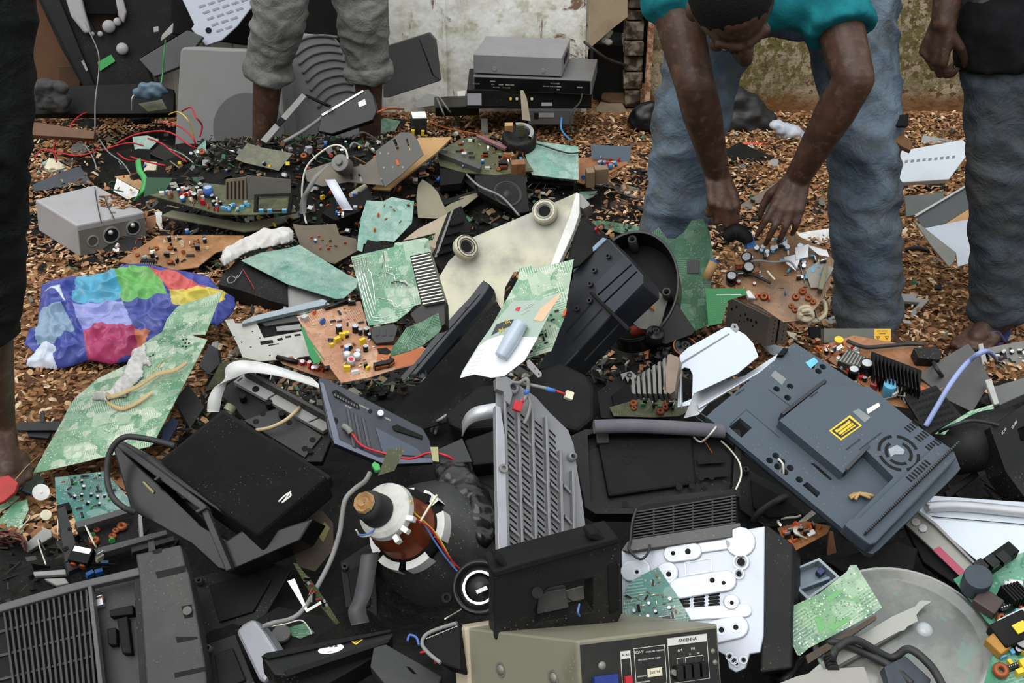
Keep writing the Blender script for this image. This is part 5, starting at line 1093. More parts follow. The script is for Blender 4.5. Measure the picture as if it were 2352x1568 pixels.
for k,s in enumerate(('992,1005 1000,985 1012,970 1030,958','1000,1010 1008,990 1020,974 1036,962')):wire('cable',['white-grey cable bent behind the end of the blue-grey rear panel','second pale cable running beside the bent white-grey one'][k],hits(s,.02),.0032,LGR,'cable')
P=fit(pp('1000,1030 1060,1005 1110,1060 1010,1065'),(1040,1065),.12,0,30,2,8);slab('grey_flap','dark grey plastic flap with a pale tape end right of the blue-grey rear panel','flap',P,'1004,1032 1062,1006 1085,1060 1010,1064',-.004,0,DGR,(),.001);slab('tape_piece','short cream tape end at the corner of the blue-grey rear panel','tape',Pl(P.o+P.n*.012,P.n),'988,1026 1006,1026 1008,1060 994,1058',-.001,.0,pm('yellow_tape','#9a956a',.6,0,.3,'#6d694a',20))
slab('black_speaker_box','black box edge with shiny rim behind the oval loudspeaker','box',fit(pp('1060,1010 1140,990 1140,1060 1080,1070'),(1090,1072),.11,0,30,2,8),'1066,1010 1140,985 1142,1062 1085,1068',-.05,0,BLK2,(),.004)
P=fit(pp('537,875 560,858 753,962 740,985'),(707,977),.10,-15,36,.8,14);DK=P
T=slab('deck_chassis','black cassette deck chassis with grey slotted rail behind the large speaker cabinet','chassis',P,'500,900 540,870 560,852 760,955 760,1010 740,1060 690,1060 560,960',-.03,-.012,BLK,(),.002,'deck')
add(T,'slotted_rail','536,876 560,858 752,960 752,984 742,990',-.006,.006,LGR,['544,874 556,866 558,868 547,876','614,914 634,902 636,904 617,916','708,968 732,958 734,960 711,970'],.001);add(T,'back_wall','558,850 566,846 757,950 757,960',-.01,.03,DGR,(),.001)
add(T,'lower_plate','560,965 640,935 740,1000 700,1050',-.012,-.006,DGR,(),.001)
m=MB()
for x,y in((604,950),(588,968),(664,970),(700,1030),(718,1010),(712,1035)):m.cyl(P.l(x,y,-.006),.006,.0008,n=12)
T.part('hole_pattern',m,DARK)
for x,y in((620,935),(560,920),(590,905),(650,960)):m=MB();m.cyl(P.l(x,y,-.012),.007,.02,n=12);T.part('post',m,BLK2,.001)
m=MB();m.lathe([(.011,-.01),(.011,.004),(.009,.004),(.009,-.01)],P.l(530,935,-.004),(1,.3,.2),14);T.part('knurled_roller',m,pm('knurl','#7d7b66',.5,.2,.4,'#4a4838',60))
ribbon('ribbon_cable','white striped ribbon cable arching over the black deck chassis',[P.w(*P.uv(x,y,t),t)for x,y,t in((490,945,-.01),(494,915,.01),(508,882,.03),(530,856,.045),(560,842,.055),(610,846,.05),(660,858,.045),(732,882,.03))],[Vector((.012,.0,0))*1.0+P.v*.0,Vector((.013,0,0)),Vector((.012,.004,.0))+P.v*.004,P.v*.016,P.v*.02,P.v*.022,P.v*.022,P.v*.02],pm('white_ribbon','#c9c9c6',.5,0,.25,'#8d8c86',24))
wire('cable','cream cable bowing over the black deck chassis',[P.w(*P.uv(x,y,t),t)for x,y,t in((588,988,0),(620,982,.012),(654,966,.02),(678,946,.016),(690,933,.006))],.004,pm('cream_cable','#b7a27c',.5,0,.3,'#8a7654',20),'cable')
for k,(a,l)in enumerate((('455,840 480,790 500,800 505,835 480,860','dark grey plastic clip beside the edge of the big pale green board'),('470,830 488,785 502,782 498,830 490,850','grey angled plastic piece standing right of the big pale green board'),('400,920 432,880 470,935 436,985','dark grey slotted plate tucked behind the big pale green board'),('372,985 395,955 412,970 385,1020 370,1010','dark blue box edge under the lower right of the big pale green board'),('505,835 560,820 600,830 520,880 470,900','olive-brown board in shadow between the chassis and the ribbon cable'))):
 q=pp(a);P=Pl(A(sum(p[0]for p in q)/len(q),sum(p[1]for p in q)/len(q),.05),nrm((-20,30,25,40,-10)[k],35));slab(['plastic_clip','plastic_piece','slotted_plate','blue_box','circuit_board'][k],l,['clip','plastic piece','plate','box','circuit board'][k],P,a,-.02 if k<4 else-.002,0,[DGR,LGR,DGR,pm('navy_blue','#1d2f52',.5,0,.3,'#35435a',20),POL][k],(),.002 if k<4 else 0)
refresh()
P=fit(pp('1322,640 1430,568 1477,640 1380,760'),(1330,800),.16,-25,40,1.0,14);TV=P
T=slab('television_shell','large black ribbed television back shell right of the pale green board','casing',P,'1318,622 1330,605 1388,546 1400,548 1434,584 1477,632 1478,656 1411,719 1290,850 1230,850 1270,780',-.09,0,pm('blue_black_shell','#1a1c22',.45,0,.4,'#33353b',8,.06),(),.004,'shell')
add(T,'raised_rib','1365,652 1434,584 1477,632 1477,650 1410,718 1372,690',0,.008,pm('blue_rib','#22262f',.42,0,.35,'#3b3d46',8),['1372,676 1450,606 1452,608 1374,679','1386,694 1462,622 1464,624 1388,697'],.002)
for i,(x,y)in enumerate(((1399,590),(1367,622),(1358,654),(1357,692),(1328,710))):m=MB();m.ring(P.l(x,y,0),.0058,.003,.008,n=14);T.part('screw_post',m,DGR)
for k in range(4):add(T,'groove',[(1300-k*8+k*22,760+k*22),(1360+k*22,692+k*15),(1362+k*22,695+k*15),(1302-k*8+k*22,763+k*22)],0,.0006,DARK)
add(T,'pale_edge','1315,625 1326,600 1384,545 1394,548 1360,580 1318,622',-.004,.004,pm('pale_blue_edge','#8b9bb2',.45,.1,.3,'#6d7380',12),(),.0015,label='pale blue edge strip')
add(T,'cross_bar','1352,672 1358,668 1446,752 1440,760',.002,.014,BLK2,(),.002)
add(T,'side_wall','1335,500 1345,498 1400,545 1388,552 1325,606 1290,640 1318,540',-.06,-.004,BLK2,(),.002)
P=fit(pp('1400,540 1520,545 1556,700 1440,760'),(1500,790),.10,-20,42,3,3)
u,v=P.uv(1454,655);ru=abs(P.uv(1560,655)[0]-u)
vv=abs(P.uv(1454,528)[1]-v);T=Th('round_tub','round black television tub with screw posts behind the ribbed shell','casing',P);m=MB()
el=[(u+ru*math.cos(a*PI/24),v+(vv)*math.sin(a*PI/24))for a in range(48)];el2=[(u+ru*.95*math.cos(a*PI/24),v+vv*.95*math.sin(a*PI/24))for a in range(48)]
m.prism(el,-.08,0,[el2]);T.part('wall',m,BLKG,.001);m=MB();m.prism(el2,-.085,-.07);T.part('floor',m,BLK2)
for x,y in((1451,547),(1530,668)):m=MB();m.lathe([(.011,-.06),(.010,-.004),(.006,-.004),(.005,-.03)],P.l(x,y,-.004),n=16);T.part('screw_post',m,DGR)
add(T,'tail_plate','1550,700 1556,698 1597,758 1590,768 1530,790 1490,780',-.03,-.004,BLK,(),.001)
P2=Pl(P.w(*P.uv(1490,700),-.02),nrm(15,38));T=slab('metal_plate','dull grey metal plate with yellow wire bits in front of the round black tub','plate',P2,'1487,653 1500,655 1534,690 1513,762 1469,754 1446,737 1452,722 1470,700',-.002,0,pm('dull_plate','#66655e',.5,.3,.6,'#46443a',10,.05),(),.0005,'plate')
for k in range(4):m=MB();m.tube([P2.l(1476+k*3,690+k*4,.003),P2.l(1490+k*3,698+k*3,.008),P2.l(1502,702+k*4,.003)],.0011,5);T.part('wire_bit',m,[WYE,WOR][k%2])
refresh()
P=Pl(hit(1474,766,.03),nrm(70,60));T=Th('red_cap','orange-red plastic cap below the dull grey metal plate','cap',P);m=MB();m.cyl((0,0,-.02),.013,.034,n=18);m.cyl((0,0,.014),.009,.006,n=16);T.part('cap',m,pm('orange_red','#b5402c',.5,0,.2,'#7d3a2a',20),.001)
for k,(x,y,r,l)in enumerate(((1507,771,.020,'round black knob beside the orange-red plastic cap'),(1502,792,.021,'black wheel under the round black knob'),(1566,778,.026,'black focus pot with copper rim left of the drilled tuner box'))):
 P=Pl(hit(x,y,.02),nrm(10,25));T=Th('knob',l,'knob',P);m=MB();m.lathe([(r,-.02),(r,0),(r*.8,.003),(r*.45,.003),(r*.4,.010),(r*.2,.010),(r*.18,.004),(0,.004)],n=24);T.part('knob',m,BLKG)
 if k==2:m=MB();m.ring((0,0,.001),r*1.02,r*.92,.002,n=24);T.part('copper_rim',m,COP)
P=Pl(hit(1490,820,.02),nrm(0,25));T=board('brown board edge with rusty parts below the black knobs','1450,790 1520,800 1530,816 1462,828 1456,822',P,POR);comps(T,'1460,798 1515,803 1515,814 1465,820',8,['disc_orange','cap_black','coil'],5)
wire('wire','red wire loop at the upper left rim of the round black tub',hits('1386,545 1378,532 1384,525 1398,527 1406,534',.02),.0026,RED)
P=Pl(at(1590,640,2.74),nrm(-5,62));T=board('tall dark green circuit board with scalloped top standing behind the round black tub','1490,540 1513,522 1533,548 1551,548 1571,533 1589,505 1615,503 1630,533 1640,600 1628,700 1632,745 1585,765 1540,790 1500,700',P,PGD,.002)
m=MB();m.box(P.l(1592,612,.002),(.030,.034,.004));T.part('chip',m,pm('chip_grey','#3b3a3c',.5,0,.2,'#555555',20),.0005)
P=Pl(at(1668,700,2.63),nrm(5,55));T=board('small bright green board with rows of solder points behind the drilled tuner box','1620,662 1712,662 1714,677 1690,684 1672,690 1658,742 1627,748',P,pm('bright_green_board','#2f7d47',.4,0,.3,'#2b6138',14));m=MB()
for k in range(12):
 for x in(1640,1657,1664):m.ball(P.l(x,680+k*5,0),.0018,5)
T.part('solder_pattern',m,SLD);add(T,'printed_line','1645,676 1702,675 1702,677 1645,678',0,.0005,TXT)
q=pp('1674,682 1716,679 1814,721 1768,728')
P=fit(q,(1768,728),.15,170,22,.8,22);T=slab('tuner_box','dusty steel tuner box with drilled holes right of the small bright green board','metal box',P,q,-.085,0,pm('dusty_box','#6f6a63',.5,.2,.55,'#7d6a52',9,.06),(),.0015,'box')
for k in range(3):add(T,'top_seam',[(1682+k*11,681.6-k*.8),(1684+k*11,681.4-k*.8),(1778+k*11,726-k*1.8),(1775+k*11,726.4-k*1.8)],0,.002,pm('rusty_edge','#8a6350',.6,.1,.4,'#5d4030',30))
Fs=side(P,(1674,682),(1768,728));Fs.n=Fs.n if Fs.n.dot(ray(1720,740))<0 else Fs.n
M_=P.M.inverted()@Fs.M;m=MB();LL=(P.at(1674,682)-P.at(1768,728)).length
for a,b,r in((.12,.35,.004),(.22,.2,.004),(.34,.42,.003),(.45,.3,.004),(.52,.42,.005),(.6,.4,.005),(.72,.38,.005),(.33,.62,.003),(.66,.55,.003),(.45,.55,.002)):m.cyl((LL*a,-.085*b,0),r,.0008,n=10)
T.part('hole_pattern',m,DARK,0,None,None,M_)
Gs=side(P,(1768,728),(1814,721));M_=P.M.inverted()@Gs.M;m=MB();LG=(P.at(1768,728)-P.at(1814,721)).length
for a in(.3,.8):
 for k in range(6):m.box((LG*a,-.012-.012*k,0),(.003,.004,.0012))
T.part('slot_pattern',m,DARK,0,None,None,M_);m=MB();m.prism([(LG*.48,-.08),(LG*.54,-.08),(LG*.54,-.003),(LG*.48,-.003)],0,.002);T.part('side_seam',m,BLK2,0,None,None,M_)
P=Pl(hit(1612,742,.02),nrm(0,70),(1,.0,.25));slab('board_edge','thin cream board edge with pins left of the drilled tuner box','circuit board',P,'1592,764 1660,732 1662,738 1640,760 1600,790',-.002,0,POL)
P=fit(pp('1562,816 1672,750 1742,818 1594,898'),(1594,900),.13,-15,24,.8,14)
T=slab('white_cover','glossy white curved metal lid right of the ridged grey heat sink','lid',P,'1561,816 1580,798 1666,751 1684,752 1712,768 1730,788 1742,818 1694,857 1594,903 1584,930 1556,935 1558,850',-.002,0,pm('glossy_white','#c3cad4',.3,.15,.12,'#a9adb3',5),['1562,850 1572,843 1584,846 1591,860 1590,915 1566,925'],.001,'lid')
add(T,'groove','1564,832 1674,765 1676,767 1566,836',0,.0006,pm('groove_grey','#75787d',.5,.2,0));add(T,'tab','1678,752 1682,742 1692,743 1698,755 1690,762',0,.002,LGR,['1685,747 1690,748 1690,753 1686,753']);add(T,'frame_edge','1561,845 1563,843 1565,925 1563,930',0,.012,ZNC)
P2=fit(pp('1600,900 1780,815 1796,830 1610,952'),(1610,955),.09,-15,24,1.5,10);T=slab('bent_flap','bent white metal flap with dry leaves lying under the glossy white lid','flap',P2,'1594,900 1650,878 1710,862 1786,812 1800,820 1760,842 1700,876 1640,912 1604,952 1570,960',-.002,.0,pm('zinc_flap','#b9bcc0',.4,.3,.25,'#8a8a88',7),(),.0008,'flap');add(T,'ridge','1600,928 1660,895 1786,822 1794,826 1668,900 1604,938',0,.006,ZNC,(),.002)
slab('white_bracket','white bent bracket end between glossy lid and blue-grey player','bracket',Pl(hit(1770,795,.02),nrm(30,30)),'1748,790 1754,785 1800,796 1806,806 1790,818 1770,812',-.003,0,ZNC,(),.001)
for k,(x,y,l)in enumerate(((1664,853,'dry brown leaf curled on the bent white flap'),(1633,868,'small dry leaf left of the curled brown leaf'))):
 c=hit(x,y,.004);T=Th('dry_leaf',l,'leaf',c);m=MB();vs_=[];R=random.Random(k)
 for i in range(5):
  for j in range(3):vs_.append(((i-2)*.007,(j-1)*.008*(1-abs(i-2)*.35),.004*abs(j-1)+.004*R.random()+.003*(i%2)))
 m.add(vs_,[(i*3+j,i*3+j+1,i*3+j+4,i*3+j+3)for i in range(4)for j in range(2)]);T.part('leaf',m,pm('dry_leaf','#7d5634',.8,0,.4,'#4d3018',60))
P=fit(pp('1455,882 1530,820 1550,822 1530,906'),(1500,908),.12,-25,40,1.5,10);T=slab('ridged_heat_sink','grey finned heat sink with brown end plate left of the glossy white lid','heat sink',P,'1448,884 1530,822 1546,822 1528,908 1450,900',-.03,-.012,MGR,(),.001,'base')
for k in range(7):x=1450+k*12;y=872-k*8;add(T,'fin',[(x,y),(x+7,y-5),(x+10,905),(x+2,903)],-.012,.012+.001*k,pm('fin_grey','#6d6b66',.5,.2,.4,'#514e47',16),(),.001)
add(T,'end_plate','1533,814 1540,812 1562,821 1550,898 1538,905 1522,893',-.01,.018,pm('brown_plate','#7d6d60',.5,.2,.5,'#5a4a3c',14,.06),(),.001,label='brown end plate')
slab('fin_fragment','broken piece of pale finned heat sink in the black shade','heat sink',Pl(hit(1445,868,.01),nrm(-10,35)),'1425,858 1450,852 1462,862 1456,880 1446,866 1442,878 1436,864 1430,872',-.004,0,LGR)
T=board('dark circuit board with rusty ends lying below the ridged grey heat sink','1400,935 1470,915 1520,902 1590,940 1560,955 1500,958 1410,955',Pl(hit(1490,930,.01),nrm(0,20)),POL);comps(T,'1420,935 1520,912 1570,940 1500,950',14,['chip','tran_black','coil','res_brown','disc_green'],3)
wire('wire','frayed pale wire over the corner of the blue-grey player',hits('1590,1010 1612,1000 1640,985 1652,972 1642,964 1630,968',.012),.0018,WWH);wire('wire','thin white wire hanging down beside the blue-grey player edge',hits('1652,1018 1675,1040 1695,1070 1698,1100 1686,1130',.012),.0016,WWH)
wire('wire','thin copper wire end near the foam strip',hits('1598,1005 1618,1020 1634,1045',.008),.0012,COP);wire('cable','thick dark cable curving out from under the blue-grey player',hits('1832,1142 1790,1152 1750,1175 1728,1205',.01),.0065,WBK,'cable')
q=pp('1622,957 1824,787 2190,1035 2000,1272');P=fit(q,(2000,1272),.13,5,30,1.0,20);CD=P;note('PLAYER',P,q)
BG1=pm('player_blue_grey','#424c56',.5,0,.35,'#4e5357',8,.05,.3,speck=.2);BG2=pm('player_side','#33373c',.55,0,.4,'#4a4844',8,.1)
hl=[ngon(P,x,y,.0062)for x,y in((1784,893),(1815,887),(1809,913),(1864,840),(1890,842),(1880,852),(1782,1046),(1768,1057),(1796,1060),(1786,1071),(1815,1074),(1803,1084),(1836,1101))]
T=slab('player_lid','blue-grey player underside with yellow laser label and round fan vents, tilted at right','casing',P,'1622,957 1640,940 1780,826 1786,815 1812,795 1826,787 1990,893 2118,985 2190,1034 2206,1076 2018,1262 2004,1272 1990,1268 1929,1208 1660,985',-.012,0,BG1,['1674,980 1700,960 1727,982 1703,1005','1843,1114 1854,1106 1885,1132 1876,1142']+hl,.0012,'base_plate')
add(T,'edge_skirt','1622,957 1650,975 1935,1212 1995,1262 2008,1270 2206,1076 2190,1050 2004,1245 1990,1240',-.03,-.012,BG2,(),.002)
PB=Pl(P.w(0,0,.022),P.n,P.u)
T.part('raised_block',MB().prism(uvs(P,'1790,965 1891,883 1998,888 2118,985 2188,1034 2196,1048 2010,1232 1960,1190 2053,1096 1986,1030 1936,1086',.022),0,.022,[[tuple(x)for x in ngon(P,2062,1040,.0001,3,.022)]]),[BG1],.002)
add(T,'bottom_bar','1940,1205 1950,1190 1975,1188 2150,1020 2190,1034 2198,1050 2012,1246 1998,1250',.0,.030,BG1,(),.003)
m=MB()
for k in range(40):x,y=1794+k*2.5,958-k*1.95;m.box(P.l(x,y,.010),(.0022,.006,.026),0)
T.part('tooth_pattern',m,BG2);m=MB()
for k in range(34):x,y=1940+k*1.55,1084-k*1.6;m.box(P.l(x,y,.012),(.0022,.005,.024),0)
T.part('tooth_pattern',m,BG2);m=MB()
for k in range(52):x,y=1978+k*4.1,1240-k*4.0;m.box(P.l(x,y,.012),(.003,.003,.062),.6)
T.part('tooth_pattern',m,BG2)
yl=add(T,'laser_label','1904,989 1952,953 1980,977 1932,1011',.022,.0226,YEL,label='yellow laser warning label');
add(T,'label_border','1910,989 1951,959 1974,977 1932,1006',.0226,.0229,TXTD,['1916,989 1950,964 1967,977 1933,1000'],under=yl)
an=math.atan2(*(lambda a,b:(b[1]-a[1],b[0]-a[0]))(P.uv(1904,989,.022),P.uv(1952,953,.022)))
for k,s in enumerate(('CLASS 1 LASER PRODUCT','INVISIBLE LASER RADIATION WHEN','OPEN AVOID EXPOSURE TO BEAM')):text(T,s,1936+k*5,975+k*6,.0026,TXTD,an,.0231)
an2=an
for(x,y,s,z)in((1960,1020,'MADE IN MALAYSIA',.004),(1700,900,'AUDIO OUT',.004),(1830,940,'MIC LEVEL',.004),(2000,1012,'CAUTION RISK OF ELECTRIC SHOCK',.0035),(1870,905,'SERIAL NO.',.004)):text(T,s,x,y,z,TXTD,an2,.0231 if x>1840 else .0006)
m=MB();o=P.l(2064,1040,.0222)
for r0,r1,aa in((.036,.031,(.2,1.5)),(.036,.031,(1.8,3.1)),(.036,.031,(3.4,4.7)),(.036,.031,(5.0,6.2)),(.024,.019,(.6,2.0)),(.024,.019,(2.3,3.6)),(.024,.019,(4.0,5.8))):m.ring(o,r0,r1,.0008,n=10,a0=aa[0],a1=aa[1])
T.part('fan_vent_pattern',m,DARK);m=MB()
for x,y in((2076,982),(2100,1004),(2124,1026)):
 m=MB()
 for k in range(5):m.prism(uvs(P,[(x+k*5.6,y-k*4.4),(x+k*5.6+3,y-k*4.4-2),(x+k*5.6+17,y-k*4.4+9),(x+k*5.6+14,y-k*4.4+11)],.022),.022,.0226)
 T.part('vent_slots',m,DARK)
m=MB()
for k in range(8):m.prism(uvs(P,[(2080+k*6,1096-k*5.5),(2083+k*6,1094-k*5.5),(2096+k*6,1104-k*5.5),(2093+k*6,1107-k*5.5)],.03),.03,.0306)
T.part('vent_slots',m,DARK);m=MB()
for k in range(4):m.prism(uvs(P,[(1862+k*9,1064+k*8),(1870+k*9,1064+k*8),(1884+k*9,1076+k*8),(1880+k*9,1079+k*8)]),0,.0008)
T.part('vent_slots',m,DARK);m=MB();m.prism(uvs(P,'2040,1032 2060,1022 2078,1034 2074,1044 2054,1044 2046,1050',.022),.022,.0232);T.part('torn_sticker',m,pm('torn_sticker','#8d9298',.6,0,.5,'#60666c',30))
for a in('1990,940 2018,924 2022,932 1994,950',):add(T,'white_label',a,.022,.0227,WHT)
add(T,'blue_label','1850,832 1870,820 1880,830 1862,846',0,.0006,pm('sky_blue_label','#63b3d6',.5,0,.2,'#4a8090',20),label='sky-blue label');add(T,'tape_remnant','1770,862 1780,850 1806,870 1796,884',0,.0006,pm('tape_rem','#74797b',.6,0,.5,'#8a8578',30));add(T,'tape_remnant','1958,945 1972,938 2000,958 1986,970',.022,.0226,_m['tape_rem'])
for s in('1765,894 1815,932 1835,915','1676,975 1714,940 1790,1004'):m=MB();m.tube([P.l(x,y,.0003)for x,y in pp(s)],.0006,4,k=1);T.part('seam',m,BG2)
add(T,'corner_clip','1785,815 1800,797 1812,800 1800,815',-.005,.008,BLK2,(),.001)
refresh()
T=Th('tape_scrap','scrap of yellowed tape stuck in the lower recess of the blue-grey player','tape',hit(1970,1143,.004));m=MB();R=random.Random(3)
for k in range(6):m.tube([Vector((R.uniform(-.02,.0),R.uniform(-.01,.01),0)),Vector((0,0,.006)),Vector((R.uniform(.005,.025),R.uniform(-.01,.01),.002))],.003,5)
T.part('tape',m,pm('old_tape','#a5885a',.6,0,.4,'#6d5634',40))
wire('cable_end','white torn plug end poking through the holes of the blue-grey player',hits('1786,1058 1796,1070 1806,1086',.006),.002,WWH)
P=fit(pp('1893,754 2046,754 2046,784 1893,788'),(1893,790),.12,0,55,1.5,10);T=slab('power_supply','long grey-green metal strip with a square yellow warning label in front of the jeans leg','power supply',P,'1893,754 2046,754 2046,784 1893,788',-.03,0,pm('grey_green_metal','#5d5f55',.5,.2,.4,'#46463c',9),(),.001,'body')
yl=add(T,'warning_label','2008,755 2046,755 2046,784 2008,785',0,.0006,pm('amber_label','#d9a72a',.5,0,.2,'#8a6c20',30),label='yellow warning label')
for k,s in enumerate(('AVERTISSEMENT','DANGER')):text(T,s,2027,760+k*6,.0032,TXTD,0,.0009)
for x in(2017,2037):add(T,'warning_mark',[(x-5,772),(x+5,772),(x,780)],.0006,.001,TXTD,[[*uvs(P,[(x-3,773),(x+3,773),(x,777.5)],.001)]],under=yl)
slab('adapter','black adapter block with white print left of the grey-green metal strip','adapter',Pl(hit(1876,765,.03),nrm(-15,45)),'1856,750 1892,748 1894,765 1880,778 1860,775',-.025,0,BLK2,(),.002)
P=fit(pp('1880,870 1985,800 2060,880 2000,930'),(1980,930),.06,10,20,1.5,8);T=board('crowded power board with heat sink and big capacitors beyond the blue-grey player','1868,800 1960,770 2130,800 2200,860 2110,940 2040,930 1990,890',P,POR,.002)
comps(T,'1870,800 1960,790 2010,860 1980,880',40,['res_brown','cap_black','disc_orange','film_red','res_cream','tran_black','disc_yellow','chip','conn_white'],9)
for x,y,s in((1987,845,1.2),(1958,855,1.0)):putp(T,'bigcap_black',x,y+10,0,0,s)
m=MB();b_=P.l(2040,905,0);m.cyl(b_,.014,.034,n=20);T.part('large_capacitor',m,CYAN,.001);m=MB();m.box(P.l(2064,896,.012),(.042,.014,.012),-.1);T.part('ceramic_resistor',m,WHT,.001);m=MB();m.box(P.l(2010,880,.01),(.03,.014,.02),.4);T.part('film_capacitor',m,pm('dull_red','#8d3a33',.5,0,.3,'#5d2a26',20),.002)
for k in range(13):x=2004+k*8.6;add(T,'heat_sink_fin',[(x,808+k*3.4),(x+3,809+k*3.4),(x+8,862+k*3),(x+5,862+k*3)],.0,.045,BLK2,(),.0006)
add(T,'heat_sink','2002,806 2118,850 2112,900 2006,862',0,.012,BLK2,(),.001)
add(T,'vented_can','1924,828 1946,800 1990,818 1970,845',.004,.022,pm('dark_can','#3d3c34',.5,.1,.4,'#55524a',12),(),.001)
for k in range(7):add(T,'can_louvre',[(1928+k*7.5,828-k*0+k*2.2),(1931+k*7.5,829+k*2.2),(1948+k*6.4,804+k*2.6),(1946+k*6.4,803+k*2.6)],.022,.024,LGR)
refresh()
P=Pl(hit(1925,790,.012),nrm(0,20));T=Th('yellow_button','bright yellow round disc capacitor on the crowded power board','disc',P);m=MB();m.cyl((0,0,0),.010,.004,n=18);T.part('disc',m,YEL,.001)
for k,(s,l,mt)in enumerate((('1868,798 1890,800 1920,808 1940,815','orange wire along the edge of the crowded power board',WOR),('1875,795 1895,790 1905,802','red wire loop beside the yellow disc',RED),('1945,792 1965,800 1990,806 2040,802 2090,798 2120,800','thick black cable behind the black heat sink',WBK),('2145,818 2140,835 2160,870 2210,920 2228,945','black cable draped over the dark grey plate',WBK),('2030,912 2055,918 2070,908 2076,900','thin grey wire on the crowded power board',WGR))):wire('wire',l,hits(s,.012),[.0014,.0014,.0045,.0045,.0014][k],mt)
slab('wire_connector','small white connector block hanging at the edge of the crowded power board','connector',Pl(hit(2084,910,.012),nrm(20,30)),'2074,904 2082,898 2092,914 2084,922',-.01,0,WHT,(),.001);slab('orange_triangle','small orange-brown board corner beside the white connector block','board',Pl(hit(2120,895,.012),nrm(0,20)),'2108,905 2110,882 2138,898',-.002,0,ORG)
P=fit(pp('2110,858 2224,788 2275,874 2234,945'),(2234,946),.06,10,30,1.5,10);slab('grey_plate','dark grey flat plate with scratched white marks in front of the flip-flop','plate',P,'2108,862 2150,832 2224,788 2250,820 2276,875 2234,946 2180,920',-.004,0,pm('scratched_grey','#4a4a48',.5,.1,.45,'#65615a',7,.06),(),.001)
slab('black_block','black plastic block between the bare foot in flip-flop and the heat sink','block',Pl(hit(2130,805,.03),nrm(0,25)),'2098,798 2150,794 2165,806 2160,826 2110,822',-.03,0,BLK,(),.003)
P=fit(pp('2080,900 2150,880 2205,950 2130,990'),(2130,992),.05,5,28,1.5,8);T=slab('slotted_grille','black grille with rows of small slots under the bluish-white cable','grille',P,'2076,910 2150,884 2210,955 2130,1000',-.006,0,BLK,(),.001,'grille');m=MB()
for i in range(9):
 for j in range(6):m.prism(uvs(P,[(2084+i*8+j*9,912-i*2.5+j*13),(2089+i*8+j*9,910.5-i*2.5+j*13),(2091+i*8+j*9,916-i*2.5+j*13),(2086+i*8+j*9,918-i*2.5+j*13)]),0,.0008)
T.part('slot_pattern',m,DARK)
refresh()
P=fit(pp('2156,992 2230,944 2284,930 2270,994'),(2200,1000),.05,10,24,1.5,8);board('green circuit board scrap beyond the right corner of the blue-grey player','2148,996 2160,985 2227,944 2281,928 2285,950 2271,996 2200,1000',P,PG)
P=Pl(A(2220,1030,.08),nrm(-10,25));T=Th('black_tube_housing','rounded black plastic housing right of the blue-grey player','casing',P);m=MB();m.tube([P.l(2170,1060,.0),P.l(2220,1030,.02),P.l(2275,1000,.02),P.l(2330,985,.0)],[.03,.05,.05,.04],20);T.part('housing',m,BLK)
P=fit(pp('2275,980 2352,930 2400,1100 2312,1080'),(2312,1090),.10,10,34,1.5,8);T=slab('black_device','black device with faint lettering at the right edge above the white metal tray','device',P,'2274,982 2352,930 2420,900 2420,1140 2352,1140 2310,1082',-.06,0,BLK,['2336,985 2420,950 2420,1020 2344,1012'],.003,'case');text(T,'AC IN',2306,990,.006,TXT,.3,.0006);text(T,'220-240V',2330,975,.005,TXT,.3,.0006)
P=fit(pp('2090,815 2352,760 2352,900 2120,920'),(2250,905),.06,5,20,2,8)
P=Pl(hit(2300,830,.02),nrm(0,30));T=board('grey circuit board with chips and white plastic bars at the right edge','2262,800 2352,782 2400,775 2400,850 2290,850',P,pm('grey_board','#7b7a74',.5,.1,.5,'#55534a',16));comps(T,'2285,812 2352,796 2360,830 2295,840',20,['chip','conn_white','cap_black','chip','res_white'],4)
for k,(a,l)in enumerate((('2247,790 2258,787 2276,865 2264,870','long pale plastic bar standing left of the grey circuit board'),('2262,872 2278,868 2296,926 2284,930','second pale plastic bar below the long pale one'))):slab('plastic_bar',l,'plastic bar',Pl(hit(2266,830+k*60,.03),nrm(-10,35)),a,-.012,0,pm('pale_bar','#a9a9a4',.5,0,.4,'#7d7a72',14),(),.002)
P=fit(pp('2276,880 2352,862 2352,912 2298,925'),(2298,926),.05,0,20,2,6);slab('grey_casing','grey casing slab below the grey circuit board at the right edge','casing',P,'2274,890 2352,866 2420,850 2420,905 2352,905 2296,930',-.03,0,pm('casing_grey','#5b5b5a',.5,.05,.35,'#75726c',8),(),.002)
refresh()
wire('cable','bluish-white cable arching down to the corner of the blue-grey player',hits('2122,984 2140,950 2165,905 2205,855 2250,826 2286,818',hs=(.01,.03,.05,.05,.04,.01)),.0055,pm('bluish_cable','#8f9dca',.5,0,.3,'#7a80a0',14),'cable')
wire('cable','black cable over the green circuit board scrap at right',hits('2150,1004 2180,992 2230,975 2290,980',.01),.0035,WBK,'cable')
P=fit(pp('2110,1166 2400,1160 2400,1262 2260,1290'),(2250,1300),.05,8,18,1.5,8)
T=slab('metal_tray','bright white metal tray with rolled rim at the right edge','tray',P,'2104,1166 2145,1138 2352,1152 2440,1158 2440,1330 2260,1300 2190,1240',-.003,0,pm('tray_white','#c9d0d8',.35,.3,.2,'#8d8d8b',6,.02,speck=.5,sc='#4d4b48'),(),.001,'tray')
m=MB();m.tube([P.l(2126,1166,.006),P.l(2200,1162,.008),P.l(2352,1176,.008),P.l(2440,1184,.006)],.010,12);T.part('rolled_rim',m,SIL);add(T,'back_flange','2140,1140 2352,1152 2440,1158 2440,1170 2352,1166 2136,1152',0,.010,ZNC,(),.001)
m=MB();m.tube([P.l(2140,1186,.002),P.l(2352,1204,.002),P.l(2440,1212,.002)],.0008,4,k=1);T.part('crease',m,TXTD)
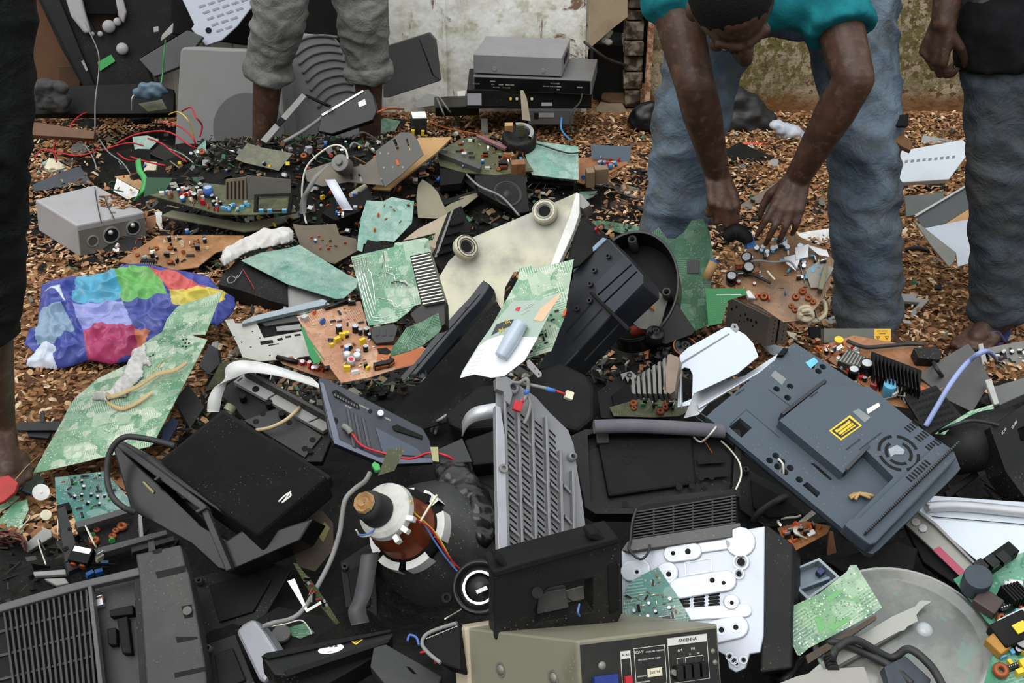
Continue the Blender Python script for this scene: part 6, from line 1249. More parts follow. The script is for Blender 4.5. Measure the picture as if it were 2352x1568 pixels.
P2=fit(pp('2086,1196 2112,1170 2240,1300 2210,1320'),(2210,1322),.05,-35,34,1.5,8);T=slab('side_rail','long steel side rail with red window and two screws left of the white metal tray','rail',P2,'2080,1204 2112,1172 2150,1200 2250,1300 2215,1330',-.012,0,pm('rail_grey','#85857f',.45,.3,.4,'#5d5b52',9,.05),(),.0015,'rail');add(T,'red_window','2142,1262 2158,1254 2220,1314 2208,1326',0,.002,pm('magenta_window','#a3304e',.4,0,.25,'#6d2a3a',20),label='red window')
for x,y in((2104,1200),(2120,1214)):m=MB();m.cyl(P2.l(x,y,0),.007,.004,n=14);T.part('screw',m,SIL)
add(T,'rail_lip','2112,1172 2150,1200 2250,1300 2246,1304 2146,1206 2108,1176',0,.010,LGR,(),.001);slab('tray_side_casing','black side wall of the tray under the long steel side rail','casing',Pl(P2.w(*P2.uv(2140,1290),-.016),P2.n),'2074,1200 2086,1204 2215,1332 2190,1340 2120,1290',-.03,0,BLK2,(),.002)
P=fit(pp('2225,1310 2400,1250 2440,1640 2262,1540'),(2270,1560),.10,-5,14,2,8);T=board('bright green power board with large black capacitor in the lower right corner','2190,1330 2240,1300 2300,1284 2440,1240 2440,1640 2240,1640 2280,1500 2278,1440',P,pcb('emerald_board','#2f7d5c','#24694c','#a9c9b8',.3,'#5f8a74',120,.4,.4),.002)
m=MB();m.cyl(P.l(2237,1350,0),.021,.036,n=28,m=0);T.part('large_capacitor',m,pm('capacitor_blue_black','#28323c',.4,0,.25,'#4a545c',14),.0012);m=MB();m.box(P.l(2275,1296,.012),(.095,.022,.022),.25);T.part('terminal_block',m,BLK2,.002)
for k in range(3):m=MB();m.box(P.l(2252+k*26,1300-k*9,.028),(.016,.018,.012),.25);T.part('terminal',m,BLKG,.001)
for x,y in((2306,1340),(2316,1336)):m=MB();m.cyl(P.l(x,y,.006),.005,.02,(1,-.6,0),10);T.part('white_resistor',m,WHT)
for k in range(6):m=MB();m.box(P.l(2312+k*7,1372-k*2,.014),(.003,.03,.028),.2);T.part('heat_sink_fin',m,BLK2)
m=MB();m.box(P.l(2335,1425,.02),(.05,.026,.003),.1);T.part('shield',m,SIL,.0005);m=MB();m.box(P.l(2326,1450,.012),(.06,.04,.024),.1);T.part('transformer',m,BLK2,.002);m=MB();m.box(P.l(2344,1440,.026),(.02,.015,.002),.1);T.part('yellow_tape',m,YEL)
m=MB();m.box(P.l(2292,1480,.010),(.026,.03,.02),.3);T.part('yellow_transformer',m,pm('amber','#a87a2c',.5,0,.4,'#6d4a1c',16),.003);m=MB();m.cyl(P.l(2346,1482,0),.014,.02,n=18,mt=1);T.part('large_capacitor',m,[BLKG,LGR]);m=MB();m.box(P.l(2268,1385,.010),(.03,.036,.02),.5);T.part('relay',m,pm('brown_relay','#3b2f2c',.5,0,.3,'#55463c',16),.002)
comps(T,'2290,1400 2352,1380 2352,1560 2280,1560',26,['disc_pale','film_pale','res_red','disc_blue','cap_black','film_yellow','conn_black','coil','res_orange'],12,s=(1,1.7))
P=fit(pp('1862,1312 2278,1312 2278,1648 1862,1648'),(2070,1480),.10,5,16,5,2);u,v=P.uv(2070,1478);r=abs(P.uv(2278,1470)[0]-u);b=abs(P.uv(2070,1312)[1]-v)
T=Th('glass_plate','round dusty glass turntable plate in the lower right','plate',P);GLP=P
t=NT('dusty_glass');c=t.mix(t.ramp(t.noise(7,6,.7),.4,.62),'#686c68','#85847c');c=t.mix(t.math('MULTIPLY',t.ramp(t.noise(16,4),.56,.66),.5),c,'#6d9488');t.col(c);t.b.inputs['Transmission Weight'].default_value=.25;t.bump(t.noise(5),.1,.01);DG=t.set(.22,0,.5)
m=MB();rr=(r+b)/2;m.lathe([(0,.001),(rr*.86,.001),(rr*.90,.003),(rr*.96,.010),(rr,.012),(rr,.006),(rr*.9,-.004),(0,-.004)],(0,0,0),n=72);T.part('plate',m,DG,0,None,None,Matrix.Translation((u,v,0))@Matrix.Diagonal((1,b/rr,1,1))@Matrix.Diagonal((r/rr,1,1,1)))
m=MB();m.lathe([(0,.006),(.006,.0055),(.011,.003),(.0125,0)],(0,0,0),n=20);T.part('centre_boss',m,pm('glass_boss','#a3a9ab',.15,0,.2,'#7d8486',16),0,None,None,Matrix.Translation((*P.uv(2123,1446),.001)))
P2=Pl(P.w(*P.uv(1990,1470),.012),(P.n+Vector((-.04,.02,0))),P.u)
T=slab('steel_strip','bent grey steel strip with notched end lying on the glass plate','metal strip',P2,'1840,1560 1917,1495 2048,1416 2102,1392 2110,1382 2117,1378 2138,1380 2136,1384 2124,1390 2112,1402 2105,1411 2108,1426 2084,1438 2078,1446 2066,1449 2010,1479 1885,1550 1850,1590',-.001,.001,pm('strip_grey','#9a9a93',.4,.3,.4,'#76746a',7,.04),(),0,'strip');add(T,'folded_edge','1850,1590 1885,1548 2010,1477 2066,1447 2068,1451 2012,1484 1890,1556 1858,1600',-.014,-.001,MGR,(),.001)
P3=fit(pp('1819,1390 1960,1297 2025,1393 1831,1503'),(1860,1490),.145,0,26,1.0,10)
P3=Pl(GLP.w(*GLP.uv(1900,1480),.032),P3.n,P3.u)
PSM=pcb('speckled_green_board','#6a9468','#3f6a52','#d3d8c8',.25,'#7f9a80',190,.9,.6,trc='#aebdaa')
T=board('small green circuit board densely dotted with solder lying on the round glass plate','1819,1392 1881,1363 1945,1312 1953,1297 1967,1297 2026,1394 2004,1411 1950,1440 1857,1488 1838,1505 1831,1503 1817,1473',P3,PSM,.002)
for a in('1895,1372 1935,1352 1938,1358 1905,1382','1900,1440 1950,1415 1956,1422 1912,1448','1870,1420 1886,1412 1896,1440 1884,1452'):add(T,'bare_patch',a,0,.0004,pm('bare_green','#5d9a5a',.4,0,.2,'#4a7d4c',30))
m=MB();R=random.Random(1)
for k in range(260):
 x,y=R.uniform(1820,2020),R.uniform(1300,1500)
 if inside((x,y),pp('1824,1395 1885,1368 1960,1305 2015,1390 1950,1430 1860,1478 1835,1492')):m.ball(P3.l(x,y,0),.0014,5)
T.part('solder_pattern',m,SLD);add(T,'under_parts','1850,1505 1955,1445 2010,1412 2014,1420 1960,1456 1856,1524',-.02,-.004,pm('under_brown','#3b3024',.6,0,.4,'#5d4d34',20))
refresh()
wire('power_cable','thick black power cable looping over the glass plate at the bottom edge',hits('1786,1568 1800,1540 1830,1505 1880,1484 1930,1488 1990,1512 2050,1545 2090,1580',.012),.006,WBK,'cable');wire('power_cable','second black power cable with ribbed strain relief crossing the first on the glass plate',hits('1905,1560 1908,1528 1918,1508 1960,1488 2020,1484 2080,1508 2130,1548 2160,1600',.022),.0062,WBK,'cable')
T=Th('strain_relief','ribbed black strain relief at the end of the second power cable','cable end',hit(1908,1535,.004));m=MB()
for k in range(5):m.cyl(Vector((0,.012-k*.006,.004)),.009,.004,(0,1,0),14)
T.part('sleeve',m,RUB,.0006)
P=Pl(hit(1880,1560,.015),nrm(0,20));slab('white_board_edge','pale board edge with tiny parts at the bottom edge under the power cable','board',P,'1790,1568 1830,1552 1900,1535 1985,1530 2010,1600 1790,1610',-.01,0,pm('pale_board','#8f8d86',.5,.1,.4,'#8a877d',12),(),.001);P=Pl(hit(2050,1530,.02),nrm(10,25));slab('box_corner','black box corner with bluish lid on the glass plate at the bottom edge','box',P,'2030,1530 2080,1505 2140,1560 2120,1600 2050,1600',-.03,0,pm('bluish_black','#252a30',.45,0,.4,'#45505a',10),(),.002)
P=fit(pp('1822,1306 1882,1282 1926,1324 1856,1372'),(1856,1374),.10,0,24,1.5,10);T=slab('plastic_tray','small blue-grey plastic tray with navy clip right of the white steel panel','tray',P,'1822,1306 1882,1282 1928,1324 1880,1356 1856,1376 1824,1342',-.03,-.02,pm('blue_grey_tray','#6d7b86',.4,.1,.35,'#4d5660',8),(),.001,'floor');add(T,'rim','1820,1306 1882,1280 1930,1324 1856,1378 1820,1342',-.022,0,pm('tray_rim','#8d979c',.4,.1,.3,'#5d666c',10),['1826,1309 1880,1287 1921,1324 1857,1368 1826,1340'],.001);m=MB();m.box(P.l(1884,1314,-.012),(.012,.010,.012),.3);T.part('clip',m,pm('navy_clip','#27335f',.5,0,.2,'#4a5580',20),.001);add(T,'divider','1832,1348 1905,1322 1908,1328 1838,1354',-.02,-.004,pm('blue_grey_tray2','#6d7b86',.4,.1,.35,'#4d5660',8),(),.001)
P=fit(pp('1789,1207 1860,1190 1905,1212 1812,1270'),(1812,1272),.07,0,16,2,6);T=board('dusty brown board loaded with black parts under the blue-grey player','1786,1212 1850,1196 1908,1208 1900,1225 1812,1272',P,POR);comps(T,'1795,1215 1850,1205 1885,1215 1815,1258',24,['cap_black','disc_orange','film_orange','tran_black','disc_brown','res_brown'],5)
refresh()
slab('wire_plug','white plug with frayed wires standing on the dusty brown board','plug',Pl(hit(1862,1222,.016),nrm(-20,40)),'1850,1222 1868,1214 1875,1224 1858,1232',-.01,0,WHT,(),.001)
for k in range(4):wire('wire','frayed pink-white wire rising from the white plug',[hit(1862,1222,.016),hit(1860,1208,.03)+Vector((.002*k,0,0)),hit(1866+k*2,1190,.035)+Vector((.003*k,0,.004))],.0012,WWH,'wire','frayed wires of the white plug')
wire('wire','curled white wire end left of the white plug',hits('1782,1222 1784,1205 1800,1198 1824,1196 1836,1192',.014),.0022,WWH)
slab('brown_post','rusty brown wooden stake in the shade under the blue-grey player','post',Pl(hit(1911,1260,.01),nrm(0,55)),'1906,1220 1914,1220 1922,1268 1920,1290 1900,1290 1900,1268',-.01,0,POR,(),.002)
slab('black_side_panel','long black side panel behind the small blue-grey tray','panel',Pl(A(2000,1290,.05),nrm(0,45)),'1900,1290 2060,1240 2110,1260 2100,1310 1960,1330',-.02,0,BLK2,(),.003)
slab('black_bar','ribbed black bar under the right edge of the blue-grey player','bar',Pl(A(2210,1100,.04),nrm(0,35)),'2170,1130 2240,1080 2250,1090 2180,1145',-.012,0,BLK2,(),.002)
refresh()
FB={}
def fz(x,y,lift=.0):return A(x,y,lift)
dk=at(1290,210,4.75).y
def deck(name,label,front,hpx,depth,Y,mat,z0=None):
 (xa,ya),(xb,yb)=front;a,b=at(xa,ya,Y),at(xb,yb,Y+.02);return a,b
def devbox(label,cat,x0,x1,ytop,ybot,Y,depth,yaw,mat,name):
 a,b=at(x0,ytop,Y),at(x1,ytop,Y);hgt=a.z-at(x0,ybot,Y).z;P=Pl(a,(0,0,1),Vector((math.cos(yaw),math.sin(yaw),0)));wd=(b-a).length/math.cos(yaw)
 T=Th(name,label,cat,P);m=MB();m.prism([(0,0),(wd,0),(wd,depth),(0,depth)],-hgt,0);T.part('case',m,mat,.004)
 return T,wd,hgt,P.M.inverted()@Pl(a,(Vector((math.sin(yaw),-math.cos(yaw),0))),P.u).M
SILF=pm('silver_grey_paint','#8f8f91',.4,.2,.3,'#6f6d68',6)
T,wd,hg,FM=devbox('silver-grey disc player on top of the stack by the white wall','player',1087,1290,124,168,4.90,.32,-.15,SILF,'disc_player')
T.parts[0].data.transform(Matrix.Shear('XY',4,(.16,0))if False else Matrix.Identity(4))
for x in(.24,.79):m=MB();m.cyl((wd*x,-hg*.72,0),.009,.003,n=14);T.part('screw',m,SIL,0,None,None,FM)
for k in range(3):T.part('side_slot',MB().box((wd+.001,.10+.06*k,-hg*.45),(.002,.03,.03)),DARK)
T,wd,hg,FM=devbox('grey video deck with black front, second in the stack by the white wall','video deck',1086,1358,174,208,4.88,.34,-.13,pm('deck_grey','#6f6f70',.45,.15,.35,'#5d5b56',6),'video_deck')
m=MB();m.box((wd*.5,-hg*.5,.002),(wd*.97,hg*.86,.006));fp=T.part('front_panel',m,BLKG,.001,None,'black front panel',FM);m=MB();R=random.Random(3)
for k in range(26):m.box((wd*R.choice((.03,.08,.17,.2,.24,.28,.3,.33,.62,.68,.72,.9,.95)),-hg*R.choice((.3,.5,.7)),.006),(R.uniform(.008,.03),.005,.001))
T.part('print_pattern',m,LGR,0,fp,None,Matrix.Identity(4))
T,wd,hg,FM=devbox('black receiver with red button and paper label, third in the stack by the wall','receiver',1072,1360,206,250,4.86,.34,.0,BLK,'receiver')
m=MB();m.box((wd*.97,-hg*.18,0),(.02,.008,.004));T.part('red_button',m,RED,0,None,None,FM)
for x,y,w_,h_ in((.06,.5,.06,.05),(.64,.75,.045,.014)):m=MB();m.box((wd*x,-hg*y,.001),(w_,h_,.002));T.part('paper_label',m,pm('paper_label','#b5b3b8',.6,0,.3,'#8a8892',30),0,None,None,FM)
for x in(.35,.4,.52):m=MB();m.cyl((wd*x,-hg*.45,0),.006,.01,n=10);T.part('jack',m,[YEL,CRM,CRM][int(x*10)%3],0,None,None,FM)
T,wd,hg,FM=devbox('dark grey device at the bottom of the stack by the wall','device',1213,1318,252,287,4.84,.25,0,pm('device_grey','#4d4d4e',.5,.1,.35,'#5d5b56',9),'device');m=MB();m.box((wd*.4,-hg*.35,.001),(wd*.33,hg*.28,.002));T.part('paper_label',m,LGR,0,None,None,FM);m=MB();m.box((wd*.18,-hg*.4,.001),(wd*.1,hg*.4,.002));T.part('socket',m,BLK2,0,None,None,FM)
devbox('small black device lying left of the stack by the wall','device',1000,1100,246,268,4.92,.16,.1,BLKG,'device')
refresh()
wire('power_cable','black power cable running from the silver-grey player to the stone pillar',[at(1342,96,5.0),at(1362,112,4.95),at(1395,135,4.98),at(1440,150,5.2)],.006,WBK,'cable')
wire('wire','pale wire trailing down the front of the black receiver',[at(1338,212,4.82),at(1332,235,4.8),at(1312,260,4.76),at(1310,298,4.74)],.004,WBK)
wire('wire','short blue wire hanging over the dark grey device',[at(1290,270,4.80),at(1289,295,4.74),at(1300,312,4.7),at(1312,322,4.66)],.004,pm('azure','#3f7fae',.5,0,.2,'#4a6070',20))
q=[(412,112),(600,116),(640,340),(402,330)];o=at(410,330,4.50);P=Pl(o,Vector((-.15,-.96,.22)))
T=Th('computer_monitor','large grey computer monitor with curved ribs on its side behind the rolled jeans','monitor',P);MG=pm('monitor_grey','#7d7d7c',.6,0,.25,'#5f5d59',5,.05,speck=.15)
m=MB();m.prism(uvs(P,'413,116 420,108 600,116 640,118 660,345 400,338'),-.14,0);T.part('bezel',m,MG,.012)
PB2=Pl(P.w(0,0,-.03),Vector((.22,-.94,.26)));m=MB();m.prism(uvs(PB2,'560,112 675,74 767,82 790,112 832,232 842,330 640,345 600,200'),-.25,0);T.part('rear_housing',m,MG,.02,None,None,P.M.inverted()@PB2.M)
m=MB();Rl=P.M.inverted()@PB2.M
for k in range(8):
 pts=[PB2.l(x,y,.001)for x,y in((668+k*9,108+k*20),(700+k*8,88+k*19),(738+k*8,82+k*18),(775+k*6.2,86+k*18))];m.tube(pts,.007,6)
T.part('rib_pattern',m,pm('monitor_rib','#5e5e5e',.6,0,.25,'#4f4d49',5),0,None,None,Rl)
u,v=P.uv(572,300);r=abs(P.uv(655,300)[0]-u);m=MB();m.cyl((u,v,-.012),r*1.0,.016,n=48);T.part('round_base_mount',m,pm('monitor_dark','#585858',.6,0,.2,'#4a4844',6),.003)
P=Pl(at(940,150,4.75),Vector((-.12,-.98,.12)));T=slab('device_cover','dark grey device cover leaning on the white wall right of the rolled jeans','cover',P,'880,108 985,75 1000,92 1011,186 893,224 880,224',-.03,0,pm('cover_grey','#484848',.6,.05,.25,'#5a5853',7),(),.003);add(T,'slot','963,90 966,89 996,172 993,173',0,.002,DARK);add(T,'bent_flap','964,90 985,76 1000,92 1011,184 996,172',0,.006,MGR,(),.001)
P=Pl(at(480,60,4.80),Vector((.15,-.85,.5)));T=slab('perforated_panel','pale blue-grey perforated back panel hanging at the top left','panel',P,'405,-30 590,-30 584,2 577,18 545,60 510,92 473,105 439,66 446,56',-.012,0,pm('pale_blue_panel','#a7adb9',.5,.05,.2,'#8d9098',7),(),.003,'panel');m=MB()
for i in range(5):
 for j in range(6):x,y=455+i*22-j*4+j*14,15+i*2+j*14-i*9;m.prism(uvs(P,[(x,y),(x+15,y-6),(x+18,y-2),(x+3,y+4)]),0,.002)if inside((x+9,y),pp('420,0 578,0 570,18 540,56 508,86 474,98 446,66'))else None
T.part('slot_pattern',m,pm('slot_grey','#83858e',.6,0,0));m=MB();m.cyl(P.l(479,70,0),.012,.003,n=14);T.part('screw_hole',m,DARK)
P=Pl(at(390,130,4.68),Vector((.1,-.9,.45)));slab('grey_cover','dark grey flat cover lying under the pale perforated panel','cover',P,'319,136 431,69 467,84 440,120 413,153 355,176',-.03,0,pm('cover_dark','#434343',.6,0,.25,'#555555',8),(),.003)
P=Pl(at(270,120,5.0),Vector((.25,-.93,.3)));T=slab('television','black open television back with white tube parts at the upper left','television',P,'60,-60 420,-60 430,70 330,132 352,190 300,205 215,228 185,190 140,110',-.25,0,BLK,['178,-60 268,-60 290,30 262,62 220,72 196,30'],.006,'shell')
add(T,'wood_backing','178,-60 268,-60 290,30 262,62 220,72 196,30',-.12,-.08,pm('dark_wood','#4d341e',.6,0,.4,'#2d1e12',8));add(T,'white_collar','145,-20 184,-20 194,23 209,74 194,77 163,38',0,.05,pm('collar_white','#9d9a9c',.5,0,.4,'#6d6a68',10),(),.01);add(T,'white_collar','262,-20 278,-20 291,28 284,54 272,38',0,.05,_m['collar_white'],(),.008)
for x,y,r in((250,61,.028),(270,50,.018),(230,78,.012),(212,78,.010),(281,112,.026)):m=MB();m.ball(P.l(x,y,.02),(r,r,r*.6),14);T.part('knob',m,_m['collar_white'])
add(T,'green_board','224,143 255,125 265,140 230,163',0,.01,GRNP,label='green circuit board');add(T,'dark_frame','85,-20 130,-20 232,230 208,232',0,.03,BLKG,(),.004);add(T,'side_trim','186,140 192,138 202,160 198,164',.03,.034,LGR)
P=Pl(at(140,130,5.05),Vector((.1,-.98,.1)));T=slab('wooden_cabinet','brown wooden cabinet side behind the black open television at left','cabinet',P,'30,-60 200,-60 200,125 196,125 196,222 30,222',-.04,0,pm('cabinet_brown','#5f4028',.6,0,.45,'#38281a',6),(),.004,'cabinet');add(T,'inner_panel','135,152 184,152 184,213 135,213',0,.02,_m['dark_wood'],(),.002)
P=Pl(at(740,60,4.95),Vector((0,-1,.1)));slab('television','black television shell standing behind the rolled-up jeans legs','television',P,'392,-60 800,-60 800,110 700,110 560,105 392,80',-.25,0,BLK2,(),.01,'shell')
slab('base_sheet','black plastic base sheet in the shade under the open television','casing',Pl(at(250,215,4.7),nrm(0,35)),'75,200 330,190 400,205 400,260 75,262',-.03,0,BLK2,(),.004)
m=MB();c=at(108,220,4.6);R=random.Random(4)
for k in range(16):m.ball(at(108+R.uniform(-34,40),222+R.uniform(-24,26),4.6)-c,R.uniform(.02,.036),10)
me=remesh('rag',m,.007,pm('dusty_rag','#3d3d3d',.9,0,.5,'#2a2926',12,.2),2,(.012,24,24,.4));T=Th('grey_rag','dusty grey crumpled rag beside the left trouser leg at the back','rag',c);T.part('rag',me,None)
slab('wooden_bar','brown wooden bar lying behind the red wires at left','bar',Pl(at(140,295,4.4),nrm(5,50)),'66,278 217,301 217,319 66,310',-.03,0,pm('bar_brown','#63432a',.6,0,.4,'#3d2a1a',10),(),.002)
m=MB();c=at(335,212,4.55)
for k in range(8):m.ball(at(325+k*6,214-(k%3)*6,4.55)-c,(.03,.02,.022),10)
me=remesh('bag',m,.007,pm('blue_grey_bag','#4d6472',.4,0,.4,'#3d4a52',12),2,(.01,24,24,.4));T=Th('plastic_bag','blue-grey crumpled plastic bag lying left of the big grey monitor','bag',c);T.part('bag',me,None)
wire('thread','green thread hanging from the pale connector at the upper left',[at(380,92,4.6),at(376,130,4.58),at(374,165,4.58),at(370,194,4.56)],.003,GRNP);refresh()
for k,(a,l)in enumerate((('372,80 398,52 396,74 369,95','pale plug with white flag under the perforated panel'),('352,62 364,60 364,72 353,74','tiny cream plug left of the pale flag plug'))):slab('plug',l,'plug',Pl(at(380,75,4.58),nrm(10,60)),a,-.012,0,LGR,(),.001)
wire('wire','long thin pale wire hanging down in front of the black open television',[at(194,51,4.6),at(224,115,4.55),at(227,163,4.5),at(219,230,4.4),at(218,300,4.25),hit(221,350,.03),hit(224,395,.01)],.0024,WGR)
WZ=[A(0,0)]
def wz(s,hs):q=pp(s);return[A(x,y,h)for(x,y),h in zip(q,hs)]
tang=[('219,255 188,263 163,288 166,318 178,325','thick red wire loop at the left of the wire tangle',(.10,.12,.12,.06,.02)),('161,291 178,314 212,329','red wire crossing under the thick red loop',(.11,.08,.04)),('150,293 128,324 124,350 130,372','thin red wire falling left of the wire tangle',(.10,.08,.04,.02)),('79,365 97,344 143,352 178,357 212,350 228,336','long red wire lying along the left front of the wire tangle',(.03,.05,.05,.05,.05,.03)),('270,329 306,311 357,301 395,306 433,332 454,342','red wire arching across the middle of the wire tangle',(.06,.08,.09,.08,.05,.02)),('372,281 413,291 444,319 449,339','red wire bending at the right of the wire tangle',(.10,.09,.06,.02)),('418,255 439,247 449,268 464,288 459,314','red wire hooked against the big grey monitor',(.10,.13,.12,.08,.04)),('270,352 288,365 308,370','short red wire end below the tangle',(.03,.03,.01)),('340,318 372,330 400,352 430,372','dark red wire running toward the black box',(.07,.07,.05,.02)),('240,345 265,335 300,328 330,335','dark red wire between the tangle and green scrap',(.04,.05,.05,.03)),('300,360 340,372 380,380','thin dark red wire below the green scrap',(.03,.03,.02))]
for s,l,hs in tang:wire('wire',l,wz(s,hs),.0032,RED)
for s,l,hs,mt in(('388,263 408,257 428,271 439,293 446,321','yellow wire among the red ones at the right of the tangle',(.11,.13,.12,.08,.03),WYE),('303,255 303,227 311,217 321,227','white wire loop sticking up out of the wire tangle',(.10,.16,.17,.14),WWH),('175,314 200,340 215,365 222,388','grey wire lying in front of the thick red loop',(.04,.05,.04,.02),WGR),('228,320 250,350 280,372 300,400','grey cable sloping out of the wire tangle',(.06,.05,.04,.02),WGR),('474,322 510,340 540,352','black wire in front of the big grey monitor',(.05,.05,.02),WBK),('385,340 420,355 445,375','grey wire over the black box near the tangle',(.06,.06,.04),WGR)):wire('wire',l,wz(s,hs),.0026,mt)
refresh()
def scrap(name,label,cat,poly,off,h,az,tilt,mat,bev=.001,cmp=None,g=0):
 q=pp(poly);cc_=(sum(p[0]for p in q)/len(q),sum(p[1]for p in q)/len(q));P=Pl(A(*cc_,off)if g else hit(*cc_,off),nrm(az,tilt));T=slab(name,label,cat,P,poly,-h,0,mat,(),bev)
 if cmp:comps(T,poly,*cmp)
 return T
scrap('circuit_board','small teal circuit board scrap with white dots in the wire tangle','circuit board','304,314 339,311 365,321 342,344 311,352',.06,.002,5,40,PTL,0)
scrap('circuit_board','narrow teal board scrap standing at the foot of the big grey monitor','circuit board','444,347 474,319 472,344 457,367',.05,.002,25,50,PTL,0)
scrap('circuit_board','ragged teal board scrap with a cream patch beside the left trouser leg','circuit board','84,396 98,372 120,362 150,372 168,362 166,385 140,395',.03,.003,5,35,PTL,0);scrap('cloth_scrap','small cream cloth scrap lying on the ragged teal board','rag','102,385 112,362 135,370 152,384 120,394',.02,.004,5,35,CRM)
scrap('black_box','black flat box between the wire tangle and the dusty amplifier board','box','342,352 372,324 444,362 413,385',.06,.04,0,20,BLKG,.003)
scrap('motor','grey rounded motor lying under the red wires','motor','158,345 166,330 182,325 198,330 204,345 190,354 168,354',.03,.03,0,30,MGR,.008)
scrap('panel','dark blue-grey flat panel above the silver speaker-hole box at left','panel','74,424 143,393 184,381 212,420 128,432 79,439',.03,.012,-5,25,pm('blue_slate','#2f343c',.5,0,.3,'#45484c',10),.002)
scrap('circuit_board','dark olive circuit board leaning in front of the big grey monitor','circuit board','540,365 568,328 600,338 672,352 640,392 560,373',.07,.003,-10,45,POL,0)
scrap('dark_case','dark case with coils behind the white wire loop of the tangle','case','295,262 340,248 345,270 306,274',.06,.03,0,20,BLK2,.002);scrap('circuit_board','mossy olive board piece behind the wire tangle','circuit board','318,238 372,228 384,250 340,256',.06,.003,5,40,POL,0)
P=Pl(A(790,296,.06),nrm(-8,55));T=slab('flat_player','black flat player with white sticker and silver edge in front of the rolled jeans','player',P,'729,301 739,263 833,207 846,203 858,220 866,255 856,276 762,308',-.03,0,BLKG,(),.003,'body');add(T,'sticker','822,235 838,227 842,240 825,246',0,.001,WHT);add(T,'silver_edge','737,262 833,206 836,210 741,267',0,.004,SIL,(),.001)
wire('metal_bar','silver bar slanting down left from the black flat player',[A(652,326,.03),A(700,298,.05),A(744,266,.09)],.008,LGR,'bar',None,2,4)
P=Pl(A(608,322,.04),nrm(-30,60));T=slab('grey_bar','grey flat bar with a dark band leaning against the big grey monitor','bar',P,'598,321 693,214 703,222 611,329',-.01,0,LGR,(),.001,'bar');add(T,'dark_band','632,283 645,268 655,276 641,291',0,.004,BLK2)
wire('metal_rod','thin dark rod behind the grey flat bar',[A(700,218,.16),A(730,232,.15),A(757,244,.13)],.006,BLK2,'rod',None,2)
refresh()
scrap('circuit_board','green board with sparkling solder dots behind the bent steel bracket','circuit board','836,306 882,270 920,278 907,301 866,311',.05,.002,0,35,PGD,0)
wire('wire','orange wire arching over the sparkling green board',wz('861,263 887,250 927,250',(.10,.12,.08)),.004,WOR);wire('wire','orange-red wire running left of the stack of decks',hits('985,290 1020,300 1060,310 1100,318',.02),.003,WOR)
P=Pl(A(962,268,.10),nrm(20,15));T=Th('transformer','black transformer with a white top and yellow tape near the bent steel bracket','transformer',P);m=MB();m.box((0,0,-.03),(.055,.045,.07),.2);T.part('core',m,DGR,.002);m=MB();m.box((0,0,.007),(.052,.042,.004),.2);T.part('white_top',m,WHT)
for e in(-1,1):m=MB();m.box((e*.018,-.03,-.05),(.012,.01,.02));T.part('yellow_tape',m,YEL)
P=Pl(A(893,430,.05),nrm(-30,30));slab('laminate_board','tan laminate board with pale edge under the bent steel bracket','board',P,'855,433 893,395 960,316 1038,315 1000,352 918,414 893,436',-.008,0,TAN,(),.001)
P=Pl(A(890,420,.09),nrm(-25,60));T=slab('steel_bracket','bent grey steel bracket with slots standing on the tan laminate board','bracket',P,'861,348 921,303 944,305 958,320 973,355 967,360 918,404 884,430 872,397',-.003,0,pm('bracket_steel','#5f5e5b',.5,.3,.35,'#6d6250',9,.05),['902,322 908,319 918,345 913,348','931,318 935,317 943,345 939,346'],.0008,'plate')
m=MB()
for x,y in((874,352),(892,353),(882,385),(902,384),(926,384),(876,410)):m.cyl(P.l(x,y,0),.004,.001,n=10)
T.part('hole_pattern',m,LGR);add(T,'orange_tag','908,368 914,366 918,378 912,380',0,.002,ORG)
P=Pl(A(800,418,.06),nrm(-10,50));T=slab('steel_chassis','dusty grey-brown steel chassis with slots left of the bent steel bracket','chassis',P,'700,392 760,372 790,388 838,378 870,352 874,400 882,426 800,418 740,428 705,416',-.003,0,pm('chassis_dust','#57534b',.5,.25,.5,'#7a6a52',10,.06),['800,385 806,383 812,412 806,414','822,400 827,399 834,416 829,418'],.0008,'sheet')
P=Pl(A(785,378,.13),nrm(-20,50));T=Th('motor','grey dusty motor drum on the dusty steel chassis','motor',P);m=MB();m.cyl((0,0,-.03),.032,.05,n=24);m.cyl((0,0,.02),.012,.01,n=14);T.part('can',m,pm('motor_grey','#6d6c69',.45,.3,.4,'#5a544a',12),.003)
refresh()
wire('cable','thin white cable arching in a tall loop over the dusty steel chassis',[at(x,y,A(704,500,.03).y+t_)for x,y,t_ in((704,514,-.04),(696,479,0),(694,430,.02),(704,384,.04),(735,351,.06),(770,333,.06),(793,343,.05),(799,366,.03))],.0035,WWH,'cable')
ribbon('flat_cable','grey flat cable falling beside the tall white cable loop',[at(x,y,A(704,500,.03).y+t_)for x,y,t_ in((752,379,.04),(730,400,.0),(708,436,-.02),(697,460,-.02),(697,490,-.03))],Vector((.011,0,.003)),WGR)
for s,l in(('806,328 830,316 860,314 876,322','grey cable end arching behind the bent steel bracket'),('805,350 815,340 835,338','short grey cable right of the motor drum'),('1010,234 1030,250 1048,286 1047,332','grey cable arching down right of the tan laminate board'),('1004,236 1018,258 1024,280','second grey cable beside the arching one')):wire('cable',l,[hit(x,y,.02)for x,y in pp(s)],.0045,WGR,'cable')
scrap('mechanism','black mechanism with cream roller under the white paper strip','mechanism','738,488 770,462 812,450 845,430 856,452 825,485 770,506',.07,.04,0,20,BLK2,.003,(12,['conn_white','cap_black','can','chip','coil','film_blue'],5));wire('roller','cream roller rod lying on the black mechanism',hits('806,455 822,446 842,434',.012),.011,CRM,'roller',None,3,12)
refresh()
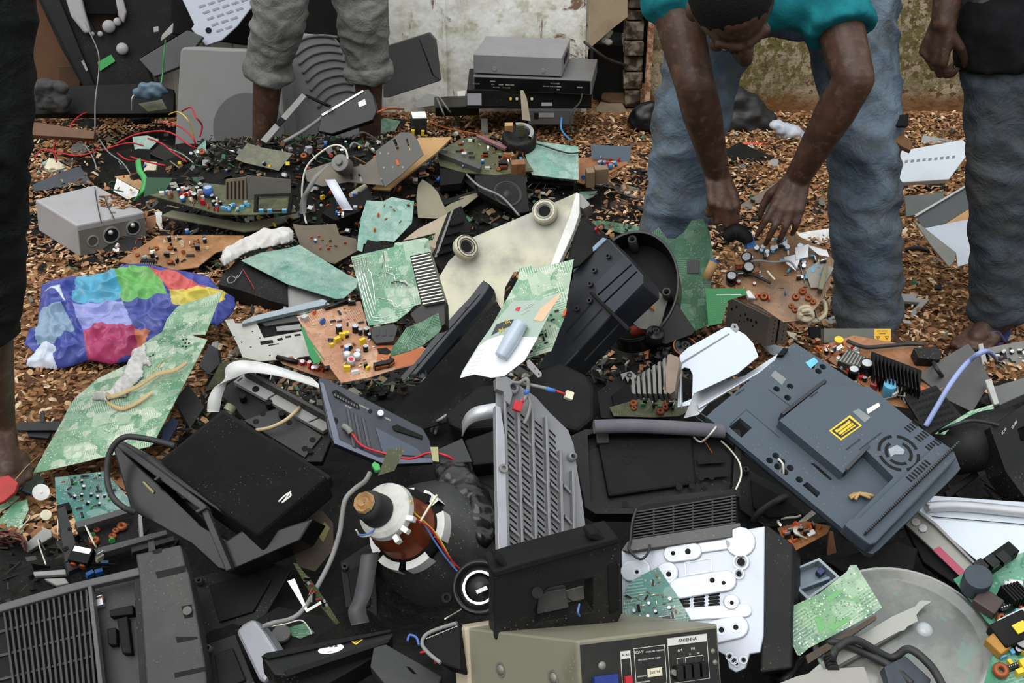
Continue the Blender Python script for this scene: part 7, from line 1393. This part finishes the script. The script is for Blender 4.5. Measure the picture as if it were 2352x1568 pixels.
P=Pl(hit(800,476,.02),nrm(10,40));T=Th('paper_label','long white curled paper strip on the black mechanism','paper',P.o.copy());T.part('paper',MB().strip([P.at(x,y,t)-P.o for x,y,t in((758,412,.01),(772,436,.022),(784,458,.02),(798,482,.0))],P.u*.018+P.n*.002,.0006),pm('paper_strip','#d3d6e0',.6,0,.12,'#a9adb8',12))
P=Pl(A(505,495,.10),nrm(0,14));T=board('dusty amplifier board with blue capacitors and brown finned heat sink','342,447 400,438 470,420 660,440 680,486 580,493 505,492',P,POL,.004)
comps(T,'352,446 460,430 520,475 500,486',46,['cap_blue','res_brown','disc_cream','cap_black','disc_red','tran_brown','film_white','disc_orange'],3,s=(1.2,2.0));comps(T,'520,470 580,470 580,488 510,488',12,['film_pale','cap_pale','res_cream'],4,s=(1.2,1.8));putp(T,'bigcap_blue',481,450,0,0,1.4)
P2=Pl(P.at(540,458),nrm(0,75));T.part('heat_sink',MB().prism(uvs(P2,'518,412 566,406 566,462 518,466'),-.02,0),[pm('brown_sink','#6d604e',.5,.2,.5,'#4d4234',12)],.001,None,'brown finned heat sink',P.M.inverted()@P2.M)
m=MB()
for k in range(5):m.prism(uvs(P2,[(521+k*9,418-k),(524+k*9,418-k),(524+k*9,456),(521+k*9,456)]),0,.003)
T.part('fin_slot_pattern',m,DARK,0,None,None,P.M.inverted()@P2.M);T.part('shield_plate',MB().prism(uvs(P2,'566,402 668,412 668,446 640,450 570,458'),-.004,0),[pm('shield_grey','#57554f',.5,.2,.45,'#716a5c',9)],.001,None,None,P.M.inverted()@P2.M)
P3=Pl(P.at(620,488),nrm(0,70));T.part('black_frame',MB().prism(uvs(P3,'584,446 672,443 668,487 582,489'),-.02,0,[uvs(P3,'592,452 664,450 660,482 590,484')]),[BLK],.001,None,None,P.M.inverted()@P3.M)
for x in(601,620,654):putp(T,'film_pale',x,488,.01,0,1.6)
P=Pl(A(520,530,.03),nrm(5,12));board('thin dusty olive board below the dusty amplifier board','370,495 395,483 560,512 689,489 690,497 600,526 561,531 480,516',P,pm('dusty_olive','#6d6c56',.6,0,.5,'#4a4938',12,speck=.3),.005)
P=Pl(A(365,446,.05),nrm(10,60));board('small plain dark green board standing at the back of the dusty amplifier board','336,407 397,408 380,438 330,452',P,pm('plain_dark_green','#1d4a2c',.5,0,.3,'#2a3d2c',14),.003)
ribbon('green_strap','bright green plastic strap bent beside the dusty amplifier board',[A(317,366,.09),A(320,390,.09),A(332,412,.08),A(326,440,.06),A(312,458,.03)],Vector((.010,0,.004)),GRNP,.001,'strap');refresh()
scrap('plastic_piece','cream plastic block standing behind the bright green strap','plastic piece','332,370 360,372 357,406 329,401',.06,.02,5,60,CRM);scrap('white_card','bent white card leaning behind the silver box with round holes','card','268,409 319,437 309,467 260,439',.05,.003,-10,50,WHT);scrap('plastic_piece','beige plastic block behind the bent white card','plastic piece','262,405 300,400 333,420 320,436 290,420',.04,.02,0,40,TAN)
q=pp('80,458 219,424 334,486 176,517');P=fit(q,(176,517),.115,0,4,.6,8);T=slab('speaker_box','silver-grey box with two round holes lying on the wood chips at left','box',P,q,-.115,0,pm('box_silver','#a3a2a4',.45,.15,.35,'#84827a',6,.03),(),.006,'case')
Fs=side(P,(176,517),(334,486));M_=P.M.inverted()@Fs.M;LL=(P.at(176,517)-P.at(334,486)).length
m=MB();m.prism([(.004,-.111),(LL-.004,-.111),(LL-.004,-.02),(.004,-.02)],0,.002);T.part('front',m,pm('front_grey','#77756f',.5,.1,.45,'#57534a',10),0,None,None,M_)
for a,r,b in((.2,.020,.066),(.47,.030,.058),(.80,.026,.048)):
 m=MB();m.ring((LL*a,-b,.002),r,r*.82,.003,n=24);T.part('ring',m,SIL,0,None,None,M_);m=MB();m.cyl((LL*a,-b,.001),r*.82,.002,n=24);T.part('hole',m,DARK if a>.3 else MGR,0,None,None,M_)
 if a>.3:m=MB();m.ball((LL*a-.004,-b+.012,.008),.009,10);T.part('knob',m,SIL,0,None,None,M_)
m=MB();m.prism([(-.03,-.115),(0,-.115),(0,-.135),(-.03,-.135)],-.02,.0);T.part('foot',m,BLK2,.001,None,None,P.M.inverted()@side(P,(80,458),(176,517)).M@Matrix.Translation((.28,.0,0)))
m=MB();R=random.Random(6)
for k in range(110):
 x,y=240+R.gauss(30,22),455+R.gauss(12,9)
 if inside((x,y),pp('215,440 230,435 325,484 250,500')):
  u,v=P.uv(x,y);a=R.uniform(0,6);m.box((u,v,.004),(R.uniform(.008,.02),R.uniform(.004,.008),.002),a)
o=T.part('chip_sprinkle',m,CHIP);o['kind']='stuff'
refresh();wire('wire','thin dark wire lying over the silver box with round holes',[P.w(*P.uv(x,y,.006),.006)for x,y in pp('218,430 222,460 228,490 233,512')],.0016,WBK);wire('wire','second thin dark wire lying right of the first on the silver box',[P.w(*P.uv(x,y,.006),.006)for x,y in pp('240,450 246,470 256,490 262,503')],.0016,WBK)
scrap('brown_block','brown block with white tag at the right end of the silver box','block','336,498 358,492 360,540 345,560 334,530',.03,.04,10,60,POR,.003);scrap('dial','grey round knob lying behind the right end of the silver box','knob','332,462 345,456 362,456 367,468 360,480 340,480',.03,.03,0,30,MGR,.006);scrap('white_tag','white bent tag between the silver box and the thin dusty olive board','tag','355,486 372,486 372,520 378,545 368,528 358,510',.03,.003,0,60,WHT)
scrap('cassette_part','black gear block leaning on the front of the silver box','mechanism','215,590 240,560 280,540 328,548 326,575 290,580 240,600',.02,.03,5,30,BLK,.003,(9,['can','tran_black','res_red','coil','conn_white'],2))
P=Pl(A(420,618,.03),nrm(0,8));T=board('orange-brown circuit board lying on the chips behind the colourful bag','272,600 362,541 470,540 561,541 545,566 497,579 454,613 398,621 367,609 300,606',P,pcb('tan_brown_board','#9a6a40','#84562f','#c8a57a',.45,'#6d543c',120,.3,.3),.003);comps(T,'300,598 370,550 470,548 480,580 400,610',38,['res_brown','tran_black','cap_black','disc_brown','res_cream','chip','disc_cream','coil'],9,s=(1,1.7));putp(T,'disc_pale',335,588,.004,0,2,1.2);putp(T,'film_cream',352,584,0,.6,1.8);putp(T,'chip_black',340,604,0,0,2.4);putp(T,'chip_black',422,600,0,1,1);putp(T,'cap_blue',431,525+12,0,0,1.6)
P=Pl(A(290,830,.03),nrm(-6,22));T=Th('patchwork_bag','crumpled blue plastic bag with colourful square patches on the wood chips at left','bag',P)
outl=pp('94,654 120,645 153,638 205,630 245,623 286,608 332,605 366,611 398,618 440,624 477,633 500,659 538,682 541,700 536,715 497,750 485,742 440,770 400,785 362,800 311,813 290,830 255,836 225,830 204,826 165,840 128,847 95,844 61,841 59,826 79,808 66,795 54,788 66,757 84,752 90,700');patches=[('178,628 262,622 276,650 290,700 270,714 176,710',1),('262,622 345,622 365,625 390,690 355,697 290,712 276,650',2),('345,622 400,628 480,666 440,675 395,680',3),('395,680 420,673 520,664 520,700 490,725 400,708',4),('176,714 290,712 314,768 195,772',5),('290,712 355,697 390,690 402,710 372,772 314,768',6),('198,773 240,762 318,768 320,808 255,838 203,828',7),('58,842 72,815 100,788 128,798 130,850',8),('88,722 152,718 178,770 128,795 84,790',9),('316,770 350,772 335,800 318,804',10),('106,676 150,678 162,716 140,690',8)]
qu=uvs(P,outl);xs=[a for a,b in qu];ys=[b for a,b in qu];N=230;x0,x1,y0,y1=min(xs),max(xs),min(ys),max(ys);vs_,idx,fs_,ms_=[],{},[],[]
pqs=[(uvs(P,s),k)for s,k in patches]
def edged(p):
 d=9
 for i in range(len(qu)):
  a,b=Vector(qu[i]),Vector(qu[(i+1)%len(qu)]);t_=max(0,min(1,(Vector(p)-a).dot(b-a)/(b-a).length_squared));d=min(d,(a+(b-a)*t_-Vector(p)).length)
 return d
def bz(u,v):
 e=min(1,edged((u,v))/.05);n_=noise.noise((u*9,v*9,1));k_=noise.noise((u*22,v*22,4));l_=noise.noise((u*5,v*7,8));return e**.6*(.022+.02*l_+.016*(1-abs(n_)*2.5)+.012*(1-abs(k_)*2.8)+.004*noise.noise((u*60,v*60,2)))-.004
for j in range(N):
 for i in range(N):
  u,v=x0+(x1-x0)*(i+.5)/N,y0+(y1-y0)*(j+.5)/N
  if not inside((u,v),qu):continue
  c4=[]
  for di,dj in((0,0),(1,0),(1,1),(0,1)):
   key=(i+di,j+dj)
   if key not in idx:uu,vv_=x0+(x1-x0)*key[0]/N,y0+(y1-y0)*key[1]/N;idx[key]=len(vs_);vs_.append((uu,vv_,bz(uu,vv_)))
   c4.append(idx[key])
  fs_.append(c4);k_=0
  for s,k in pqs:
   if inside((u+.004*noise.noise((u*30,v*30,0)),v),s):k_=k
  ms_.append(k_)
m=MB();m.v=vs_;m.f=fs_;m.m=ms_;m.s=[True]*len(fs_)
cols=['#343f8c','#4599b8','#62a456','#bf5350','#cbb94a','#8a90c4','#3f4990','#a53560','#c3cad6','#7890a8','#bd6a48']
me=m.mesh('bag',[pm('bag_%d'%k,c,.32,0,.35,['#5a62a0','#8a7d5c','#7d8f68','#a86a60','#a89a5c','#a3a8d8','#6d74ac','#8a3a60','#9aa3b5','#93a5b5','#9a6a50'][k],16)for k,c in enumerate(cols)])
o=T.part('bag',me,None);so_=o.modifiers.new('t','SOLIDIFY');so_.thickness=.002
refresh()
P=Pl(A(1270,405,.05),nrm(0,22));T=board('square dusty teal circuit board with dark cable across, on the far heap','1205,352 1233,324 1328,337 1329,413 1271,407 1222,401',P,PTL,.003);refresh();wire('cable','thin dark cable sagging over the square dusty teal board',[P.w(*P.uv(x,y,.012),.012)for x,y in pp('1210,326 1240,332 1280,345 1310,352 1330,350')],.003,WBK,'cable')
scrap('dark_unit','dark unit with a cream end below the square dusty teal board','unit','1210,408 1320,416 1318,426 1212,420',.03,.03,0,30,BLK2,.002)
P=Pl(A(1370,412,.03),nrm(-5,10));T=board('rust-brown board with two tan transformers right of the square teal board','1325,418 1330,362 1442,360 1442,376 1400,398 1340,422',P,POR,.004);comps(T,'1375,375 1435,365 1425,380 1385,398',12,['disc_yellow','cap_blue','disc_red','res_cream','tran_black'],7,s=(1.2,2))
for x,y,w_,h_ in((1355,408,.03,.065),(1380,400,.05,.06)):m=MB();m.box(P.l(x,y,h_/2),(w_,.035,h_),.1);T.part('transformer',m,pm('tan_trafo','#7d6b57',.55,0,.4,'#5a4a3a',16),.003)
for x,y in((1340,412),(1368,414)):putp(T,'disc_blue',x,y,.002,0,1.8)
P2=Pl(P.at(1400,372),nrm(0,75));T.part('grey_shield',MB().prism(uvs(P2,'1356,332 1450,337 1446,374 1394,364 1360,366'),-.004,0),[pm('blue_shield','#62707c',.5,.1,.3,'#55595c',9)],.001,None,None,P.M.inverted()@P2.M)
refresh();scrap('grey_strip','long dusty grey panel strip behind the cream panel with rollers','strip','1358,408 1475,433 1473,459 1368,428',.02,.01,0,25,pm('strip_dust','#77746a',.6,.05,.4,'#5a5448',12));scrap('dark_stone','dark rounded lump lying on the chips left of the jeans leg','lump','1391,482 1400,462 1420,452 1446,458 1455,474 1440,486 1410,488',.03,.04,0,25,pm('dark_lump','#2f2a26',.8,0,.4,'#453a2e',20),.012)
scrap('circuit_board','dull green board strip lying under the jeans leg beside the tub','circuit board','1335,512 1380,505 1470,520 1465,545 1400,528',.02,.003,0,15,PGD,0);scrap('circuit_board','thin grey-green board scrap beside the end flap of the cream panel','circuit board','1330,440 1372,438 1362,452 1345,458',.02,.003,0,20,PTL,0)
P=Pl(A(1192,322,.10),nrm(-5,20));T=Th('motor','black round motor with grey arcs in the far heap below the deck stack','motor',P);m=MB();m.lathe([(.05,-.05),(.062,-.03),(.062,.02),(.055,.026),(.04,.026),(.03,.02),(0,.02)],n=32);T.part('body',m,BLK);m=MB();m.ring((0,0,.024),.055,.042,.014,n=20,a0=-1.4,a1=1.0);T.part('grey_arc',m,LGR,.001);m=MB();m.box((.01,.0,.045),(.02,.014,.05));T.part('olive_core',m,pm('olive_core','#5a573c',.6,0,.3,'#45432e',20),.001);m=MB();m.box((-.035,.03,.035),(.03,.02,.03));T.part('beige_cap',m,TAN,.001)
P=Pl(at(1205,245,4.72),nrm(5,75));slab('wooden_stick','upright pale beige stick in front of the black receiver','stick',P,'1195,208 1202,207 1210,225 1219,278 1200,276',-.012,0,pm('beige_stick','#a89a84',.6,0,.35,'#7d705c',16),(),.001)
P=Pl(A(1110,400,.06),nrm(0,14));T=board('dark crowded circuit board with pink and blue parts in the far heap','1000,352 1060,318 1120,310 1200,352 1225,392 1140,402 1060,395 1010,380',P,POL,.004);comps(T,'1010,360 1060,325 1120,318 1190,356 1215,388 1140,396 1050,388',70,['cap_blue','res_cream','tran_black','disc_red','chip','film_pale','coil','can','disc_brown','conn_white','res_brown','trafo_black','trafo_brown'],6,s=(.8,1.4));add(T,'grey_rail','1010,340 1106,378 1102,388 1006,350',0,.02,MGR,(),.001);add(T,'pink_rail','1094,312 1098,308 1166,336 1160,342',.01,.02,pm('pink_rail','#7d565a',.6,0,.4,'#5a4446',16));add(T,'dark_block','1010,385 1070,395 1060,420 1010,425',-.03,.0,BLK2,(),.002)
m=MB();m.box(P.l(1190,385,.02),(.05,.03,.05),.1);T.part('brown_transformer',m,POR,.003)
refresh()
scrap('connector','pale socket piece leaning on the small black device by the stack','connector','1050,210 1070,207 1068,226 1052,230',.02,.02,10,50,WHT);scrap('card','crumpled pale card under the small black device','card','948,240 990,206 1000,212 1010,240 960,248',.03,.003,10,45,LGR);scrap('grey_post','small grey upright post in the far heap left of the black motor','post','1104,272 1120,272 1121,312 1106,312',.06,.02,0,75,LGR);wire('stick','tan wooden sliver leaning in the far heap',hits('1068,308 1085,290 1100,270',.03),.005,TAN,'stick',None,2)
scrap('brown_sack','crumpled brown paper sack on the ground right of the deck stack','sack','1368,248 1380,232 1400,236 1430,236 1446,262 1440,272 1400,276 1372,268',.02,.02,0,35,pm('brown_paper','#7a6a55',.8,0,.5,'#4f4335',12,.3),.006);scrap('leaf_litter','heap of dry brown leaves against the dark gap by the pillar','leaves','1385,205 1420,196 1440,215 1438,238 1400,236 1380,225',.02,.03,0,35,pm('leaf_brown','#4f3422',.9,0,.5,'#2f2016',30,.4),.01)
m=MB();c=at(1705,260,5.02);R=random.Random(9)
for x,y,r in((1668,225,.06),(1690,235,.07),(1715,255,.08),(1740,280,.075),(1762,296,.05),(1680,280,.10),(1715,295,.09),(1660,290,.08)):m.ball(at(x,y,5.02)-c,(r*1.1,r,r*.9),12)
me=remesh('sack',m,.012,pm('black_sack','#1d1d1e',.5,0,.35,'#33322f',10),2,(.012,14,14,.4));T=Th('black_sack','black plastic sack lying against the mossy wall between the jeans legs','sack',c);T.part('sack',me,None)
m=MB();c=at(1480,265,4.96)
for x,y,r in((1472,278,.05),(1482,262,.05),(1492,250,.04),(1490,285,.06)):m.ball(at(x,y,4.96)-c,(r*1.2,r,r*.8),12)
me=remesh('bag',m,.01,BLKG,2,(.008,18,18,.4));T=Th('black_bag','small black shoulder bag beside the worn jeans near the rusty post','bag',c);T.part('bag',me,None)
m=MB();c=at(1812,305,4.86)
for x,y,r in((1785,288,.03),(1800,296,.035),(1820,300,.04),(1835,308,.03),(1825,318,.025),(1806,312,.03)):m.ball(at(x,y,4.86)-c,(r*1.2,r,r*.6),10)
me=remesh('bag',m,.007,pm('pale_plastic_bag','#aeb4be',.4,0,.35,'#8f8f90',14),2,(.009,22,22,.4));T=Th('plastic_bag','pale crumpled plastic bag on the ground between the bending arms','bag',c);T.part('bag',me,None)
refresh()
wire('strip','bright orange-red plastic strip lying on the chips between the jeans legs',hits('1692,336 1720,332 1757,326',.01),.006,pm('vermilion','#d24a30',.5,0,.15,'#8a3a2a',20),'strip',None,3,6)
scrap('black_scrap','black torn plastic pieces on the chips between the jeans legs','plastic scrap','1662,345 1700,325 1740,345 1780,360 1760,370 1700,378 1670,380',.02,.012,0,20,BLK2,.003);scrap('angle_bars','dusty grey frame bars lying behind the working hands','frame','1700,470 1780,420 1830,395 1836,405 1790,440 1730,500 1700,500',.03,.02,0,25,pm('frame_dust','#6b6257',.6,.1,.45,'#4f463a',14),.002,None,1);scrap('dark_rail','dark rail piece lying parallel to the dusty grey frame bars','rail','1720,505 1800,440 1808,448 1750,520',.02,.015,0,25,DGR,.002,None,1);scrap('cassette_mechanism','small black cassette frame lying left of the right jeans leg','frame','1862,475 1880,462 1912,472 1912,498 1870,492',.02,.02,0,20,BLK,.002)
scrap('stone','small pale stone on the chips between the forearms','stone','1762,372 1775,362 1790,365 1788,380 1768,384',.02,.02,0,30,LGR,.006);scrap('scrap_lid','blue-grey crumpled scrap left of the pale stone','scrap','1684,386 1705,376 1716,380 1706,400 1688,400',.02,.01,0,30,pm('scrap_blue','#4a5566',.6,0,.4,'#5a5a58',14),.003);scrap('white_sheet','white plastic sheet lying between the working hand and the right jeans leg','sheet','1832,536 1860,530 1912,524 1912,552 1880,560 1838,545',.015,.003,0,12,WHT)
P=Pl(at(2130,390,3.95),nrm(4,42));T=slab('white_casing','white slotted appliance casing lying on the chips between the two standing people','casing',P,'2040,362 2075,345 2180,326 2210,320 2222,330 2226,350 2180,412 2055,420',-.03,0,pm('casing_white','#c3cad0',.5,.05,.25,'#a09a90',7),(),.003,'casing');m=MB()
for k in range(11):m.prism(uvs(P,[(2052+k*13.5,371-k*1.3),(2059+k*13.5,370-k*1.3),(2058+k*13.5,376-k*1.3),(2051+k*13.5,377-k*1.3)]),0,.001)
T.part('slot_pattern',m,pm('slot_shade','#767c82',.6,0,0));scrap('grey_sheet','small grey sheet behind the white slotted casing','sheet','2110,345 2120,310 2190,322 2180,332',.03,.004,0,45,LGR)
scrap('black_box','black box in the shade under the white slotted casing','box','2056,422 2170,414 2172,440 2060,446',.03,.02,0,35,BLK2,.002)
P=Pl(at(2150,480,3.62),nrm(-5,50));slab('metal_channel','grey-green metal channel end left of the pale folded sheet','channel',P,'2078,450 2130,446 2170,440 2160,470 2110,492 2082,498',-.01,0,pm('channel_grey','#6d7370',.5,.2,.35,'#57594f',9),(),.001)
P=Pl(at(2180,470,3.5),nrm(-35,55));T=slab('folded_sheet','grey folded metal sheet with bright edge leaning beside the dark jeans','sheet',P,'2102,494 2228,420 2240,470 2160,520 2120,525',-.003,0,pm('folded_grey','#62676a',.5,.15,.3,'#74716a',8),(),.0005,'sheet');add(T,'bright_edge','2101,493 2228,419 2229,423 2104,497',-.002,.006,WHT);P2=Pl(at(2170,560,3.35),nrm(10,25));add(T,'lower_flange','2098,505 2122,522 2196,580 2192,600 2180,612 2140,565',-.004,0,pm('flange_olive','#84847a',.5,.1,.4,'#6b675a',9),P=P2);add(T,'base','2120,525 2240,500 2240,600 2200,612 2196,580',-.012,-.006,ZNC,P=P2)
scrap('circuit_board','tan circuit board lying on the folded sheet beside the dark jeans','circuit board','2162,520 2225,480 2232,500 2196,530',.02,.004,0,20,TAN,0);wire('cable','black rubber hose piece lying on the chips by the folded sheet',hits('2080,580 2105,574 2135,578 2150,584',.01),.008,RUB,'hose')
scrap('angle_piece','grey angled metal frame on the chips right of the right jeans leg','frame','2062,674 2108,674 2104,684 2136,686 2100,726 2066,732 2072,722 2092,716 2112,694 2062,690',.02,.012,0,15,LGR,.002);scrap('socket_block','black square socket block against the mossy wall','block','2050,265 2088,262 2086,290 2052,290',.02,.02,0,60,BLK2,.002);scrap('wood_scrap','brown broken wood piece lying behind the white slotted casing','wood','2050,318 2072,306 2098,325 2092,345 2070,335',.02,.015,0,30,pm('wood_brown','#6f4d33',.8,0,.4,'#3f2c1c',12),.003)
P=Pl(at(1790,640,2.70),nrm(-12,42));T=board('broken brown board with blue capacitors and bright shields held under the working hands','1655,650 1690,600 1735,552 1790,555 1822,530 1840,545 1890,570 1916,598 1905,660 1880,700 1850,735 1800,740 1740,700 1700,690',P,pcb('work_board','#8a5f38','#6d4a2a','#b8926a',.4,'#5a4a38',120,.3,.3),.003)
comps(T,'1730,565 1820,540 1890,580 1890,650 1800,640',44,['disc_pale','cap_pale','film_pale','res_brown','disc_pale','cap_blue','tran_black','res_cream'],6,s=(1,1.7));comps(T,'1665,650 1700,600 1740,580 1780,690 1720,690',30,['trafo_brown','disc_cream','tran_black','disc_orange','coil','cap_red','conn_white','res_brown','bigcap_black'],7,s=(.9,1.5));comps(T,'1790,660 1880,650 1870,700 1810,725',12,['disc_blue','res_brown','cap_pale','coil'],8)
m=MB();a,b=P.l(1640,600,.03),P.l(1622,640,.01);m.tube([a,b],.012,14,k=1);T.part('large_capacitor',m,TAN);m=MB();m.ring(a,.013,.007,.004,a-b,16);T.part('blue_cap',m,BLUE)
for s,t0 in(('1826,568 1858,560 1856,590 1828,596',.03),('1800,590 1843,580 1828,622 1806,605',.028),('1850,560 1900,575 1905,590 1880,585',.02)):add(T,'bright_shield',s,t0,t0+.002,SIL,(),.0005)
add(T,'shield_plate','1850,620 1880,600 1915,615 1890,660 1862,660',.01,.012,STL);m=MB();m.tube([P.l(x,y,.03)for x,y in pp('1712,604 1740,598 1775,602 1812,600 1830,618')],.003,6);T.part('metal_strip',m,LGR);m=MB();m.tube([P.l(x,y,.02)for x,y in pp('1670,640 1690,625 1720,628 1750,640 1770,650')],.004,6);T.part('black_lead',m,WBK);m=MB();m.tube([P.l(x,y,.02)for x,y in pp('1762,622 1772,634 1780,642')],.003,6);T.part('pin',m,CRM)
m=MB();m.box(P.l(1890,640,.025),(.012,.07,.03),-.3);T.part('heat_sink',m,pm('sink_olive','#6d6a52',.5,.2,.4,'#55503c',14),.001)
refresh()
c=at(1719,553,2.66);T=Th('blue_capacitor','bright blue box capacitor held between the fingers of the working hands','capacitor',Pl(c,nrm(20,60)));m=MB();m.box((0,0,0),(.024,.036,.018),.3);T.part('body',m,BLUE,.002)
P=Pl(at(1690,540,2.66),nrm(-10,40));T=Th('black_part','black moulded part gripped by the left working hand','part',P);m=MB();m.tube([P.l(1665,548,0),P.l(1690,532,.01),P.l(1712,545,.005),P.l(1718,558,0)],[.014,.022,.018,.012],10);T.part('body',m,BLK2)
wire('cord','knotted white-beige cord hanging from the torn board by the jeans leg',[at(1868,655,2.7),at(1862,690,2.68),at(1890,690,2.68),at(1895,720,2.66),at(1870,738,2.64),at(1845,728,2.62),at(1860,745,2.6)],.006,pm('beige_cord','#b5a890',.7,0,.35,'#857860',20),'cord');m=MB();c=at(1850,728,2.6)
for k in range(5):m.tube([Vector((.0,0,.003*k))+Vector((.016*math.cos(k*1.3+t_),.010*math.sin(k*2),.012*math.sin(k*1.3+t_)))for t_ in(0,1.2,2.4,3.6,4.8)],.0055,7)
T=Th('cord_knot','beige knot of cord at the foot of the torn board','cord',c);T.part('knot',m,_m['beige_cord']);wire('wire','thin wire running down from the torn board to the knot',[at(1836,600,2.72),at(1850,650,2.68),at(1868,700,2.66),at(1880,735,2.62)],.002,STL)
scrap('white_scrap','white torn plastic piece at the foot of the right jeans leg','plastic scrap','1885,735 1930,720 1932,745 1908,745 1916,752 1896,748',.02,.004,0,30,WHT);scrap('white_foam','small white foam lump behind the drilled tuner box','foam','1712,668 1722,664 1738,685 1720,684',.03,.02,0,40,WHT,.004);scrap('cream_parts','cream bent plastic clips lying between the drilled tuner box and the adapter','plastic piece','1806,758 1815,762 1830,765 1832,780 1815,775',.01,.008,0,20,CRM,.002)
scrap('black_plate','black side plate of the shell in the gap between cream panel rim and tub','plate','1335,500 1400,545 1330,610 1300,620',.02,.01,0,40,BLK2,.002)
refresh()
def scatter(n,poly,kinds,label,group,seed,s=(1.1,2.0)):
 R=random.Random(seed);q=pp(poly);xs=[p[0]for p in q];ys=[p[1]for p in q];k=0;t_=0
 while k<n and t_<n*40:
  t_+=1;x,y=R.uniform(min(xs),max(xs)),R.uniform(min(ys),max(ys))
  if not inside((x,y),q):continue
  p=A(x,y,.012)
  if(hit(x,y)-p).length>.09:continue
  me,nm=cmesh(R.choice(kinds));sc=R.uniform(*s)
  o=mkobj('loose_'+nm,me,None,Matrix.Translation(p)@Matrix.Rotation(R.uniform(0,6.3),4,'Z')@Matrix.Rotation(R.uniform(0,1.2),4,'X')@Matrix.Scale(sc,4))
  tag(o,label,'electronic part',group);k+=1
FAR='230,380 340,370 520,330 700,330 1000,300 1200,330 1210,420 1000,440 900,520 700,560 560,540 520,400 420,400 300,420'
for k,(kd,l)in enumerate((('cap_blue','tiny blue capacitor loose among the crumbs of the far heap'),('cap_black','tiny black capacitor loose among the crumbs of the far heap'),('conn_white','tiny white connector loose among the crumbs of the far heap'),('disc_orange','tiny orange disc part loose among the crumbs of the far heap'),('can','tiny silver can loose among the crumbs of the far heap'),('trafo_black','small black transformer loose among the crumbs of the far heap'),('film_yellow','tiny yellow block loose among the crumbs of the far heap'),('coil','small copper coil loose among the crumbs of the far heap'))):
 scatter(16,FAR,[kd],l,l.split(' loose')[0]+'s of the far heap',20+k,(.8,1.7))
finish()
